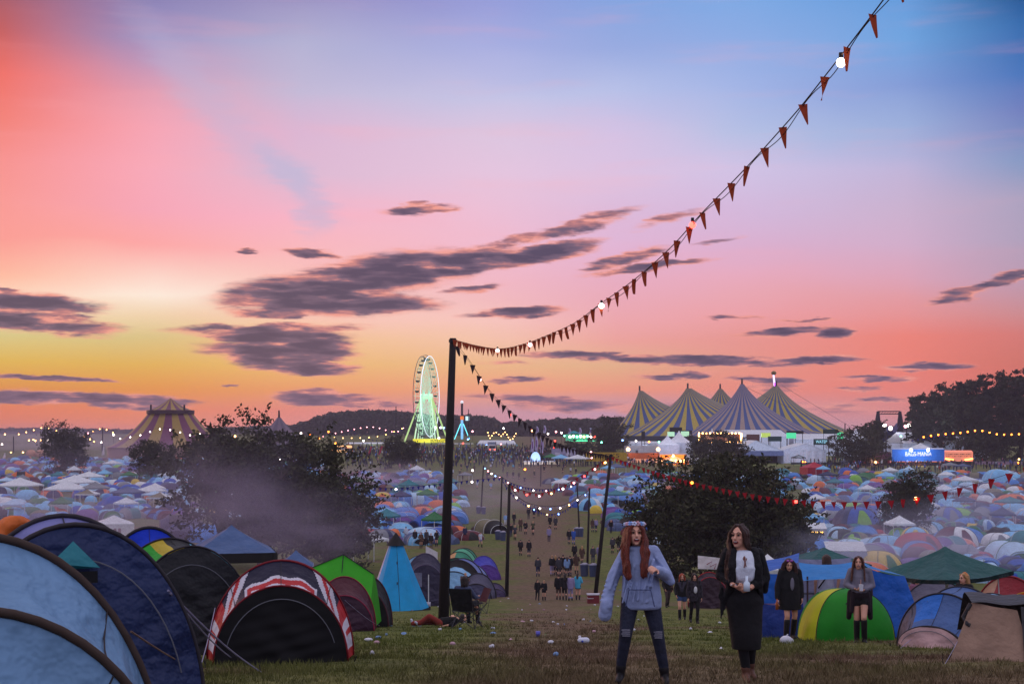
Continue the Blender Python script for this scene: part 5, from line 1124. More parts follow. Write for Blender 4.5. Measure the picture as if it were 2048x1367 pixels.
for sx in (-1, 1):
    curtain(hm_, [at(sx * .015, -.055, .115), at(sx * .060, -.075, .055), at(sx * .076, -.072, -.05), V3((-.055 + sx * .072, -.15, 1.36)), V3((-.05 + sx * .062, -.20, 1.22)), V3((-.045 + sx * .05, -.215, 1.09 + .03 * (sx > 0)))],
            [at(sx * .03, .03, .12), at(sx * .092, .0, .04), at(sx * .112, .01, -.08), V3((-.05 + sx * .125, -.09, 1.35)), V3((-.05 + sx * .125, -.15, 1.22)), V3((-.05 + sx * .105, -.18, 1.12))], 46, .0115, 4 + sx)
curtain(hm_, [at(-.05, .03, .1), at(-.10, .02, .0), at(-.115, .01, -.1), V3((-.16, -.02, 1.36))], [at(-.05, .06, .1), at(-.10, .06, .0), at(-.125, .06, -.1), V3((-.215, .0, 1.35))], 14, .013, 8)
garment(W1, 'hair', hm_, AUB, .0075, 1)
cr_ = MB(); cr_.tube([at(.088 * math.sin(R(a)), .028 - .098 * math.cos(R(a)), .088) for a in range(-110, 111, 20)], .008, 6)
fc = link('flower_crown', cr_.mesh('flower_crown', [mat('crown band', (60, 50, 60), .8)]), W1)
for k, a in enumerate(range(-78, 90, 22)):
    p = at(.092 * math.sin(R(a)), .028 - .104 * math.cos(R(a)), .10); fl = MB()
    for j in range(5): q = 2 * math.pi * j / 5; fl.ball(p + V3((.017 * math.cos(q), -.004, .014 * math.sin(q) + .004)), (.013, .007, .010), 8, 6)
    fl.build('flower', mat(*[('pale flower', (196, 208, 236), .6), ('rose flower', (206, 160, 170), .6), ('blue flower', (130, 170, 226), .6)][k % 3]), fc, True)
# ---- the laughing woman in black and white
loc = GD(1486, 15.0)
P = pose(head=(-.05, -.035, 1.525), neck=(-.015, .0, 1.40), shL=(-.158, 0, 1.345), shR=(.158, 0, 1.335), elL=(-.238, .02, 1.11), wrL=(-.13, -.17, 1.03), elR=(.225, .0, 1.09), wrR=(.04, -.20, 1.00),
   hipL=(-.07, 0, .88), knL=(-.03, -.06, .50), anL=(.03, -.02, .10), toL=(.02, -.17, .03), hipR=(.10, 0, .88), knR=(.09, .02, .49), anR=(.10, .14, .12), toR=(.11, .0, .04))
W2, at = person('laughing woman in a white blouse with open black cardigan and long dark hair', loc, R(0), P, 1.0, yaw=-32, pitch=-4, fat=1.14, vox=.007, smile=1.0, curl=1.0)
mb = MB(); mb.loft([(0, -.01, 1.04, .128, .125), (0, -.02, 1.10, .158, .152), (0, -.03, 1.20, .170, .160), (0, -.02, 1.29, .165, .142), (0, -.01, 1.36, .130, .11), (0, 0, 1.385, .085, .08)], 28)
for k in range(8): mb.cap((-.10 + .028 * k, -.170, 1.20), (-.08 + .022 * k, -.152, 1.07), .009, .006, 6)
bl = garment(W2, 'blouse', mb, mat('white cotton', (206, 214, 228), .85, .05, 6, .3, 12), .010, 3)
MB().ball((-.01, -.152, 1.30), (.014, .016, .030), 10, 8).tube([(-.03, -.19, 1.31), (-.012, -.195, 1.27), (-.02, -.2, 1.21)], .006, 5).tube([(.01, -.19, 1.31), (-.008, -.195, 1.27), (.0, -.2, 1.22)], .006, 5).build('neck_tie', mat('brown tie cloth', (120, 74, 64), .6), bl)  # plain brown cloth of the tie
garment(W2, 'leggings', legs(P, rt=.10, rk=.068, ra=.048, hips=False), mat('black leggings', (20, 19, 23), .8), .011)
KNIT = mat('black knit', (20, 20, 24), .9, .2, 8, .4, 16); mb = MB()
for sx in (-1, 1):
    mb.cap((sx * .11, -.06, 1.37), (sx * .135, -.135, 1.22), .042, .048, 12); mb.cap((sx * .135, -.135, 1.22), (sx * .14, -.125, 1.06), .048, .046, 12); mb.cap((sx * .14, -.125, 1.06), (sx * .19, .0, .82), .046, .035, 12)
mb.cap((-.12, .02, 1.352), (.12, .02, 1.345), .066, .066, 12); mb.loft([(0, .06, .80, .185, .08), (0, .06, 1.1, .165, .08), (0, .05, 1.33, .14, .06)], 20)
mb.cap(P['shL'], P['elL'], .070, .054, 12); mb.cap(P['elL'], P['wrL'] + (P['elL'] - P['wrL']) * .25, .054, .044, 12); mb.cap(P['shR'], P['elR'], .070, .066, 12); mb.cap(P['elR'], P['wrR'] + (P['elR'] - P['wrR']) * .3, .064, .052, 12); mb.cap(P['elR'], P['elR'] + V3((.01, .02, -.14)), .06, .035, 10)
for a_, b_ in (((-.17, -.04, 1.28), (-.22, -.02, 1.12)), ((.17, -.04, 1.26), (.22, -.03, 1.06)), ((.13, -.13, 1.30), (.15, -.13, .95)), ((-.12, -.13, 1.28), (-.15, -.12, .95))): mb.cap(a_, b_, .018, .012, 6)
for k in range(3): mb.cap((-.225 - .012 * k, -.02, .98 - .04 * k), (-.235 + .02 * k, -.03, .66 + .05 * k), .02, .010, 7)
garment(W2, 'cardigan', mb, KNIT, .010, 3)
mb = MB().loft([(.035, .0, .34, .150, .15), (.032, 0, .50, .168, .165), (.02, 0, .70, .185, .145), (.01, 0, .86, .205, .155), (0, 0, .98, .175, .135), (0, 0, 1.04, .155, .12)], 28)
garment(W2, 'skirt', mb, mat('black jersey', (22, 21, 24), .85, .15, 4, .3, 8), .011, 3); pair(W2, 'boot', P, .1, .046, mat('brown ankle boots', (96, 62, 48), .6), .012)
MB().tube([(-.12, -.155, 1.01), (0, -.185, 1.0), (.11, -.155, 1.01)], .010, 6).build('belt', mat('pale belt', (110, 110, 140), .4), W2)
DKB = hairmat('dark brown', (58, 30, 22)); hm_ = long_hair(at, [([at(0, .09, .06), at(0, .115, -.08), V3((-.02, .12, 1.22))], 12, .06)], True, 9, .014)
curtain(hm_, [at(-.02, -.05, .11), at(-.072, -.06, .04), at(-.088, -.05, -.06), V3((-.13, -.10, 1.33)), V3((-.155, -.15, 1.18)), V3((-.150, -.155, 1.05))], [at(-.03, .03, .12), at(-.098, .01, .02), at(-.115, .02, -.09), V3((-.17, -.05, 1.33)), V3((-.20, -.09, 1.18)), V3((-.185, -.11, 1.05))], 40, .0115, 3)
curtain(hm_, [at(.02, -.05, .11), at(.075, -.05, .03), at(.085, -.02, -.08), V3((.085, -.04, 1.34)), V3((.10, -.06, 1.22))], [at(.03, .03, .12), at(.098, .02, .02), at(.11, .04, -.09), V3((.12, .05, 1.33)), V3((.13, .06, 1.2))], 34, .012, 5)
garment(W2, 'hair', hm_, DKB, .0075, 1)
MB().tube([P['wrL'] + V3((-.03, -.03, .0)), P['wrL'] + V3((0, -.04, .012)), P['wrL'] + V3((.03, -.02, .0))], .007, 6).build('bracelet', mat('silver', (200, 200, 208), .25, .05, metal=.8), W2)
b = tag(MB().tube([(0, 0, -.055), (0, 0, .03), (0, 0, .05), (0, 0, .10)], [.034, .034, .014, .013], 14).build('bottle', mat('white bottle', (206, 222, 236), .3, .05), None, True, loc + V3((-.01, -.30, 1.035))), 'small white round bottle held at the waist of the woman in black and white', 'bottle')

# ---- other people of the knoll
BLACKC = mat('black cloth', (20, 20, 23), .9, .15, 4, .3, 9); BOOTM = mat('black boots', (26, 24, 28), .6); DENIM = mat('blue denim', (52, 74, 118), .85, .2, 8); GREYT = mat('grey jersey', (112, 108, 122), .9, .1, 5, .2, 9); GINGER = hairmat('ginger', (168, 66, 30)); BLONDE = hairmat('blonde', (184, 140, 92)); NEARBLK = hairmat('near black', (38, 24, 20))
def tee(P, rs=.07, w=.145, lo=.98, sl=.6):
    mb = MB(); mb.loft([(0, 0, lo - .06, w * 1.12, w * .85), (0, 0, lo + .05, w * 1.1, w * .82), (0, 0, 1.12, w * 1.0, w * .76), (0, 0, 1.27, w * 1.02, w * .76), (0, .005, 1.37, w * .8, w * .55), (0, .01, 1.41, w * .5, w * .42)], 24); mb.cap(P['shL'] + V3((.02, 0, 0)), P['shR'] - V3((.02, 0, 0)), rs * .95, rs * .95, 10)
    for q in 'LR': mb.cap(P['sh' + q], P['sh' + q].lerp(P['el' + q], sl) if sl <= 1 else P['el' + q], rs, rs * .92, 10)
    if sl > 1:
        for q in 'LR': mb.cap(P['el' + q], P['wr' + q] + (P['el' + q] - P['wr' + q]) * .1, rs * .92, rs * .7, 10)
    return mb
# woman in the black coat
P = pose(wrL=(-.275, -.06, .84), elL=(-.25, .0, 1.08), head=(-.03, -.04, 1.525), knL=(-.08, -.10, .50), anL=(-.085, -.02, .09), toL=(-.09, -.18, .03), anR=(.09, .12, .12), knR=(.10, .0, .49), toR=(.10, -.02, .04))
o, at = person('woman in a long black coat and boots with purple sunglasses on curly hair', GP(1580, 1279), R(4), P, 1.0, yaw=-6, pitch=14, vox=.011, smile=.1)
mb = tee(P, .078, .175, .86, 1.2); mb.loft([(0, 0, .62, .235, .18), (0, 0, .78, .225, .175), (0, 0, 1.0, .20, .155), (0, 0, 1.25, .185, .14)], 24); mb.cap((-.08, .05, 1.38), (.08, .05, 1.38), .075, .075, 8); garment(o, 'coat', mb, BLACKC, .014)
MB().ball((0, -.175, 1.15), (.04, .02, .13), 10, 8).build('top', GREYT, o, True); pair(o, 'boot', P, .75, .056, BOOTM, .012)
st = [([at(sx * .05, -.03, .08), at(sx * .11, -.01, .0), at(sx * .14, -.02, -.14), at(sx * .13, -.05, -.28)], 12, .035) for sx in (-1, 1)] + [([at(0, .08, .05), at(0, .12, -.1), at(0, .12, -.25)], 10, .07)]
garment(o, 'hair', long_hair(at, st, True, 5, .024), hairmat('dark curly', (62, 34, 28)), .012, 1)
for q in (-1, 1): MB().ball(at(q * .036, -.062, .105), (.030, .012, .024), 12, 8).build('sunglass_lens', mat('purple lens', (150, 60, 150), .15, .05, spec=.8), o, True)
tag(MB().tube([(0, 0, -.10), (0, 0, .03), (0, 0, .07), (0, 0, .12)], [.032, .032, .013, .013], 10).build('bottle', mat('amber bottle', (146, 74, 34), .25, .1), None, True, GP(1580, 1279) + V3((-.285, -.12, .73))), 'amber bottle dangling from the hand of the woman in the black coat', 'bottle')
# woman before the green dome
P = pose(elL=(-.25, .02, 1.12), wrL=(-.12, -.17, 1.06), elR=(.23, .02, 1.10), wrR=(.05, -.18, 1.04), head=(-.03, -.03, 1.53), knL=(-.06, -.02, .49), knR=(.05, -.16, .52), anR=(.08, -.02, .12), toR=(.09, -.15, .04), anL=(-.05, .06, .09))
loc = GP(1716, 1285) + V3((0, -.15, 0)); o, at = person('woman in a grey top with a jacket tied round her waist by the green dome', loc, R(-6), P, 1.0, yaw=-10, pitch=-4, vox=.011, smile=.8, curl=.9)
garment(o, 'top', tee(P, .066, .15, .98, 1.2), GREYT, .013)
mb = MB(); mb.ball((0, 0, .93), (.19, .14, .12), 14, 8)
for sx in (-1, 1): mb.cap((sx * .15, .03, .95), (sx * .20, .05, .50), .085, .05, 10); mb.cap((sx * .12, -.05, .95), (sx * .16, -.06, .62), .06, .04, 8)
mb.cap((0, .12, .92), (0, .13, .5), .12, .10, 10); garment(o, 'shorts', MB().ball(P['pelvis'], (.172, .125, .13)).cap(P['hipL'], P['hipL'].lerp(P['knL'], .28), .105, .10, 10).cap(P['hipR'], P['hipR'].lerp(P['knR'], .28), .105, .10, 10), BLACKC, .013); garment(o, 'tied_jacket', mb, mat('plum black cloth', (34, 24, 30), .9, .2, 5, .3), .013); pair(o, 'boot', P, .85, .055, BOOTM, .012)
st = [([at(sx * .045, -.05, .085), at(sx * .09, -.03, 0), at(sx * .11, -.05, -.16), at(sx * .12, -.09, -.34)], 10, .022) for sx in (-1, 1)] + [([at(0, .08, .05), at(0, .12, -.1), at(0, .12, -.3)], 10, .06)]
garment(o, 'hair', long_hair(at, st, True, 6, .018), hairmat('chestnut', (84, 42, 28)), .011, 1)
tag(MB().tube([(0, 0, 0), (0, 0, .12)], [.036, .043], 12).build('cup', mat('white cup', (200, 200, 210), .4, .05), None, False, loc + V3((-.04, -.255, 1.03))), 'white cup held by the woman in the grey top', 'cup')
# two walking girls and the bag carrier
for i, (px, py, rz, lab, hair, top, bot, shoe) in enumerate([(1364, 1240, -8, 'ginger girl with black shawl, denim shorts and boots walking beside a friend', GINGER, BLACKC, DENIM, BOOTM),
      (1389, 1246, 6, 'girl in patterned black jacket over white top walking right of the ginger girl', NEARBLK, mat('patterned jacket', (40, 36, 44), .9, .8, 14), BLACKC, BOOTM), (1335, 1214, 12, 'dark clothed person with a shoulder bag half behind the hoodie woman', NEARBLK, BLACKC, mat('grey brown trousers', (70, 56, 56), .9), BOOTM)]):
    P = pose(knL=(-.08, -.13, .50), anL=(-.08, -.06, .10), toL=(-.09, -.22, .05), knR=(.09, .05, .48), anR=(.09, .20, .14), toR=(.10, .08, .05), wrL=(-.20, -.20, .92), elL=(-.23, .0, 1.10)) if i != 1 else pose(knR=(.08, -.13, .50), anR=(.08, -.06, .10), toR=(.09, -.22, .05), knL=(-.09, .05, .48), anL=(-.09, .20, .14), toL=(-.10, .08, .05))
    o, at = person(lab, GP(px, py), R(rz), P, .99, yaw=(12, -10, 20)[i], pitch=6, vox=.014, smile=.3)
    mb = tee(P, .08, .165, .92 if i != 1 else .80, 1.2); garment(o, 'jacket', mb, top, .016)
    if i == 1: MB().ball((0, -.155, 1.14), (.06, .03, .12), 10, 8).build('top', WHITEP, o, True)
    if i == 0:
        sc_ = MB()
        for k in range(4): sc_.cap((-.14 + .03 * k, -.12, 1.36), (-.02, -.19, 1.14 - .03 * k), .03, .03, 8); sc_.cap((.14 - .03 * k, -.12, 1.36), (.02, -.19, 1.14 - .03 * k), .03, .03, 8)
        garment(o, 'scarf', sc_, mat('charcoal scarf', (48, 46, 58), .9), .014)
    garment(o, 'shorts' if i == 0 else 'trousers', legs(P, to='kn' if i == 0 else 'an', rt=.105, rk=.085 if i == 0 else .064) if i else (lambda m: m)(MB().ball(P['pelvis'], (.175, .125, .13)).cap(P['hipL'], P['hipL'].lerp(P['knL'], .35), .105, .10, 10).cap(P['hipR'], P['hipR'].lerp(P['knR'], .35), .105, .10, 10)), bot, .015)
    pair(o, 'boot', P, .7 if i == 0 else .3, .056, shoe, .014)
    st = [([at(sx * .045, -.05, .085), at(sx * .09, -.03, 0), at(sx * .105, -.05, -.15), at(sx * .10, -.08, -.26)], 8, .022) for sx in (-1, 1)] + [([at(0, .08, .05), at(0, .12, -.1), at(0, .12, -.26)], 8, .06)]
    garment(o, 'hair', long_hair(at, st, True, 7 + i, .02), hair, .013, 1)
    if i == 2: garment(o, 'shoulder_bag', MB().cap((.20, -.05, .98), (.22, .05, .84), .09, .10, 10).cap((.16, 0, 1.38), (.2, -.04, 1.0), .016, .016, 6), mat('bag leather', (60, 36, 30), .7), .014)
# man in the white tee, seen from behind under the awning
P = pose(head=(0, .02, 1.55), elL=(-.27, .0, 1.14), wrL=(-.23, .02, .90)); loc = GP(1664, 1272); loc.y += .6
o, at = person('man in a white tee with a dark shoulder strap, back turned, under the blue awning', loc, R(168), P, 1.05, yaw=20, vox=.012, face=True, smile=.1)
garment(o, 'tee_shirt', tee(P, .078, .165, .92, .62), mat('white tee', (190, 188, 206), .9, .06, 5, .3, 9), .013); garment(o, 'trousers', legs(P), BLACKC, .014); pair(o, 'shoe', P, .05, .052, BOOTM, .014)
MB().tube([(-.15, .10, 1.40), (-.05, .165, 1.25), (.08, .17, 1.08), (.16, .12, .96)], .016, 5).build('strap', BLACKC, o)
garment(o, 'hair', long_hair(at, [], True, 3), hairmat('short brown', (66, 42, 34)), .012, 2)
# blonde woman and ponytail woman behind the dusty blue tent
P = pose(wrL=(-.20, -.24, 1.02), elL=(-.23, -.02, 1.12)); o, at = person('blonde woman in black, seen from the side behind the dusty blue tent', GD(1928, 31) + V3((0, 0, -.28)), R(-62), P, 1.0, yaw=-8, vox=.012, smile=.1)
garment(o, 'jumper', tee(P, .078, .165, .90, 1.2), BLACKC, .014); garment(o, 'trousers', legs(P), BLACKC, .015); pair(o, 'shoe', P, .05, .052, BOOTM, .014)
st = [([at(sx * .05, -.04, .085), at(sx * .09, .02, 0), at(sx * .10, .06, -.2), at(sx * .09, .10, -.42)], 10, .022) for sx in (-1, 1)] + [([at(0, .08, .06), at(0, .13, -.1), at(0, .15, -.42)], 12, .06)]
garment(o, 'hair', long_hair(at, st, True, 2, .019), BLONDE, .012, 1); MB().tube([at(.086 * math.cos(R(a)), .03, .05 + .088 * math.sin(R(a))) for a in range(0, 181, 20)], .010, 6).build('hair_band', mat('orange band', (226, 130, 60), .5), o)
o, at = person('dark haired person with a bun among the tents left of the white canopy poles', GD(1832, 44) + V3((0, 0, -.15)), R(30), pose(), 1.0, yaw=25, vox=.014, smile=.1)
garment(o, 'jumper', tee(pose(), .078, .165, .90, 1.2), mat('rose jumper', (128, 84, 108), .9), .015); garment(o, 'trousers', legs(pose()), BLACKC, .015); hb = long_hair(at, [], True, 3); hb.ball(at(.03, .10, .10), .05); garment(o, 'hair', hb, NEARBLK, .013, 1)
# seated girl in the camp chair, the lying legs, empty chair
CHF = mat('black chair fabric', (20, 20, 24), .85, .12, 4, .4, 6); CHL = mat('chair tube', (60, 58, 66), .4, .1, metal=.5)
def camp_chair(label, loc, rz, fabm, sc=1.0, tall=.92):
    t = thing('camp_chair', label, 'chair', loc, rz, sc=sc)
    MB().grid(lambda u, v: (-.29 + .58 * u, -.02 + .22 * v + .06 * math.sin(math.pi * u), .44 + (tall - .44) * v), 12, 8).build('backrest', fabm, t, True)
    MB().grid(lambda u, v: (-.29 + .58 * u, -.50 + .52 * v, .46 - .06 * math.sin(math.pi * u) * math.sin(math.pi * v) - .04 * v), 12, 8).build('seat', fabm, t, True)
    for sx in (-1, 1):
        MB().grid(lambda u, v: (sx * (.29 + .03 * v), -.50 + .52 * u, .62 - .04 * v), 6, 2).build('armrest', fabm, t)
        MB().tube([(sx * .30, .0, .02), (sx * .30, .2, tall)], .011, 6).build('back_pole', CHL, t)
        for y0, y1 in ((-.5, .02), (.02, -.5)): MB().tube([(sx * .31, y0, 0), (sx * .28, y1, .45)], .010, 6).build('leg', CHL, t)
    for y in (-.48, .03):
        for q in (-1, 1): MB().tube([(q * .30, y, .02), (-q * .28, y + .01, .44)], .010, 6).build('leg', CHL, t)
    return t
cl = GP(926, 1257); camp_chair('black folding camp chair with a girl in it, back to the camera', cl, R(158), CHF, 1.12, 1.0)
P = pose(pelvis=(0, -.14, .56), waist=(0, -.08, .70), chest=(0, -.02, .86), neck=(0, .0, 1.05), head=(0, -.03, 1.19), shL=(-.165, 0, 1.0), shR=(.165, 0, 1.0), elL=(-.28, -.12, .78), wrL=(-.25, -.34, .76), elR=(.28, -.12, .78), wrR=(.22, -.36, .74),
  hipL=(-.09, -.18, .55), knL=(-.12, -.58, .60), anL=(-.12, -.66, .14), toL=(-.12, -.82, .05), hipR=(.09, -.18, .55), knR=(.12, -.56, .60), anR=(.12, -.62, .14), toR=(.12, -.78, .05))
o, at = person('dark haired girl sitting in the camp chair, face turned left', cl + V3((0, 0, .02)), R(158), P, 1.08, yaw=58, vox=.012, smile=.1)
mb = MB(); mb.cap((0, -.12, .60), (0, -.02, .88), .15, .15, 12); mb.cap(P['shL'], P['shR'], .075, .075, 10)
for q in 'LR': mb.cap(P['sh' + q], P['el' + q], .07, .062, 10); mb.cap(P['el' + q], P['wr' + q], .062, .045, 10)
garment(o, 'jumper', mb, mat('slate jumper', (62, 70, 96), .9), .014); garment(o, 'trousers', legs(P), BLACKC, .014); pair(o, 'boot', P, .3, .052, BOOTM, .014)
st = [([at(sx * .04, -.03, .09), at(sx * .09, .03, 0), at(sx * .09, .06, -.14)], 9, .02) for sx in (-1, 1)] + [([at(0, .08, .05), at(0, .12, -.1), at(0, .11, -.24)], 10, .06)]
garment(o, 'hair', long_hair(at, st, True, 3, .019), NEARBLK, .012, 1)
camp_chair('empty dark red folding chair right of the seated girl', GP(966, 1226), R(-60), mat('maroon chair fabric', (70, 28, 34), .85), 1.1, .95)
camp_chair('red folding chair behind the seated girl', GP(928, 1219), R(20), mat('red chair fabric', (120, 34, 36), .85), 1.05, .95)
P = pose(pelvis=(0, 0, .12), waist=(.16, 0, .14), chest=(.34, 0, .17), neck=(.52, .0, .22), head=(.66, 0, .26), shL=(.46, -.16, .2), shR=(.46, .16, .2), elL=(.28, -.28, .1), wrL=(.06, -.26, .06), elR=(.28, .28, .1), wrR=(.06, .28, .06),
  hipL=(-.02, -.09, .12), knL=(-.34, -.10, .32), anL=(-.62, -.10, .10), toL=(-.74, -.12, .16), hipR=(-.02, .09, .12), knR=(-.42, .10, .14), anR=(-.82, .10, .07), toR=(-.88, .12, .2))
o, at = person('person lying on the grass in red trousers and white socks by the tall pole', GP(882, 1253), R(0), P, 1.0, yaw=90, vox=.013, smile=.1)
garment(o, 'trousers', legs(P, rt=.105, rk=.085, ra=.075), mat('brick red trousers', (122, 44, 38), .9, .2), .014); pair(o, 'sock', P, .12, .055, mat('white socks', (190, 194, 214), .9, .08), .013)
mb = MB(); mb.cap((.05, 0, .14), (.36, 0, .18), .15, .15, 12); mb.cap(P['shL'], P['shR'], .075, .075, 10)
for q in 'LR': mb.cap(P['sh' + q], P['el' + q], .065, .058, 10)
garment(o, 'jumper', mb, BLACKC, .014); garment(o, 'hair', long_hair(at, [], True, 3), NEARBLK, .013, 1)

# ---- the crowd: eight shapes, shared; clothes set on each copy
def crowd_mesh(P, yaw, hair_long, skirt, coat, seed):
    b, at = body_mb(P, yaw, 0, 1.05, False, n=8, fine=False); parts = [remesh(b, 'p', [SKIN], .028, 2)]
    t = tee(P, .075, .165, .92 if not coat else .78, 1.2 if seed % 3 else .6); parts.append(remesh(t, 't', [SKIN], .03, 2))
    l = legs(P) if not skirt else MB().ball(P['pelvis'], (.175, .13, .14)).cap(P['hipL'], P['hipL'].lerp(P['knL'], .4), .105, .10, 8).cap(P['hipR'], P['hipR'].lerp(P['knR'], .4), .105, .10, 8)
    parts.append(remesh(l, 'l', [SKIN], .03, 2)); hmb = MB(); hmb.ball(at(0, .025, .045), (.088, .10, .088))
    if hair_long: hmb.cap(at(0, .07, 0), at(0, .09, -.22), .085, .075, 8)
    parts.append(remesh(hmb, 'h', [SKIN], .028, 1)); parts.append(remesh(boots(P, .1 if not skirt else .6, .056), 'b', [SKIN], .03, 1))
    V, Fq, M, o = [], [], [], 0
    for i, me in enumerate(parts):
        v = np.empty(len(me.vertices) * 3, np.float32); me.vertices.foreach_get('co', v); V.append(v.reshape(-1, 3))
        f = np.array([tuple(p.vertices) for p in me.polygons if len(p.vertices) == 4]); Fq.append(f + o); M.append(np.full(len(f), i)); o += len(v) // 3; bpy.data.meshes.remove(me)
    return npmesh('person', np.concatenate(V), np.concatenate(Fq), [SKIN, BLACKC, DENIM, NEARBLK, BOOTM], np.concatenate(M), True)
walk = dict(knL=(-.08, -.15, .50), anL=(-.08, -.10, .11), toL=(-.09, -.26, .06), knR=(.09, .05, .48), anR=(.09, .24, .15), toR=(.10, .12, .05), wrR=(.24, -.16, .88), wrL=(-.22, .10, .87))
walk2 = {k[:-1] + ('R' if k[-1] == 'L' else 'L'): (-v[0], v[1], v[2]) for k, v in walk.items()}
CROWD = [crowd_mesh(pose(**walk), 0, False, False, False, 1), crowd_mesh(pose(**walk2), 8, True, False, True, 2), crowd_mesh(pose(), 15, False, False, True, 4), crowd_mesh(pose(**walk2), -10, False, True, False, 3),
   crowd_mesh(pose(elL=(-.26, .0, 1.1), wrL=(-.10, -.2, 1.05)), -20, True, True, True, 5), crowd_mesh(pose(elR=(.27, -.02, 1.12), wrR=(.14, -.2, 1.3)), 10, False, False, False, 6)]
SITP = pose(pelvis=(0, 0, .13), waist=(0, .02, .28), chest=(0, .0, .45), neck=(0, .0, .63), head=(0, -.03, .76), shL=(-.165, 0, .58), shR=(.165, 0, .58), elL=(-.25, -.12, .36), wrL=(-.14, -.30, .34), elR=(.25, -.12, .36), wrR=(.14, -.30, .34), hipL=(-.09, -.05, .13), knL=(-.2, -.36, .42), anL=(-.14, -.52, .08), toL=(-.14, -.66, .04), hipR=(.09, -.05, .13), knR=(.2, -.36, .42), anR=(.14, -.52, .08), toR=(.14, -.66, .04))
def sit_mesh():
    sv = tee
    return SITP
def cloth(nm, rgb): return mat('cloth ' + nm, rgb, .9, .12, 5)
CL = {'black': (22, 22, 26), 'dark grey': (58, 58, 66), 'white': (186, 192, 206), 'pale blue': (128, 160, 206), 'blue': (46, 86, 170), 'red': (140, 44, 46), 'brown': (84, 62, 52), 'olive': (70, 72, 50), 'pink': (176, 120, 136), 'lavender': (134, 124, 160), 'navy': (34, 42, 76), 'cyan': (70, 166, 200), 'yellow': (190, 160, 60)}
PEOPLE = []
def folk(px, py, top, bottom='navy', kind=None, rz=None, label=None, sc=1.0, hair=None, where=None, grp='people walking on the lane', r=rnd):
    k = r.choice([0, 1, 2, 5, 0, 1, 2, 5, 0, 1, 3, 4]) if kind is None else kind; o = bpy.data.objects.new('person', CROWD[k]); COL.objects.link(o)
    o.location = GP(px, py); o.rotation_euler = (0, 0, R(r.choice([0, 180, 10, 190, -20, 160]) if rz is None else rz)); o.scale = (sc, sc, sc * r.uniform(.97, 1.06))
    slot(o, 1, cloth(top, CL[top])); slot(o, 2, cloth(bottom, CL[bottom])); slot(o, 3, hair or r.choice([NEARBLK, DKB, hairmat('short brown', (66, 42, 34)), BLONDE]))
    tag(o, label or f'person in {top.replace(" ", "-")} top, {bottom.replace(" ", "-")} {"shorts" if k in (3, 4) else "trousers"}, {where}', 'person', grp); PEOPLE.append((o, px)); return o
LANE = [(1041, 1111, 'black', 'black', 0, 180), (1058, 1113, 'black', 'navy', 2, 178), (1076, 1153, 'dark grey', 'navy', 0, 176), (1098, 1083, 'lavender', 'navy', 2, 0), (1138, 1088, 'black', 'dark grey', 0, 180), (1147, 1088, 'blue', 'blue', 2, 180),
  (1104, 1152, 'black', 'lavender', 0, 180), (1111, 1151, 'black', 'black', 1, 175), (1118, 1153, 'dark grey', 'black', 2, 180), (1126, 1150, 'black', 'black', 5, 182), (1134, 1152, 'pale blue', 'black', 1, 180), (1140, 1151, 'black', 'navy', 0, 180), (1153, 1147, 'brown', 'dark grey', 4, 180),
  (1149, 1122, 'black', 'black', 0, 180), (1164, 1126, 'brown', 'brown', 1, 170), (1186, 1126, 'dark grey', 'navy', 2, 10), (1198, 1124, 'lavender', 'lavender', 2, 180), (1225, 1106, 'dark grey', 'black', 0, 180), (1237, 1104, 'black', 'navy', 1, 175),
  (1011, 1052, 'pale blue', 'white', 0, 0), (1028, 1050, 'black', 'black', 1, 0), (1022, 1074, 'black', 'navy', 0, 0), (1030, 1080, 'dark grey', 'black', 3, 0), (1041, 1062, 'brown', 'black', 2, 0), (1051, 1068, 'black', 'navy', 4, 5), (1066, 1070, 'olive', 'black', 3, -5), (1057, 1038, 'black', 'black', 0, 0), (1068, 1036, 'navy', 'black', 2, 180), (1077, 1033, 'black', 'black', 1, 0), (1100, 1056, 'black', 'black', 0, 180), (1111, 1058, 'dark grey', 'black', 2, 180),
  (1185, 1064, 'brown', 'navy', 1, 180), (1192, 1064, 'lavender', 'navy', 0, 180), (1205, 1063, 'brown', 'black', 4, 0), (1222, 1066, 'black', 'navy', 0, 0),
  (812, 1082, 'white', 'lavender', 0, 180), (830, 1090, 'black', 'black', 1, 0), (842, 1096, 'brown', 'black', 4, 0), (853, 1090, 'dark grey', 'black', 2, 20), (862, 1098, 'black', 'brown', 0, 0), (873, 1092, 'black', 'navy', 4, -20), (930, 1080, 'navy', 'black', 2, 0), (961, 1094, 'white', 'lavender', 3, 40)]
for px, py, t_, b_, k_, rz_ in LANE: folk(px, py, t_, b_, k_, rz_, where='by the blue tunnel tent' if px < 900 else 'left of the lane poles' if px < 1015 else 'mid-lane' if px < 1120 else 'right side of lane')
for px, py, t_, b_, k_, rz_, w in [(1117, 1199, 'black', 'brown', 2, 180, 0), (1129, 1200, 'black', 'black', 1, 182, 0), (1141, 1200, 'lavender', 'lavender', 2, 178, 0), (1156, 1199, 'cyan', 'black', 4, 170, 0), (1075, 1201, 'black', 'black', 1, 10, 0), (1088, 1201, 'black', 'black', 4, -8, 0)]:
    folk(px, py, t_, b_, k_, rz_, sc=.92 if px > 1100 else .70, where='in huddle by red cool box' if px > 1100 else 'with a friend at lane foot', grp='people huddled at the foot of the lane')
o = folk(931, 1196, 'black', 'black', 5, 30, label='dark figure bending by the pale blue tent right of the tall pole', sc=.9)
r9 = random.Random(5)
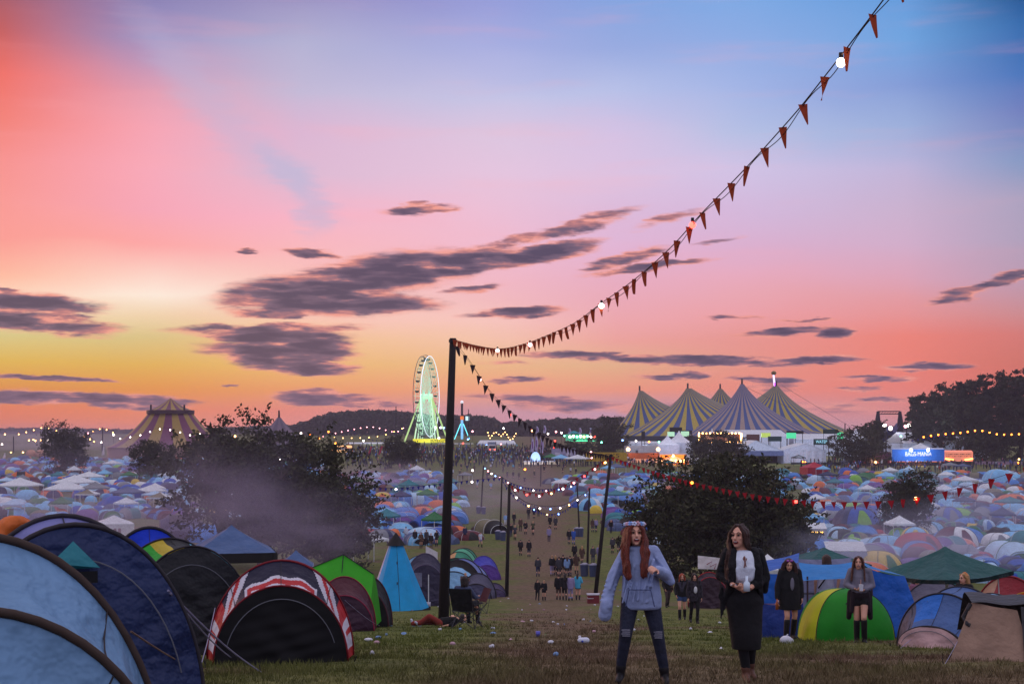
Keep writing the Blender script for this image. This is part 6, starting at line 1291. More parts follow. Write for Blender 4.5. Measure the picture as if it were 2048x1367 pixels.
for i in range(118):
    if i < 62: px, py = r9.uniform(770, 1200), r9.triangular(926, 985, 938)
    elif i < 88: px, py = r9.uniform(1240, 1380), r9.uniform(924, 938)
    else: px, py = r9.uniform(1690, 2045), r9.uniform(926, 944)
    if 800 < px < 890 and py > 960: py = 940
    t_ = r9.choices(list(CL), [20, 12, 5, 3, 3, 3, 8, 5, 2, 3, 8, 1, 1])[0]; b_ = r9.choice(['black', 'navy', 'dark grey', 'brown', 'black'])
    w = 'crowd before the ferris wheel' if px < 900 else 'crowd at lane far end' if px < 1060 else 'crowd before the white flags' if px < 1200 else 'before the orange lit stall' if px < 1400 else 'before the maroon stall' if px < 1784 else 'before the blue banner stall' if px < 1890 else 'before the far right stalls'
    folk(px, py, t_, b_, where=w, grp='people in the far crowd', r=r9)
settle_labels(PEOPLE)
# the dense crowd further off: one mass
VV, FF, MM, o_ = [], [], [], 0; cm = list(CL); base = []
for k in (0, 2, 4):
    me = CROWD[k]; v = np.empty(len(me.vertices) * 3, np.float32); me.vertices.foreach_get('co', v); base.append(v.reshape(-1, 3))
lowfig = MB(); lowfig.tube([(0, 0, 0), (0, 0, .5), (0, 0, .95)], [.09, .12, .17], 6, 0); lowfig.tube([(0, 0, .93), (0, 0, 1.2), (0, 0, 1.42), (0, 0, 1.47)], [.17, .19, .21, .08], 6, 1); lowfig.ball((0, 0, 1.58), (.09, .1, .13), 6, 5, 2)
lv = np.array([tuple(q) for q in lowfig.v]); quads = [f for f in lowfig.f if len(f) == 4]; qm = [m for f, m in zip(lowfig.f, lowfig.m) if len(f) == 4]
CM = [cloth(c, CL[c]) for c in cm] + [mat('crowd hair', (58, 40, 34), .8)]
for i in range(1700):
    q = r9.random()
    if q < .65: px, py = r9.uniform(690, 1110), r9.triangular(890, 938, 905)
    elif q < .78: px, py = r9.uniform(1000, 1390), r9.uniform(914, 934)
    else: px, py = r9.uniform(1600, 2060), r9.uniform(920, 945)
    p = GP(px, py); v = lv * np.array([1, .8, r9.uniform(.92, 1.1)]); a = r9.uniform(0, 6.28); v = np.stack([v[:, 0] * math.cos(a) - v[:, 1] * math.sin(a), v[:, 0] * math.sin(a) + v[:, 1] * math.cos(a), v[:, 2]], -1) + np.array(p)
    t_ = r9.choices(range(len(cm)), [20, 12, 4, 3, 3, 3, 8, 5, 2, 3, 8, 1, 1])[0]; VV.append(v); FF.append(np.array(quads) + o_); MM.append(np.array([{0: 10, 1: t_, 2: len(cm)}[m] for m in qm])); o_ += len(v)
tag(link('crowd', npmesh('crowd', np.concatenate(VV), np.concatenate(FF), CM, np.concatenate(MM), True)), kind='stuff')
# ================================================================ poles, bunting, bins
WOODP = mat('creosoted wood', (34, 28, 28), .85, .2, 3, .4, 14, stretch=(6, 6, .5)); CORD = mat('bunting cord', (60, 44, 40), .8, .1)
def pole(name, label, base, top, r0, r1, group=None):
    t = thing(name, label, 'pole', base, group=group); d = Vector(top) - Vector(base)
    MB().tube([(0, 0, -.3), d * .5, d], [r0, (r0 + r1) / 2, r1], 10).build('shaft', WOODP, t, True); MB().tube([d * .985, d * .995], [r1 * 1.25, r1 * 1.25], 10).build('band', STEEL, t); return t
POLES = {}
POLES['tall'] = (GD(886, 46), AT(906, 676, 46)); pole('wooden_pole', 'tall thick wooden pole carrying the bunting, left of centre', *POLES['tall'], .185, .11)
for key, (bx_, by_, tx, ty, r0, r1, lab) in {'right': (1190, 1188, 1222, 908, .14, .09, 'long slanted wooden pole behind the red cool box, left of the hoodie woman'), 'lane': (1013, 1192, 1019, 966, .13, .085, 'dark wooden pole on the left verge of the lane, nearest of the lane poles'),
      'lane right': (1174, 1150, 1179, 975, .11, .075, 'thin wooden pole with bins, just left of the slanted pole'), 'bins': (1000, 1076, 1004, 953, .12, .08, 'thin wooden pole with bins on the left verge, behind the nearest lane pole'), 'bins right': (1159, 1066, 1154, 965, .12, .08, 'thin wooden pole with bins on the right verge of the lane'),
      'far': (962, 1022, 967, 930, .12, .09, 'small far wooden pole with bins left of the lane'), 'far right': (1081, 972, 1083, 890, .13, .1, 'farthest thin pole at the end of the lane'), 'stall': (1922, 925, 1921, 858, .16, .12, 'thin dark pole standing in front of the orange lettered stall')}.items():
    b = GP(bx_, by_); POLES[key] = (b, AT(tx, ty, b.y)); pole('wooden_pole', lab, b, POLES[key][1], r0, r1)
BIN = mat('bin plastic', (58, 68, 98), .6, .15); BINT = mat('rubbish heap', (150, 146, 160), .8, .5, 14, .6, 20)
for px, py, lab in ((996, 1078, 'left blue-grey bin of the pair at the left verge pole'), (1006, 1080, 'right blue-grey bin of the pair at the left verge pole'), (1168, 1151, 'left bin of the pair left of the slanted pole'), (1186, 1152, 'right bin of the pair left of the slanted pole'),
      (1153, 1072, 'left bin of the pair on the right verge of the lane'), (1161, 1072, 'right bin of the pair on the right verge of the lane'), (957, 1026, 'left bin at the small far pole'), (967, 1027, 'right bin at the small far pole')):
    p = GP(px, py); t = thing('bin', lab, 'bin', p + Vector((0, -.35, 0)), group='bins at the lane poles'); MB().tube([(0, 0, 0), (0, 0, .9), (0, 0, 1.0)], [.30, .36, .38], 14).build('drum', BIN, t); MB().tube([(0, 0, .96), (0, 0, 1.01)], [.385, .385], 14).build('rim', mat('bin rim', (120, 124, 150), .5), t); MB().ball((.04, 0, 1.02), (.28, .28, .12), 10, 6).build('rubbish', BINT, t)

PEN = {}
def pennant_mesh(c, w, h):
    k = (c, w, h)
    if k not in PEN:
        PEN[k] = []
        for s_ in range(4):
            mb = MB(); b = (.03, -.04, .08, .02)[s_] * h * 3
            mb.grid(lambda u, v: ((u - .5) * w * (1 - v * .98) + .22 * b * v * v, b * math.sin(v * 2.2 + u * 2) * .6, -h * v), 5, 6); PEN[k].append(mb.mesh('pennant', [MATS[c]]))
    return PEN[k]
mat('flag orange brown', (150, 62, 34), .8, .2, 4, trans=.35); mat('flag crimson', (150, 22, 34), .8, .15, 4, trans=.3); mat('flag ultramarine', (30, 40, 130), .8, .15, 4, trans=.3); mat('flag charcoal', (48, 36, 42), .8, .2, 4, trans=.2); mat('flag pale', (150, 140, 160), .8, .2, 4, trans=.3)
for mm in ('flag orange brown', 'flag crimson', 'flag ultramarine', 'flag charcoal', 'flag pale'): MATS[mm].use_backface_culling = False
BULB = {'white': glow('bulb white', (255, 238, 226), 14), 'warm': glow('bulb warm', (255, 190, 110), 12), 'red': glow('bulb red', (255, 60, 50), 9), 'blue': glow('bulb blue', (110, 150, 255), 10), 'pink': glow('bulb pink', (255, 160, 170), 11), 'green': glow('bulb green', (110, 255, 190), 9), 'orange': glow('bulb orange', (255, 130, 40), 12)}
def bunting(label, pts, a, b, spacing, fc, fw, fh, bulbs=(), every=0, bc='warm', br=None, cord=.008, group=None, second=False, face=None):
    """pts: pixel points of the rope; it hangs in the vertical plane over the plan line from a to b"""
    a, b = Vector(a), Vector(b); W = []
    def on(px, py):
        k = (px - 1024) / F; t = (k * a.y - a.x) / ((b.x - a.x) - k * (b.y - a.y)); d = a.y + t * (b.y - a.y); return Vector(((px - 1024) * d / F, d, (HY - py) * d / F))
    P0 = [on(*p) for p in pts]
    # smooth curve through the points
    for i in range(len(P0) - 1):
        p0, p1, p2, p3 = P0[max(i - 1, 0)], P0[i], P0[i + 1], P0[min(i + 2, len(P0) - 1)]
        for k in range(8):
            t = k / 8; W.append(.5 * ((2 * p1) + (p2 - p0) * t + (2 * p0 - 5 * p1 + 4 * p2 - p3) * t * t + (3 * p1 - p0 - 3 * p2 + p3) * t ** 3))
    W.append(P0[-1]); root = thing('bunting', label, 'bunting', W[0], group=group); O = W[0]; MB().tube([w - O for w in W], cord, 5).build('cord', CORD, root)
    if second: MB().tube([w - O + Vector((0, .02, -.05 - .035 * math.sin(i * .37))) for i, w in enumerate(W)], cord * .7, 5).build('lamp_cable', CORD, root)
    L = [0]
    for p, q in zip(W, W[1:]): L.append(L[-1] + (q - p).length)
    def atl(s): i = min(max(int(np.searchsorted(L, s)) - 1, 0), len(W) - 2); t = (s - L[i]) / max(1e-6, L[i + 1] - L[i]); return W[i].lerp(W[i + 1], t)
    n = int(L[-1] / spacing) if spacing else 0; n = min(n, 96); ang = math.atan2(b.y - a.y, b.x - a.x); r = random.Random(len(label))
    for k in range(n):
        s = (k + .5) * L[-1] / n; o = link('pennant', r.choice(pennant_mesh(fc, fw, fh)), root, atl(s) - O); o.rotation_euler = (r.uniform(-.25, .25), r.uniform(-.16, .16), (ang if face is None else face) + r.uniform(-.35, .35))
    lb = [(on(px, py), c) for px, py, c in bulbs]
    if every: lb += [(atl((k + .5) * L[-1] / every) + Vector((0, 0, -.12)), bc if isinstance(bc, str) else bc[k % len(bc)]) for k in range(every)]
    for p, c in lb:
        rr = br or (.045 + .0006 * p.y); q = MB().ball(p - O + Vector((0, 0, -rr)), rr, 10, 7); q2 = q.build('light_bulb', BULB[c], root, True); MB().tube([p - O, p - O + Vector((0, 0, .05))], rr * .5, 6).build('lamp_holder', BLK, q2)
    return root
TP = POLES['tall'][1]; far = AT(1830, -90, 12.0)
bunting('long string of orange brown pennants and bulbs sweeping up to the top right', [(906, 678), (950, 690), (1000, 697), (1050, 687), (1100, 668), (1150, 645), (1200, 608), (1250, 573), (1300, 533), (1350, 486), (1400, 430), (1450, 379), (1500, 327), (1550, 272), (1600, 215), (1650, 152), (1700, 88), (1765, 2), (1830, -90)],
   TP, far, .60, 'flag orange brown', .105, .23, [(995, 697, 'white'), (1060, 685, 'pink'), (1203, 606, 'white'), (1385, 443, 'red'), (1682, 116, 'white')], cord=.007, second=True, br=.045, face=.35)
bunting('short dark string of pennants dropping from the tall pole to the slanted pole', [(908, 682), (940, 722), (975, 775), (1010, 812), (1055, 848), (1100, 878), (1150, 898), (1222, 911)], TP, POLES['right'][1], 1.15, 'flag charcoal', .20, .34, [(960, 756, 'pink'), (1020, 826, 'red'), (1182, 902, 'pink')], cord=.007, second=True, br=.05, face=.3)
rp = POLES['right'][1]
bunting('string of crimson pennants from the slanted pole across the broad tree to the right', [(1222, 912), (1290, 936), (1365, 958), (1450, 977), (1540, 993), (1620, 1001), (1720, 1003), (1820, 996), (1920, 975), (2020, 946), (2110, 915)], rp, AT(2110, 915, 40), 1.0, 'flag crimson', .24, .30, [(1384, 962, 'orange'), (1592, 999, 'red'), (1832, 993, 'warm')], cord=.007, br=.07, face=.1)
lp = POLES['lane'][1]; br_ = POLES['bins right'][1]
bunting('bright swag of crimson pennants and bulbs between lane pole and slanted pole', [(1019, 968), (1045, 980), (1075, 986), (1110, 978), (1150, 958), (1190, 932), (1221, 912)], lp, rp, .42, 'flag crimson', .22, .26, [], 9, ('pink', 'red', 'pink', 'warm', 'white'), cord=.02, br=.06)
bunting('lower swag with bulbs between the lane pole and the thin pole at right', [(1020, 972), (1040, 996), (1065, 1008), (1100, 1012), (1135, 1006), (1178, 980)], lp, POLES['lane right'][1], .42, 'flag pale', .2, .22, [], 8, ('white', 'warm', 'white', 'blue'), cord=.02, br=.06)
bunting('blue pennant string between the rear pair of lane poles', [(1004, 954), (1030, 968), (1070, 977), (1110, 976), (1154, 966)], POLES['bins'][1], br_, .45, 'flag ultramarine', .30, .34, [], 6, ('pink', 'blue', 'white'), cord=.02, br=.085)
bunting('lowest blue string with three bulbs between the lane poles', [(1004, 960), (1030, 992), (1065, 1016), (1095, 1027), (1125, 1022), (1157, 1000)], POLES['bins'][1], br_, .45, 'flag ultramarine', .30, .34, [(1068, 1017, 'blue'), (1094, 1027, 'warm'), (1117, 1026, 'blue')], cord=.02, br=.09)
bunting('string of ultramarine pennants running left from the verge pole into the smoke', [(690, 972), (735, 974), (800, 975), (860, 969), (930, 961), (1004, 954)], AT(690, 972, 165), POLES['bins'][1], .62, 'flag ultramarine', .34, .42, [(792, 976, 'white'), (944, 961, 'white')], cord=.02, br=.11)
bunting('festoon from the far pole to the lane pole with blue and pink bulbs', [(967, 931), (985, 945), (1004, 953)], POLES['far'][1], POLES['bins'][1], 0, None, 0, 0, [], 5, ('blue', 'pink', 'white'), cord=.02, br=.09)
for i, (pts, d0, d1, n, c, lab) in enumerate([([(640, 872), (700, 858), (745, 852), (790, 862), (812, 850)], 560, 560, 14, 'pink', 'upper festoon of small bulbs left of the ferris wheel'), ([(660, 872), (700, 874), (760, 870), (812, 852)], 540, 545, 9, 'warm', 'middle festoon of small bulbs left of the ferris wheel'), ([(700, 858), (730, 875), (770, 878), (812, 853)], 530, 535, 0, 'white', 'plain low swag left of the ferris wheel'),
   ([(975, 860), (980, 874), (990, 862), (1003, 870), (1010, 862), (1022, 878), (1033, 862)], 540, 540, 16, 'warm', 'zigzag festoon of warm bulbs right of the drop tower'), ([(30, 868), (60, 860), (89, 853), (120, 862)], 470, 470, 6, 'warm', 'festoon over the far field at the left post'), ([(180, 863), (205, 855), (232, 866)], 470, 470, 4, 'warm', 'festoon at the second far left post'),
   ([(230, 876), (280, 868), (315, 856), (345, 858), (385, 868), (410, 862)], 395, 395, 9, 'white', 'festoon of white bulbs crossing the purple and yellow tent'), ([(1840, 872), (1880, 866), (1925, 862), (1960, 858), (2000, 866), (2060, 864)], 385, 385, 15, 'orange', 'festoon of orange bulbs before the tall wood at the right'), ([(1820, 880), (1860, 874), (1905, 866)], 392, 392, 0, 'white', 'little dark pennants over the long white marquee')]):
    bunting(lab, pts, AT(*pts[0], d0), AT(*pts[-1], d1), 1.4 if n == 0 else 0, 'flag ultramarine', .5, .55, [], n, c, cord=.035, br=.17 if c != 'orange' else .22)
for px, py, ty, d, lab in ((89, 905, 852, 470, 'thin dark post of the far festoon at the left'), (205, 892, 854, 470, 'thin dark post left of the purple and yellow tent'), (27, 905, 872, 470, 'short dark post at the far left field'), (792, 880, 812, 560, 'tall thin floodlight mast left of the ferris wheel'), (937, 880, 818, 600, 'thin lamp mast right of the drop tower'), (1813, 905, 852, 430, 'lamp post with two bright heads right of the stage'), (1772, 905, 846, 440, 'lamp post with two bright heads in front of the stage'), (1690, 900, 846, 470, 'thin bare mast right of the big top')):
    b = GD(px, d); pole('mast', lab, b, AT(px, ty, d), .22, .16)
for px, py, d, c, r, lab in ((1769, 850, 439, 'white', .55, 'left bright lamp head in front of the blue stage'), (1781, 856, 439, 'white', .6, 'right bright lamp head in front of the blue stage'), (1811, 852, 429, 'pink', .45, 'left lamp head on the post right of the stage'), (1818, 851, 429, 'white', .6, 'right lamp head on the post right of the stage'),
    (793, 813, 559, 'white', .01, None)):
    if lab: t = thing('floodlight', lab, 'lamp', AT(px, py, d)); MB().ball((0, 0, 0), r, 10, 7).build('lens', BULB[c], t, True); MB().tube([(0, .3, 0), (0, 1.2, 0)], r * .9, 8).build('housing', STEEL, t)

# ================================================================ the market: marquees, stalls, signs
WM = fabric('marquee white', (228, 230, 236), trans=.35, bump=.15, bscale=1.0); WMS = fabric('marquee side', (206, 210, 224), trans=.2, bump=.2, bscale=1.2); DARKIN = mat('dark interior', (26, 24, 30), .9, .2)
def W(px, py, d): return AT(px, py, d)
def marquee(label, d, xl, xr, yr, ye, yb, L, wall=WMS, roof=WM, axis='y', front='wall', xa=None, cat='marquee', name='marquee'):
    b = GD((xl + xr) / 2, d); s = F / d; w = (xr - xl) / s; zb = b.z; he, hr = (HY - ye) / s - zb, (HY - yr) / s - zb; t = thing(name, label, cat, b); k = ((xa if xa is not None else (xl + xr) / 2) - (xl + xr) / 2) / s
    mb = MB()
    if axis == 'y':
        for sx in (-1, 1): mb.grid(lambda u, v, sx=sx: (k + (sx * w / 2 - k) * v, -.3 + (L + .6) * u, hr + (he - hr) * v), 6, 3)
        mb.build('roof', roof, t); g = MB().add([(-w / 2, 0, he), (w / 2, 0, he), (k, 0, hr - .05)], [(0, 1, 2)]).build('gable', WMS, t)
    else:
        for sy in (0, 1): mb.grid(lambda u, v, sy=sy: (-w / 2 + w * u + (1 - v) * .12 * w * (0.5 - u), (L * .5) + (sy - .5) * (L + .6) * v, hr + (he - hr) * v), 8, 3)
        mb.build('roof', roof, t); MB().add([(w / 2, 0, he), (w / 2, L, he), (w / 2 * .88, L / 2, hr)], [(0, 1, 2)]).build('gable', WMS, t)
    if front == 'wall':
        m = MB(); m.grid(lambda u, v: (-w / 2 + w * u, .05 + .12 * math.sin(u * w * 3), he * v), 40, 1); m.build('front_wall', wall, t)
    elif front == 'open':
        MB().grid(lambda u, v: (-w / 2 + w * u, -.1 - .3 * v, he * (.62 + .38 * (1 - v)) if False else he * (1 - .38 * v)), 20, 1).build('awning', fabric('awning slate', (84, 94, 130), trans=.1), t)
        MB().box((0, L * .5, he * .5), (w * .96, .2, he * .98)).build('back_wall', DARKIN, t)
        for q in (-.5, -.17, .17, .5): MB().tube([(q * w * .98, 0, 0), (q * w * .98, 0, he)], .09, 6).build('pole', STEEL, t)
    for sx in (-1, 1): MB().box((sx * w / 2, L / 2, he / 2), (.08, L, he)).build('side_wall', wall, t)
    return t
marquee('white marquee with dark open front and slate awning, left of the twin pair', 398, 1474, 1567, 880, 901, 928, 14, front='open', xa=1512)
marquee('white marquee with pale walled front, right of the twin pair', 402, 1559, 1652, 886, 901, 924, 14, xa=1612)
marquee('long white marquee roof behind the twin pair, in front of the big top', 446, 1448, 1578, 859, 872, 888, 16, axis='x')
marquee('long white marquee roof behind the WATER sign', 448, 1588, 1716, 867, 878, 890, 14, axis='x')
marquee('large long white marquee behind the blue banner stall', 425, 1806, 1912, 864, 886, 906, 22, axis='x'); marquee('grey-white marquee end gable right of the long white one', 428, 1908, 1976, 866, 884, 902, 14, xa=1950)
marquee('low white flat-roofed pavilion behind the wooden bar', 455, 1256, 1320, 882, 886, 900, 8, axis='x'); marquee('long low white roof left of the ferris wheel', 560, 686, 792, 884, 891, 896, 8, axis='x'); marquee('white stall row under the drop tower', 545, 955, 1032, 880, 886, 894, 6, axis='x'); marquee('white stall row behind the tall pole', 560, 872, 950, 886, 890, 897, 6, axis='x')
def pagoda(label, d, px, w, ya, ye, yb):
    b = GD(px, d); s = F / d; w_ = w / s; t = thing('pagoda_tent', label, 'marquee', b); he, ha = (HY - ye) / s - b.z, (HY - ya) / s - b.z
    def fn(u, v): a = 2 * math.pi * u; k = 1 / max(abs(math.cos(a)), abs(math.sin(a))); r = (.04 + .96 * v ** 1.5) * w_ / 2; f = r * (k * v + (1 - v)); return (f * math.cos(a), f * math.sin(a), ha + (he - ha) * v)
    MB().grid(fn, 32, 10, wrap=True).build('canopy', WM, t); MB().box((0, 0, he / 2), (w_ * .98, w_ * .98, he - .02)).build('wall', WMS, t)
for a in (('left small white pagoda tent beside the trucks', 420, 1335, 44, 869, 889, 902), ('right taller white pagoda tent beside the trucks', 424, 1358, 50, 861, 885, 900), ('tiny white pagoda top over the bulb-framed sign', 430, 1424, 16, 856, 872, 890), ('white pagoda tent at the right foot of the big top', 440, 1712, 46, 857, 880, 895)): pagoda(*a)
p = GD(1841, 402); gazebo('gazebo', 'pale lit white gazebo top above the blue banner stall', W(1841, 898, 405), 0, 44 / (F / 405), .05, 1.9, [WM, WM], legr=.03)
def board(label, d, xl, xr, yt, yb, m, body=None, tm=None, size=None, tw=.8, legs_=True, cat='sign', name='sign', dy=0):
    s = F / d; b = GD((xl + xr) / 2, d); t = thing(name, label, cat, b); zt, z0 = (HY - yt) / s - b.z, (HY - yb) / s - b.z; w = (xr - xl) / s
    MB().box((0, 0, (zt + z0) / 2), (w, .25, zt - z0)).build('board', m, t)
    if legs_:
        for q in (-1, 1): MB().tube([(q * w * .45, .2, 0), (q * w * .45, .2, zt)], .10, 6).build('post', STEEL, t)
    if body:
        for i, (tx, fr, k) in enumerate(body if isinstance(body, list) else [(body, .5, .7)]): lettering(tx, (zt - z0) * k, tm, t, (0, -.14, z0 + (zt - z0) * fr), w * tw)
    return t
DGREEN = mat('bottle green board', (18, 52, 48), .6, .15); BROWNB = mat('brown board', (92, 60, 54), .7, .25); YELB = mat('mustard banner', (196, 160, 44), .8, .15, 3, trans=.2); BLACKB = mat('black board', (20, 20, 22), .6, .2); GLG = glow('green sign', (70, 220, 150), .75); GLY = glow('lime sign', (180, 206, 90), .6); WGL = glow('water letters', (150, 214, 230), .9); DBR = mat('dark brown ink', (52, 34, 22), .8)
board('dark green sign with glowing letters WATER', 405, 1627, 1659, 877, 889, DGREEN, 'WATER', WGL, tw=.72)
board('mustard yellow banner lettered SOCKS beside the slanted pole', 385, 1172, 1254, 904, 922, YELB, [('SOCKS', .62, .62)], DBR, tw=.62, name='banner', cat='banner')
board('large dark green board above the WATER sign', 430, 1646, 1676, 858, 867, DGREEN); board('small glowing green sign right of the large dark green board', 428, 1675, 1687, 864, 878, GLG); board('dark green board over the orange lit hatch', 412, 1536, 1563, 872, 882, DGREEN)
board('black long board at the top of the green lit bar', 432, 1573, 1607, 861, 867, BLACKB); board('glowing green sign under the black long board', 430, 1573, 1592, 865, 876, GLG); board('lime green lit sign between brown board and dark green board', 428, 1522, 1541, 865, 874, GLY)
board('brown sign board right of the bulb-framed sign', 420, 1493, 1519, 868, 882, BROWNB); board('black roof unit left of the big top stripes', 440, 1339, 1364, 854, 864, BLACKB); board('black roof unit right of the other black unit', 440, 1364, 1384, 860, 868, BLACKB); board('left pale green lit sign under the black roof units', 434, 1335, 1349, 863, 872, glow('pale green sign', (170, 220, 180), .7)); board('right pale green lit sign under the black roof units', 434, 1362, 1378, 862, 872, glow('pale green sign', (170, 220, 180), .7)); board('tall black banner with yellow print left of the pagoda tents', 440, 1283, 1290, 862, 878, BLACKB)
t = board('brown sign framed by warm bulbs, upper left of the twin marquees', 425, 1398, 1482, 866, 884, BROWNB); s = F / 425; b = t.location
for i in range(46):
    u = i / 46 * 4; k = int(u); f = u - k; w, zt, z0 = 84 / s, (HY - 866) / s - b.z, (HY - 884) / s - b.z
    x, z = [(-w / 2 + w * f, zt), (w / 2, zt + (z0 - zt) * f), (w / 2 - w * f, z0), (-w / 2, z0 + (zt - z0) * f)][k]; MB().ball((x, -.25, z), .26, 8, 6).build('light_bulb', BULB['warm'], t)
for q in (.0, .62): MB().box((-84 / s / 2 + 84 / s * (q + .3) * .8, -.14, (zt + z0) / 2), (20 / s, .03, 9 / s)).build('name_panel', mat('pale panel', (170, 130, 110), .7), t)
# wooden bar, trucks, van, orange stall
s = F / 405; b = GD(1287, 405); t = thing('bar', 'wooden balustraded bar platform with awning and two bright lamps', 'bar', b); w = 64 / s
z = lambda py: (HY - py) / s - b.z
WOODB = mat('bar planks', (132, 78, 52), .8, .3, 3, .3, 9, stretch=(6, 1, .6)); MB().box((0, 0, (z(905) + z(917)) / 2), (w, .3, z(905) - z(917))).build('balustrade', WOODB, t); MB().grid(lambda u, v: (-w / 2 + w * u, -.2 - 1.6 * v, z(917) + (z(924) - z(917)) * v), 12, 3).build('awning', fabric('cream awning', (206, 172, 150), trans=.3), t)
MB().box((0, 1.5, z(924) / 2), (w, .3, z(924))).build('back_wall', mat('bar dark wall', (60, 40, 32), .8), t); MB().box((0, 3, z(917) * .5), (w * .98, 6, .2)).build('floor', WOODB, t)
for px in (1256, 1316): l = MB().ball(((px - 1287) / s, -.4, z(898)), .55, 10, 7).build('lamp', glow('amber flood', (255, 176, 110), 9), t, True); MB().tube([((px - 1287) / s, -.1, z(917)), ((px - 1287) / s, -.1, z(899))], .09, 6).build('lamp_post', STEEL, t)
TRW = mat('truck white', (196, 192, 196), .45, .08)
def truck(label, px, py, d, Lm, h, col, cabcol, rz, lights=None):
    b = GD(px, d); t = thing('truck', label, 'truck', b, rz); MB().box((0, 0, .95 + h / 2), (Lm, 2.4, h)).build('cargo_box', col, t); MB().box((Lm / 2 + .95, 0, 1.45), (1.8, 2.3, 1.9)).box((Lm / 2 + .85, 0, 2.55), (1.4, 2.2, .5)).build('cab', cabcol, t); MB().box((Lm / 2 + 1.86, 0, 1.9), (.05, 2.0, .8)).build('windscreen', mat('dark glass', (20, 24, 30), .1, .05, spec=.8), t)
    for x in (-Lm * .35, Lm * .15, Lm / 2 + .9):
        for y in (-1.1, 1.1): MB().tube([(x, y - .14, .5), (x, y + .14, .5)], .5, 14).build('wheel', BLK, t)
    for q in (-1, 1): MB().box((Lm / 2 + 1.88, q * .8, 1.15), (.06, .4, .25)).build('headlight', lights or mat('lamp glass', (190, 190, 196), .2), t)
    return t
truck('white box truck behind the wooden bar, left one', 1268, 900, 440, 5.5, 2.6, TRW, mat('truck grey', (110, 100, 104), .5), R(15)); truck('white box truck behind the wooden bar, right one', 1302, 900, 436, 5.5, 2.8, TRW, TRW, R(-165)); truck('pale blue trailer truck between bar and van', 1334, 905, 428, 6.5, 2.5, mat('pale blue trailer', (120, 158, 190), .5), mat('truck grey', (110, 100, 104), .5), R(10)); truck('box truck with glowing red tail lights in the crowd below the drop tower', 983, 905, 470, 3.2, 2.6, mat('grey truck', (120, 130, 150), .6), TRW, R(-85), glow('tail light', (255, 80, 50), 6))
vb = GD(1366, 412); t = thing('van', 'white van parked behind the orange lit stall', 'van', vb, R(-12)); mb = MB()
mb.grid(lambda u, v: (-2.4 + 4.8 * u, -1 + 2 * v, 2.35 - (.9 * max(0, u - .72) / .28) - .05 * (2 * v - 1) ** 2), 12, 4); mb.box((0, 0, 1.1), (4.8, 2.0, 1.1)).box((-.7, 0, 1.95), (3.4, 1.9, .75)).build('body', TRW, t)
MB().box((.6, -1.0, 1.75), (1.3, .05, .5)).build('side_window', mat('dark glass', (20, 24, 30), .1, .05, spec=.8), t)
for x in (-1.5, 1.5):
    for y in (-.95, .95): MB().tube([(x, y - .1, .36), (x, y + .1, .36)], .36, 14).build('wheel', BLK, t)
def stall(label, d, xl, xr, yt, yv, yb, fascia, inner, body=None, tm=None, k=.6, posts=5, roof=None, fr=.5, tw=.6):
    s = F / d; b = GD((xl + xr) / 2, d); t = thing('market_stall', label, 'stall', b); w = (xr - xl) / s; zt, zv = (HY - yt) / s - b.z, (HY - yv) / s - b.z
    MB().grid(lambda u, v: (-w / 2 + w * u, -.05 * math.sin(u * 25) * v - .3 * v * 0, zt + (zv - zt) * v), 40, 3).build('fascia', fascia, t); MB().box((0, 3.0, zv * .5), (w, .1, zv)).build('back_wall', inner, t); MB().grid(lambda u, v: (-w / 2 + w * u, .05 + 3 * v, zt - .1 + .5 * math.sin(math.pi * v)), 6, 4).build('roof', roof or fascia, t)
    for i in range(posts): MB().tube([(-w / 2 + w * i / (posts - 1), -.02, 0), (-w / 2 + w * i / (posts - 1), -.02, zv)], .08, 6).build('post', STEEL, t)
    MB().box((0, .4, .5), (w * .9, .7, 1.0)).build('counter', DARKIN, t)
    for i, (tx, f_, kk) in enumerate(body or []): lettering(tx, (zt - zv) * kk, tm, t, (0, -.10, zv + (zt - zv) * f_), w * tw)
    return t, s, b, zv, w
OG = glow('orange interior', (255, 140, 40), 1.1); WHL = mat('white ink', (214, 220, 232), .7, .05)
t, s, b, zv, w = stall('wide stall with bright blue banner lettered BAGS-MANIA and orange lit counter', 388, 1784, 1889, 898, 922, 942, fabric('banner azure', (40, 110, 206), trans=.3, bump=.3), OG, [('BAGS-MANIA', .6, .5)], WHL, tw=.5, roof=fabric('stall roof white', (180, 190, 210)))
r3 = random.Random(3)
for k in range(26):
    x = -w / 2 + .5 + (w - 1) * r3.random(); q = MB(); q.box((x, .6 + r3.random(), zv - .25 - .9 * r3.random()), (.35 + .3 * r3.random(), .18, .5 + .5 * r3.random())); q.build('hanging_bag', mat(['bag tan', 'bag orange', 'bag black', 'bag red'][k % 4], [(150, 96, 50), (206, 110, 40), (30, 26, 28), (150, 40, 40)][k % 4], .8), t)
FLW = glow('stall flood', (236, 240, 255), 16); 
for px in (1819, 1853): l = MB().ball(((px - 1836.5) / s, -1.4, (HY - 899) / s - b.z), .42, 10, 7).build('floodlight', FLW, t, True); MB().tube([((px - 1836.5) / s, -1.2, (HY - 898.2) / s - b.z), ((px - 1836.5) / s, .2, (HY - 897) / s - b.z)], .06, 6).build('lamp_arm', STEEL, t)
t, s, b, zv, w = stall('maroon fronted clothes stall with red and white garments hung up', 390, 1716, 1783, 906, 917, 942, fabric('stall maroon', (118, 70, 96), trans=.2, bump=.3), DARKIN)
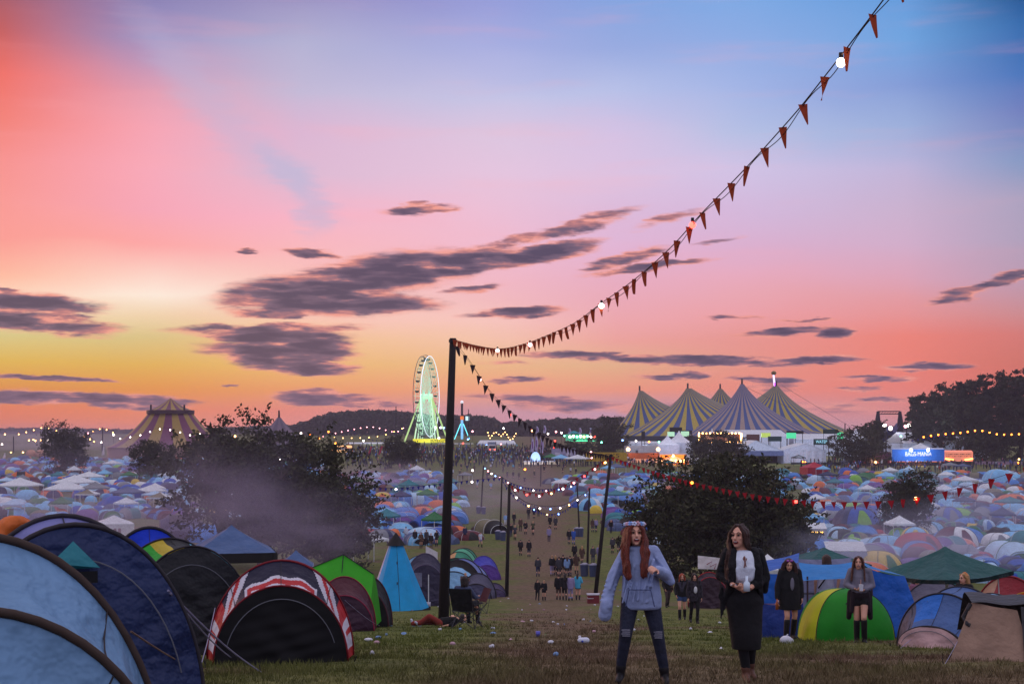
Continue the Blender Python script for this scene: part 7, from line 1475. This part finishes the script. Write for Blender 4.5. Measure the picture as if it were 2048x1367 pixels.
for k in range(9): MB().grid(lambda u, v, k=k: (-w / 2 + .8 + k * (w - 1.6) / 8 + .7 * (u - .5) * (1 - .2 * v), -.1, zv - .1 - 1.1 * v), 3, 3).build('hanging_shirt', cloth(['white', 'red', 'black', 'white', 'navy', 'pink', 'white', 'dark grey', 'red'][k], CL[['white', 'red', 'black', 'white', 'navy', 'pink', 'white', 'dark grey', 'red'][k]]), t)
MB().ball(((1750 - 1749.5) / s, -.5, zv - .9), .4, 10, 7).build('lamp', glow('amber flood', (255, 176, 110), 9), t, True)
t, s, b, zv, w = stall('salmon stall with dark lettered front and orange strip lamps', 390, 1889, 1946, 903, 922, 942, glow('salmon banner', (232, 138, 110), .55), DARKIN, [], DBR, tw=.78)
for k in range(26): MB().box((-w * .42 + w * .84 * (k % 13) / 12, -.12, zv + (1.95 if k < 13 else 1.35)), (.16 + .2 * ((k * 7) % 3) / 2, .03, .30 if k < 13 else .24)).build('dark_mark', DBR, t)
for q in (-1, 1): MB().tube([(q * w * .48, -.3, zv + .7), (q * w * .2, -.3, zv + .45)], .14, 6).build('strip_lamp', glow('amber strip', (255, 190, 90), 6), t)
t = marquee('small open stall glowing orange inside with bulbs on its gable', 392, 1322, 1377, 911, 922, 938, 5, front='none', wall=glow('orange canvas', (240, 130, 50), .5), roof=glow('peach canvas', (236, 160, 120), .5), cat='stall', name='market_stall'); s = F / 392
MB().box((0, 4.6, 1.4), (52 / s, .2, 2.8)).build('back_wall', OG, t)
for k, (px, py) in enumerate(((1326, 922), (1342, 921), (1352, 921), (1361, 922), (1368, 921), (1346, 911))): MB().ball(((px - 1349.5) / s, -.5, (HY - py) / s - t.location.z), .36, 10, 7).build('light_bulb', BULB['warm'], t, True)
gazebo('gazebo', 'black gazebo with two orange lamps before the right twin marquee', GP(1597, 931), 0, 3.4, 2.3, 3.1, [fab('black')] * 2, leg=STEEL)
gazebo('gazebo', 'bright red gazebo tent with closed sides right of the broad tree', GP(1628, 951), R(10), 5.0, 2.0, 3.3, [fabric('scarlet canopy', (176, 30, 52))] * 2, val=1.7)
# low banners and mesh fence along the lane of stalls
FM = fabric('fence mesh', (62, 60, 66), trans=.1)
for xl, xr, yt, yb, m, lab, tx in ((1582, 1676, 924, 941, FM, 'grey mesh fence right of the black gazebo', None), (1678, 1714, 920, 941, fabric('banner pale', (150, 148, 170)), 'pale printed banner hung on the fence left of the maroon stall', None), (1950, 2060, 922, 939, fabric('banner white print', (150, 132, 158)), 'long whitish banner lettered Fashions at the right edge', 'Fashions'), (1375, 1398, 915, 928, WM, 'short white fence panel right of the orange lit stall', None)):
    t = board(lab, 395, xl, xr, yt, yb, m, [(tx, .5, .7)] if tx else None, mat('crimson ink', (130, 40, 60), .8), tw=.5, name='fence' if tx is None else 'banner', cat='fence' if tx is None else 'banner')
# lit bar terrace behind the hedge, feather flags, inflatable arch, white block
s = F / 470; b = GD(1166, 470); t = thing('bar_terrace', 'raised bar terrace lit green and white above the hedge', 'bar', b); z = lambda py: (HY - py) / s - b.z
MB().box((0, 0, z(881)), (56 / s, 5, .3)).build('deck', glow('green deck edge', (90, 220, 170), .6), t); MB().box((-2, 2.4, (z(868) + z(881)) / 2), (44 / s, .2, z(868) - z(881))).build('back_bar', glow('teal bar wall', (60, 150, 120), .5), t); MB().grid(lambda u, v: (2 + 5.5 * u, -2 + 4 * v, z(867) + 1.1 * u - .3 * math.sin(math.pi * v)), 6, 5).build('sail_roof', fabric('salmon sail', (190, 140, 140)), t)
MB().tube([(-3, 0, z(866)), (-3, 0, z(861))], [2.2, .1], 12).build('parasol', fabric('turquoise parasol', (40, 150, 170), trans=.4), t)
for i in range(9): MB().ball((-4.4 + 1.15 * i, -2.4, z(873 - (i % 2))), .38, 8, 6).build('lamp', BULB[['white', 'white', 'green', 'white', 'warm', 'green', 'white', 'red', 'green'][i]], t, True)
for i in range(14): MB().tube([(-4.6 + .8 * i, -2.45, z(881)), (-4.6 + .8 * i, -2.45, z(877))], .06, 5).build('baluster', STEEL, t)
for i in range(6): MB().tube([(-4.4 + 1.9 * i, 0, 0), (-4.4 + 1.9 * i, 0, z(881))], .15, 6).build('stilt', STEEL, t)
def feather(label, px, py, d, h, wd, c, group):
    b = GD(px, d) if py is None else W(px, py, d); b.z = zg(d); s = F / d; t = thing('feather_flag', label, 'flag', b, group=group); zt = (HY - py) / s - b.z; MB().tube([(0, 0, 0), (0, 0, zt * .8), (.2, 0, zt)], .06, 5).build('mast', STEEL, t)
    MB().grid(lambda u, v: (wd * u * (.6 + .4 * math.sin(v * 2.4)) + .1 * math.sin(v * 5), .1 * math.sin(v * 6), zt - h * v), 4, 12).build('cloth', c, t)
    MB().tube([(wd * .45, -.14, zt - h * .25), (wd * .45, -.14, zt - h * .75)], .14, 4).build('print', mat('violet ink', (110, 40, 130), .7), t)
FFW = fabric('feather white', (180, 176, 214), trans=.4); 
for px, py, d, h, lab in ((1062, 876, 410, 3.9, 'left tall white feather flag beside the pale inflatable arch'), (1070, 872, 412, 4.2, 'middle tall white feather flag beside the pale inflatable arch'), (1081, 876, 408, 4.2, 'right tall white feather flag beside the pale inflatable arch'), (1072, 852, 470, 2.4, 'left faint feather flag high over the stalls by the lane end'), (1087, 850, 472, 2.6, 'right faint feather flag high over the stalls by the lane end'), (1137, 856, 480, 2.2, 'left feather flag on the green lit terrace'), (1158, 855, 482, 2.2, 'middle feather flag on the green lit terrace'), (1179, 855, 480, 2.2, 'right feather flag on the green lit terrace')): feather(lab, px, py, d, h, .9, FFW, 'feather flags')
for px, lab in ((739, 'left leaning red banner flag in the crowd left of the wheel'), (760, 'right leaning red banner flag in the crowd left of the wheel')):
    b = GP(px - 3, 912); t = thing('banner_flag', lab, 'flag', b); MB().tube([(0, 0, 0), (1.1, 0, 3.3)], .05, 5).build('mast', STEEL, t); MB().grid(lambda u, v: (.15 + 1.0 * v + .55 * (u - .5), -.04, .5 + 2.7 * v), 3, 8).build('cloth', fabric('raspberry cloth', (170, 44, 72), trans=.3), t)
for px, py, h, lab in ((208, 918, 3.4, 'white flag drooping from a pole right of the tall smoky tree'), (124, 928, 2.2, 'small white flag in front of the tall smoky tree'), (10, 922, 2.0, 'small white flag at the far left of the camp')):
    b = GP(px, py); t = thing('flag', lab, 'flag', b); MB().tube([(0, 0, 0), (.2, 0, h + .6)], .04, 5).build('pole', STEEL, t); MB().grid(lambda u, v: (.2 - .9 * u * (.5 + .5 * v), .1 * math.sin(v * 6), h + .5 - h * .75 * v - .2 * u), 5, 8).build('cloth', fabric('white cloth', (210, 206, 210)), t)
b = GD(1071, 398); s = F / 398; t = thing('inflatable_arch', 'pale blue inflatable dome glowing beside the feather flags', 'inflatable', b); z = lambda py: (HY - py) / s - b.z
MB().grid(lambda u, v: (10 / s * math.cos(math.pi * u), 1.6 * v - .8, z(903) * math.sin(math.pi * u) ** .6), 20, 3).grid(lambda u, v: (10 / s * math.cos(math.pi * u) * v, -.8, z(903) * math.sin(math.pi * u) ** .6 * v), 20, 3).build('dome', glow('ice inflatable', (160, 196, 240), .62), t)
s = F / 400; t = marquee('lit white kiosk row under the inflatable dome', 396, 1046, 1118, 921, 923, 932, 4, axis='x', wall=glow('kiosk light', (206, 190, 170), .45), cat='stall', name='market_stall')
t = board('low white building with dark upper strip and two pale screens', 430, 1103, 1151, 896, 916, mat('white cladding', (150, 146, 176), .7, .1), legs_=False, name='cabin', cat='cabin')
for q in (-.25, .22): MB().box((q * 48 / (F / 430), -.2, (HY - 908) / (F / 430) - t.location.z), (1.6, .1, 1.1)).build('screen', mat('pale screen', (190, 186, 206), .5), t)
for px, py, w, c, lab in ((1103, 929, 4.0, 'green', 'mint green stall parasol in the crowd before the cabin'), (1122, 931, 4.6, 'sky blue', 'sky blue stall parasol right of the mint green one'), (1155, 932, 6.0, 'white', 'white stall gazebo before the hedge'), (1180, 930, 4.6, 'black', 'black stall gazebo left of the mustard banner'), (1095, 926, 4.2, 'black', 'black stall gazebo behind the mint green parasol'), (1240, 930, 4.4, 'white', 'white stall gazebo under the mustard banner')): gazebo('gazebo', lab, GP(px, py), R(rnd.uniform(-20, 20)), w, 2.2, 3.2, [fab(c)] * 2, leg=STEEL)
t = marquee('orange lit food stall at the right flank of the smoky tree', 470, 664, 704, 892, 899, 912, 4, front='none', wall=glow('orange canvas', (240, 130, 50), .5), roof=fabric('orange awning', (206, 96, 50), trans=.4), cat='stall', name='market_stall'); MB().box((0, 3, 1.2), (36 / (F / 470), .2, 2.4)).build('back_wall', glow('cream interior', (255, 206, 140), .9), t)
# round bales and caravans at the left
for px, lab in ((62, 'left round pale bale on the field edge'), (82, 'right round pale bale on the field edge')):
    b = W(px, 907, 440); b.z = zg(440) + 1.0; tag(MB().tube([(0, -.9, 0), (0, .9, 0)], 1.25, 24).build('bale', mat('straw', (206, 150, 124), .9, .25, 6, .5, 14), None, True, b), lab, 'bale')
for px, sc, lab in ((365, 1.0, 'small rounded silver caravan left of the bigger one'), (387, 1.25, 'bigger rounded silver caravan behind the smoky tree')):
    b = GD(px, 432); t = thing('caravan', lab, 'caravan', b, R(20), sc=sc); MB().grid(lambda u, v: (1.15 * math.cos(math.pi * u) * (1 - .25 * abs(2 * v - 1) ** 3), -2.4 + 4.8 * v, .5 + 2.2 * math.sin(math.pi * u) ** .7 * (1 - .3 * abs(2 * v - 1) ** 3)), 16, 10).grid(lambda u, v: (1.0 * math.cos(math.pi * u) * v, -2.4, .5 + 1.5 * math.sin(math.pi * u) ** .7 * v), 16, 2).build('body', mat('polished aluminium', (150, 140, 160), .3, .1, metal=.6), t, True)
    MB().box((0, -2.43, 1.35), (.9, .04, .5)).build('window', mat('dark glass', (20, 24, 30), .1, .05, spec=.8), t)
    for q in (-1, 1): MB().tube([(q * .85, .2, .35), (q * 1.05, .2, .35)], .36, 12).build('wheel', BLK, t)
    for k in range(6): a = math.pi * (.1 + .16 * k); MB().ball((1.06 * math.cos(a), -2.42, .5 + 1.6 * math.sin(a) ** .7), .10, 6, 5).build('marker_lamp', BULB['warm'], t)
# scattered small lamps among tents and stalls
LAMPS = [(4, 888, 520, 'white'), (10, 868, 520, 'warm'), (22, 905, 470, 'warm'), (58, 880, 520, 'warm'), (67, 879, 520, 'warm'), (71, 881, 520, 'warm'), (82, 880, 520, 'warm'), (95, 879, 470, 'white'), (91, 893, 470, 'warm'), (46, 904, 470, 'warm'), (118, 878, 480, 'warm'), (167, 873, 500, 'warm'), (176, 866, 500, 'pink'), (188, 883, 500, 'warm'), (203, 884, 480, 'white'), (227, 869, 470, 'white'), (180, 878, 500, 'warm'),
  (26, 949, 330, 'blue'), (123, 949, 330, 'warm'), (220, 941, 350, 'blue'), (316, 923, 395, 'white'), (470, 872, 300, 'warm'), (545, 873, 300, 'warm'), (583, 867, 470, 'warm'), (602, 866, 470, 'white'), (620, 868, 470, 'orange'), (638, 876, 470, 'orange'), (657, 863, 470, 'orange'), (671, 886, 470, 'orange'), (727, 881, 550, 'white'), (888, 855, 598, 'blue'), (936, 878, 560, 'blue'), (926, 886, 540, 'red'), (945, 862, 610, 'pink'), (1007, 856, 560, 'white'), (973, 890, 540, 'blue'), (987, 890, 540, 'blue'), (1002, 888, 540, 'pink'), (1061, 858, 520, 'red'), (1064, 861, 520, 'warm'), (1086, 874, 470, 'red'), (1096, 867, 500, 'white'), (1112, 863, 500, 'pink'), (1123, 865, 490, 'white'), (1129, 871, 480, 'green'), (1110, 881, 470, 'red'), (1108, 895, 460, 'red'), (1245, 880, 430, 'blue'), (1203, 884, 440, 'green'), (1272, 881, 450, 'white'), (1298, 883, 450, 'orange'), (1183, 915, 380, 'pink'), (1209, 925, 375, 'orange'), (1347, 898, 420, 'orange'), (1318, 883, 440, 'green'),
  (1694, 887, 400, 'blue'), (1802, 872, 420, 'green'), (1725, 1023, 210, 'warm'), (1915, 1048, 185, 'warm'), (2017, 1052, 182, 'white'), (1700, 1042, 190, 'red'), (1753, 997, 250, 'green'), (1825, 1050, 185, 'blue'), (2038, 918, 390, 'warm'), (2036, 925, 390, 'orange'), (1050, 938, 340, 'orange'), (945, 940, 330, 'white'), (560, 918, 300, 'white'), (1606, 923, 398, 'orange'), (1611, 924, 398, 'orange')]
LI = []
for px, py, d, c in LAMPS:
    p = W(px, py, d); g = zg(d); t = thing('lamp', f'{c} lamp glowing ' + ('in the far left field' if px < 240 else 'near the smoky tree' if px < 680 else 'around the fairground' if px < 960 else 'among the stalls by the lane end' if px < 1240 else 'by the bar and trucks' if px < 1400 else 'among the right tents and stalls'), 'lamp', p, group='small festival lamps')
    MB().ball((0, 0, 0), .09 + .0004 * d, 8, 6).build('globe', BULB[c], t, True)
    if p.z - g > .3: MB().tube([(0, .1, -.1), (0, .1, g - p.z)], .05, 5).build('stand', STEEL, t)
    LI.append((t, px))
settle_labels(LI, '{}, {} from left')
HAZE = .00022
def lamp(px, py, d, e, c, r=.6):
    l = bpy.data.lights.new('lamp_light', 'POINT'); l.energy = e; l.color = s2l(c); l.shadow_soft_size = r; o = bpy.data.objects.new('lamp_light', l); COL.objects.link(o); o.location = W(px, py, d)
lamp(1819, 902, 384, 900, (225, 235, 255)); lamp(1853, 902, 384, 900, (225, 235, 255)); lamp(1316, 900, 402, 700, (255, 170, 90)); lamp(1256, 900, 402, 700, (255, 170, 90)); lamp(1349, 926, 391, 500, (255, 150, 60)); lamp(1836, 928, 387, 500, (255, 150, 60)); lamp(1440, 878, 420, 600, (255, 190, 120)); lamp(853, 872, 575, 2500, (200, 240, 190)); lamp(1778, 850, 436, 1500, (220, 225, 255)); lamp(1166, 872, 464, 900, (120, 240, 190)); lamp(1071, 918, 394, 500, (220, 220, 255)); lamp(1749, 922, 386, 300, (255, 170, 100))
for px, py, d, e in ((1512, 872, 432, 2600), (1640, 874, 434, 2600), (1345, 868, 410, 1500), (1512, 876, 388, 1600), (1606, 880, 392, 1600), (1860, 858, 410, 2600), (1940, 860, 415, 1800), (740, 878, 550, 3000), (1290, 876, 445, 1500), (1000, 872, 530, 2500)): lamp(px, py, d, e, (206, 222, 255), 1.0)

# ================================================================ litter on the knoll
PAP = mat('white litter', (196, 196, 206), .7, .1)
def lit(nm, lab, px, py, mb, m, cat, up=0, rz=0): o = mb.build(nm, m, None, True, GP(px, py) + Vector((0, 0, up))); o.rotation_euler = (0, 0, rz); return tag(o, lab, cat)
t = thing('cool_box', 'red cool box with white lid by the slanted pole', 'cool box', GP(1186, 1206), R(4)); MB().box((0, 0, .24), (.62, .40, .46)).build('box', mat('red plastic', (110, 36, 42), .5, .15), t); MB().box((0, 0, .50), (.66, .43, .06)).build('lid', mat('white plastic', (186, 184, 192), .5, .08), t); MB().tube([(-.33, -.22, .36), (-.33, -.26, .30), (.0, -.26, .30)], .015, 6).build('handle', PAP, t)
t = thing('water_bottle', 'white bottle-shaped container with blue cap lying left of the hoodie woman', 'bottle', GP(1167, 1286), R(8), sc=.66); MB().cap((-.09, 0, .09), (.09, 0, .09), .085, .085, 14).build('body', mat('milk plastic', (196, 200, 214), .4, .05), t, True); MB().ball((-.05, -.085, .075), (.035, .02, .032), 10, 8).build('cap', mat('blue cap', (30, 60, 170), .4), t, True)
lit('drink_can', 'small blue can standing on the grass left of the lane foot', 1076, 1273, MB().tube([(0, 0, 0), (0, 0, .13)], .05, 12), mat('blue can', (84, 84, 170), .35, .1, metal=.4), 'can')
lit('rubbish_bag', 'crumpled white bag on the grass beside the woman in the black coat', 1572, 1286, MB().ball((0, 0, .06), (.12, .09, .09), 14, 8).ball((.07, .02, .05), (.08, .07, .06)).cap((0, 0, .1), (.03, 0, .17), .03, .012, 8), PAP, 'bag')
lit('paper', 'white paper scrap on the grass in front of the maroon tent', 737, 1281, MB().ball((0, 0, .03), (.09, .06, .035), 10, 6), PAP, 'litter'); lit('clump', 'dark clump of trampled cardboard right of the flag tent', 729, 1262, MB().ball((0, 0, .05), (.15, .10, .07), 10, 6).ball((.09, .03, .04), (.09, .07, .05)), mat('wet cardboard', (58, 46, 36), .9, .4, 8, .5), 'litter')
lit('screen_tablet', 'small pale framed picture leaning by the tipi', 857, 1214, MB().box((0, 0, .14), (.20, .02, .27)), mat('pale print', (170, 166, 182), .5, .3, 12), 'picture')
r4 = random.Random(77); LL = []
for i in range(84):
    d = r4.triangular(15, 110, 30); px = r4.uniform(730, 1260) if i % 3 else r4.uniform(900, 1620); x = (px - 1024) * d / F; s_ = r4.uniform(.45, 1.2)
    k = r4.randrange(3); mb = MB()
    if k == 0: mb.tube([(0, 0, .03), (.10 * s_, .02, .03)], [.028, .036], 8)
    elif k == 1: mb.grid(lambda u, v: (.14 * s_ * u, .10 * s_ * v, .03 + .035 * math.sin(u * 3) * math.sin(v * 4)), 4, 4)
    else: mb.ball((0, 0, .035), (.06 * s_, .045 * s_, .035), 8, 6)
    nm = ('paper_cup', 'paper_sheet', 'crushed_wrapper')[k]; o = mb.build(nm, [PAP, mat('pink litter', (176, 140, 150), .8), mat('blue litter', (110, 140, 180), .8)][i % 3 if k else 0], None, True, Vector((x, d, zg(d)))); o.rotation_euler = (0, 0, r4.uniform(0, 6))
    tag(o, f"{['white', 'pink', 'pale blue'][i % 3 if k else 0]} {nm.replace('_', ' ')} lying " + ('on the front grass' if d < 24 else 'on the worn slope' if d < 45 else 'on the lane turf'), 'litter', 'litter on the grass'); LL.append((o, px))
settle_labels(LL)
# white scribbled flag by the walking girls
f = thing('flag', 'white flag with dark red scribbles behind the walking girls', 'flag', GD(1428, 66)); MB().tube([(.3, 0, 0), (.3, 0, 2.6)], .03, 5).build('pole', STEEL, f); MB().grid(lambda u, v: (-.75 + 1.5 * u, .06 * math.sin(u * 6), 2.35 - .62 * v + .16 * (1 - u) + .12 * u * v), 10, 5).build('cloth', fabric('white cloth', (210, 206, 210)), f)
MB().tube([(-.35, -.08, 2.1), (-.1, -.09, 2.25), (-.2, -.09, 2.0), (.1, -.09, 2.15), (.0, -.09, 1.9)], .02, 5).build('scribble', mat('crimson ink', (130, 40, 60), .8), f)

# ================================================================ smoke of the camp fires, thin haze
def smoke(loc, size, dens, rgb, seed, scale=2.2, thr=.42, rz=0):
    m = bpy.data.materials.new('smoke'); m.use_nodes = True; t = m.node_tree; t.nodes.clear(); N = t.nodes.new
    out = N('ShaderNodeOutputMaterial'); pv = N('ShaderNodeVolumePrincipled'); tcn = N('ShaderNodeTexCoord'); ln = N('ShaderNodeVectorMath'); ln.operation = 'LENGTH'; t.links.new(tcn.outputs['Object'], ln.inputs[0])
    fr = N('ShaderNodeMapRange'); fr.interpolation_type = 'SMOOTHSTEP'; t.links.new(ln.outputs['Value'], fr.inputs[0]); fr.inputs[1].default_value = 1.0; fr.inputs[2].default_value = .1
    ns = N('ShaderNodeTexNoise'); ns.noise_dimensions = '3D'; ns.inputs['Scale'].default_value = scale; ns.inputs['Detail'].default_value = 4; ns.inputs['Distortion'].default_value = .8
    mp = N('ShaderNodeMapping'); mp.inputs['Location'].default_value = (seed * 3.1, seed, 0); t.links.new(tcn.outputs['Object'], mp.inputs[0]); t.links.new(mp.outputs[0], ns.inputs['Vector'])
    nr_ = N('ShaderNodeMapRange'); t.links.new(ns.outputs[0], nr_.inputs[0]); nr_.inputs[1].default_value = thr; nr_.inputs[2].default_value = thr + .26
    mu = N('ShaderNodeMath'); mu.operation = 'MULTIPLY'; t.links.new(fr.outputs[0], mu.inputs[0]); t.links.new(nr_.outputs[0], mu.inputs[1]); m2 = N('ShaderNodeMath'); m2.operation = 'MULTIPLY'; t.links.new(mu.outputs[0], m2.inputs[0]); m2.inputs[1].default_value = dens
    t.links.new(m2.outputs[0], pv.inputs['Density']); pv.inputs['Color'].default_value = (*s2l(rgb), 1); t.links.new(pv.outputs[0], out.inputs['Volume'])
    o = MB().ball((0, 0, 0), 1, 24, 14).build('smoke', m, None, True, loc); o.scale = size; o.rotation_euler = (0, 0, rz); return tag(o, kind='stuff')
LAV = (226, 206, 236)
for i, (px, py, d, sz, dn, sc, th) in enumerate([(540, 1050, 112, (13, 5, 5.0), .065, 2.2, .36), (430, 1010, 116, (11, 6, 5.5), .05, 1.8, .34), (620, 1085, 106, (8, 5, 3.2), .05, 2.0, .36), (470, 935, 116, (9, 5, 5), .035, 1.8, .36), (120, 1030, 135, (26, 12, 6.0), .050, 2.6, .34), (130, 925, 330, (44, 16, 10), .028, 2.2, .34), (90, 880, 490, (52, 20, 9), .030, 2.4, .32),
   (800, 960, 280, (15, 8, 5.0), .10, 2.4, .36), (700, 965, 270, (16, 8, 5.0), .05, 2.0, .34), (1005, 975, 220, (13, 16, 6), .022, 1.8, .30), (1800, 1090, 110, (12, 8, 4), .055, 2.4, .36), (1970, 1080, 118, (12, 8, 5), .05, 2.0, .34), (1690, 1105, 98, (7, 6, 3), .07, 2.0, .38), (285, 905, 380, (24, 8, 9), .028, 2.0, .34), (1870, 1010, 175, (26, 16, 6), .034, 2.6, .33), (860, 1020, 190, (18, 14, 5), .026, 2.2, .34), (1250, 985, 230, (18, 14, 6), .022, 2.2, .34)]):
    smoke(AT(px, py, d), sz, dn, (226, 206, 236) if px < 1100 else (220, 220, 246), i + 1, sc, th)
hz = MB(); hz.box((0, 650, 5), (3400, 1500, 46)); hm = bpy.data.materials.new('haze'); hm.use_nodes = True; t = hm.node_tree; t.nodes.clear(); pv = t.nodes.new('ShaderNodeVolumePrincipled'); pv.inputs['Density'].default_value = HAZE; pv.inputs['Color'].default_value = (*s2l((222, 206, 228)), 1)
t.links.new(pv.outputs[0], t.nodes.new('ShaderNodeOutputMaterial').inputs['Volume']); tag(hz.build('haze', hm), kind='stuff')
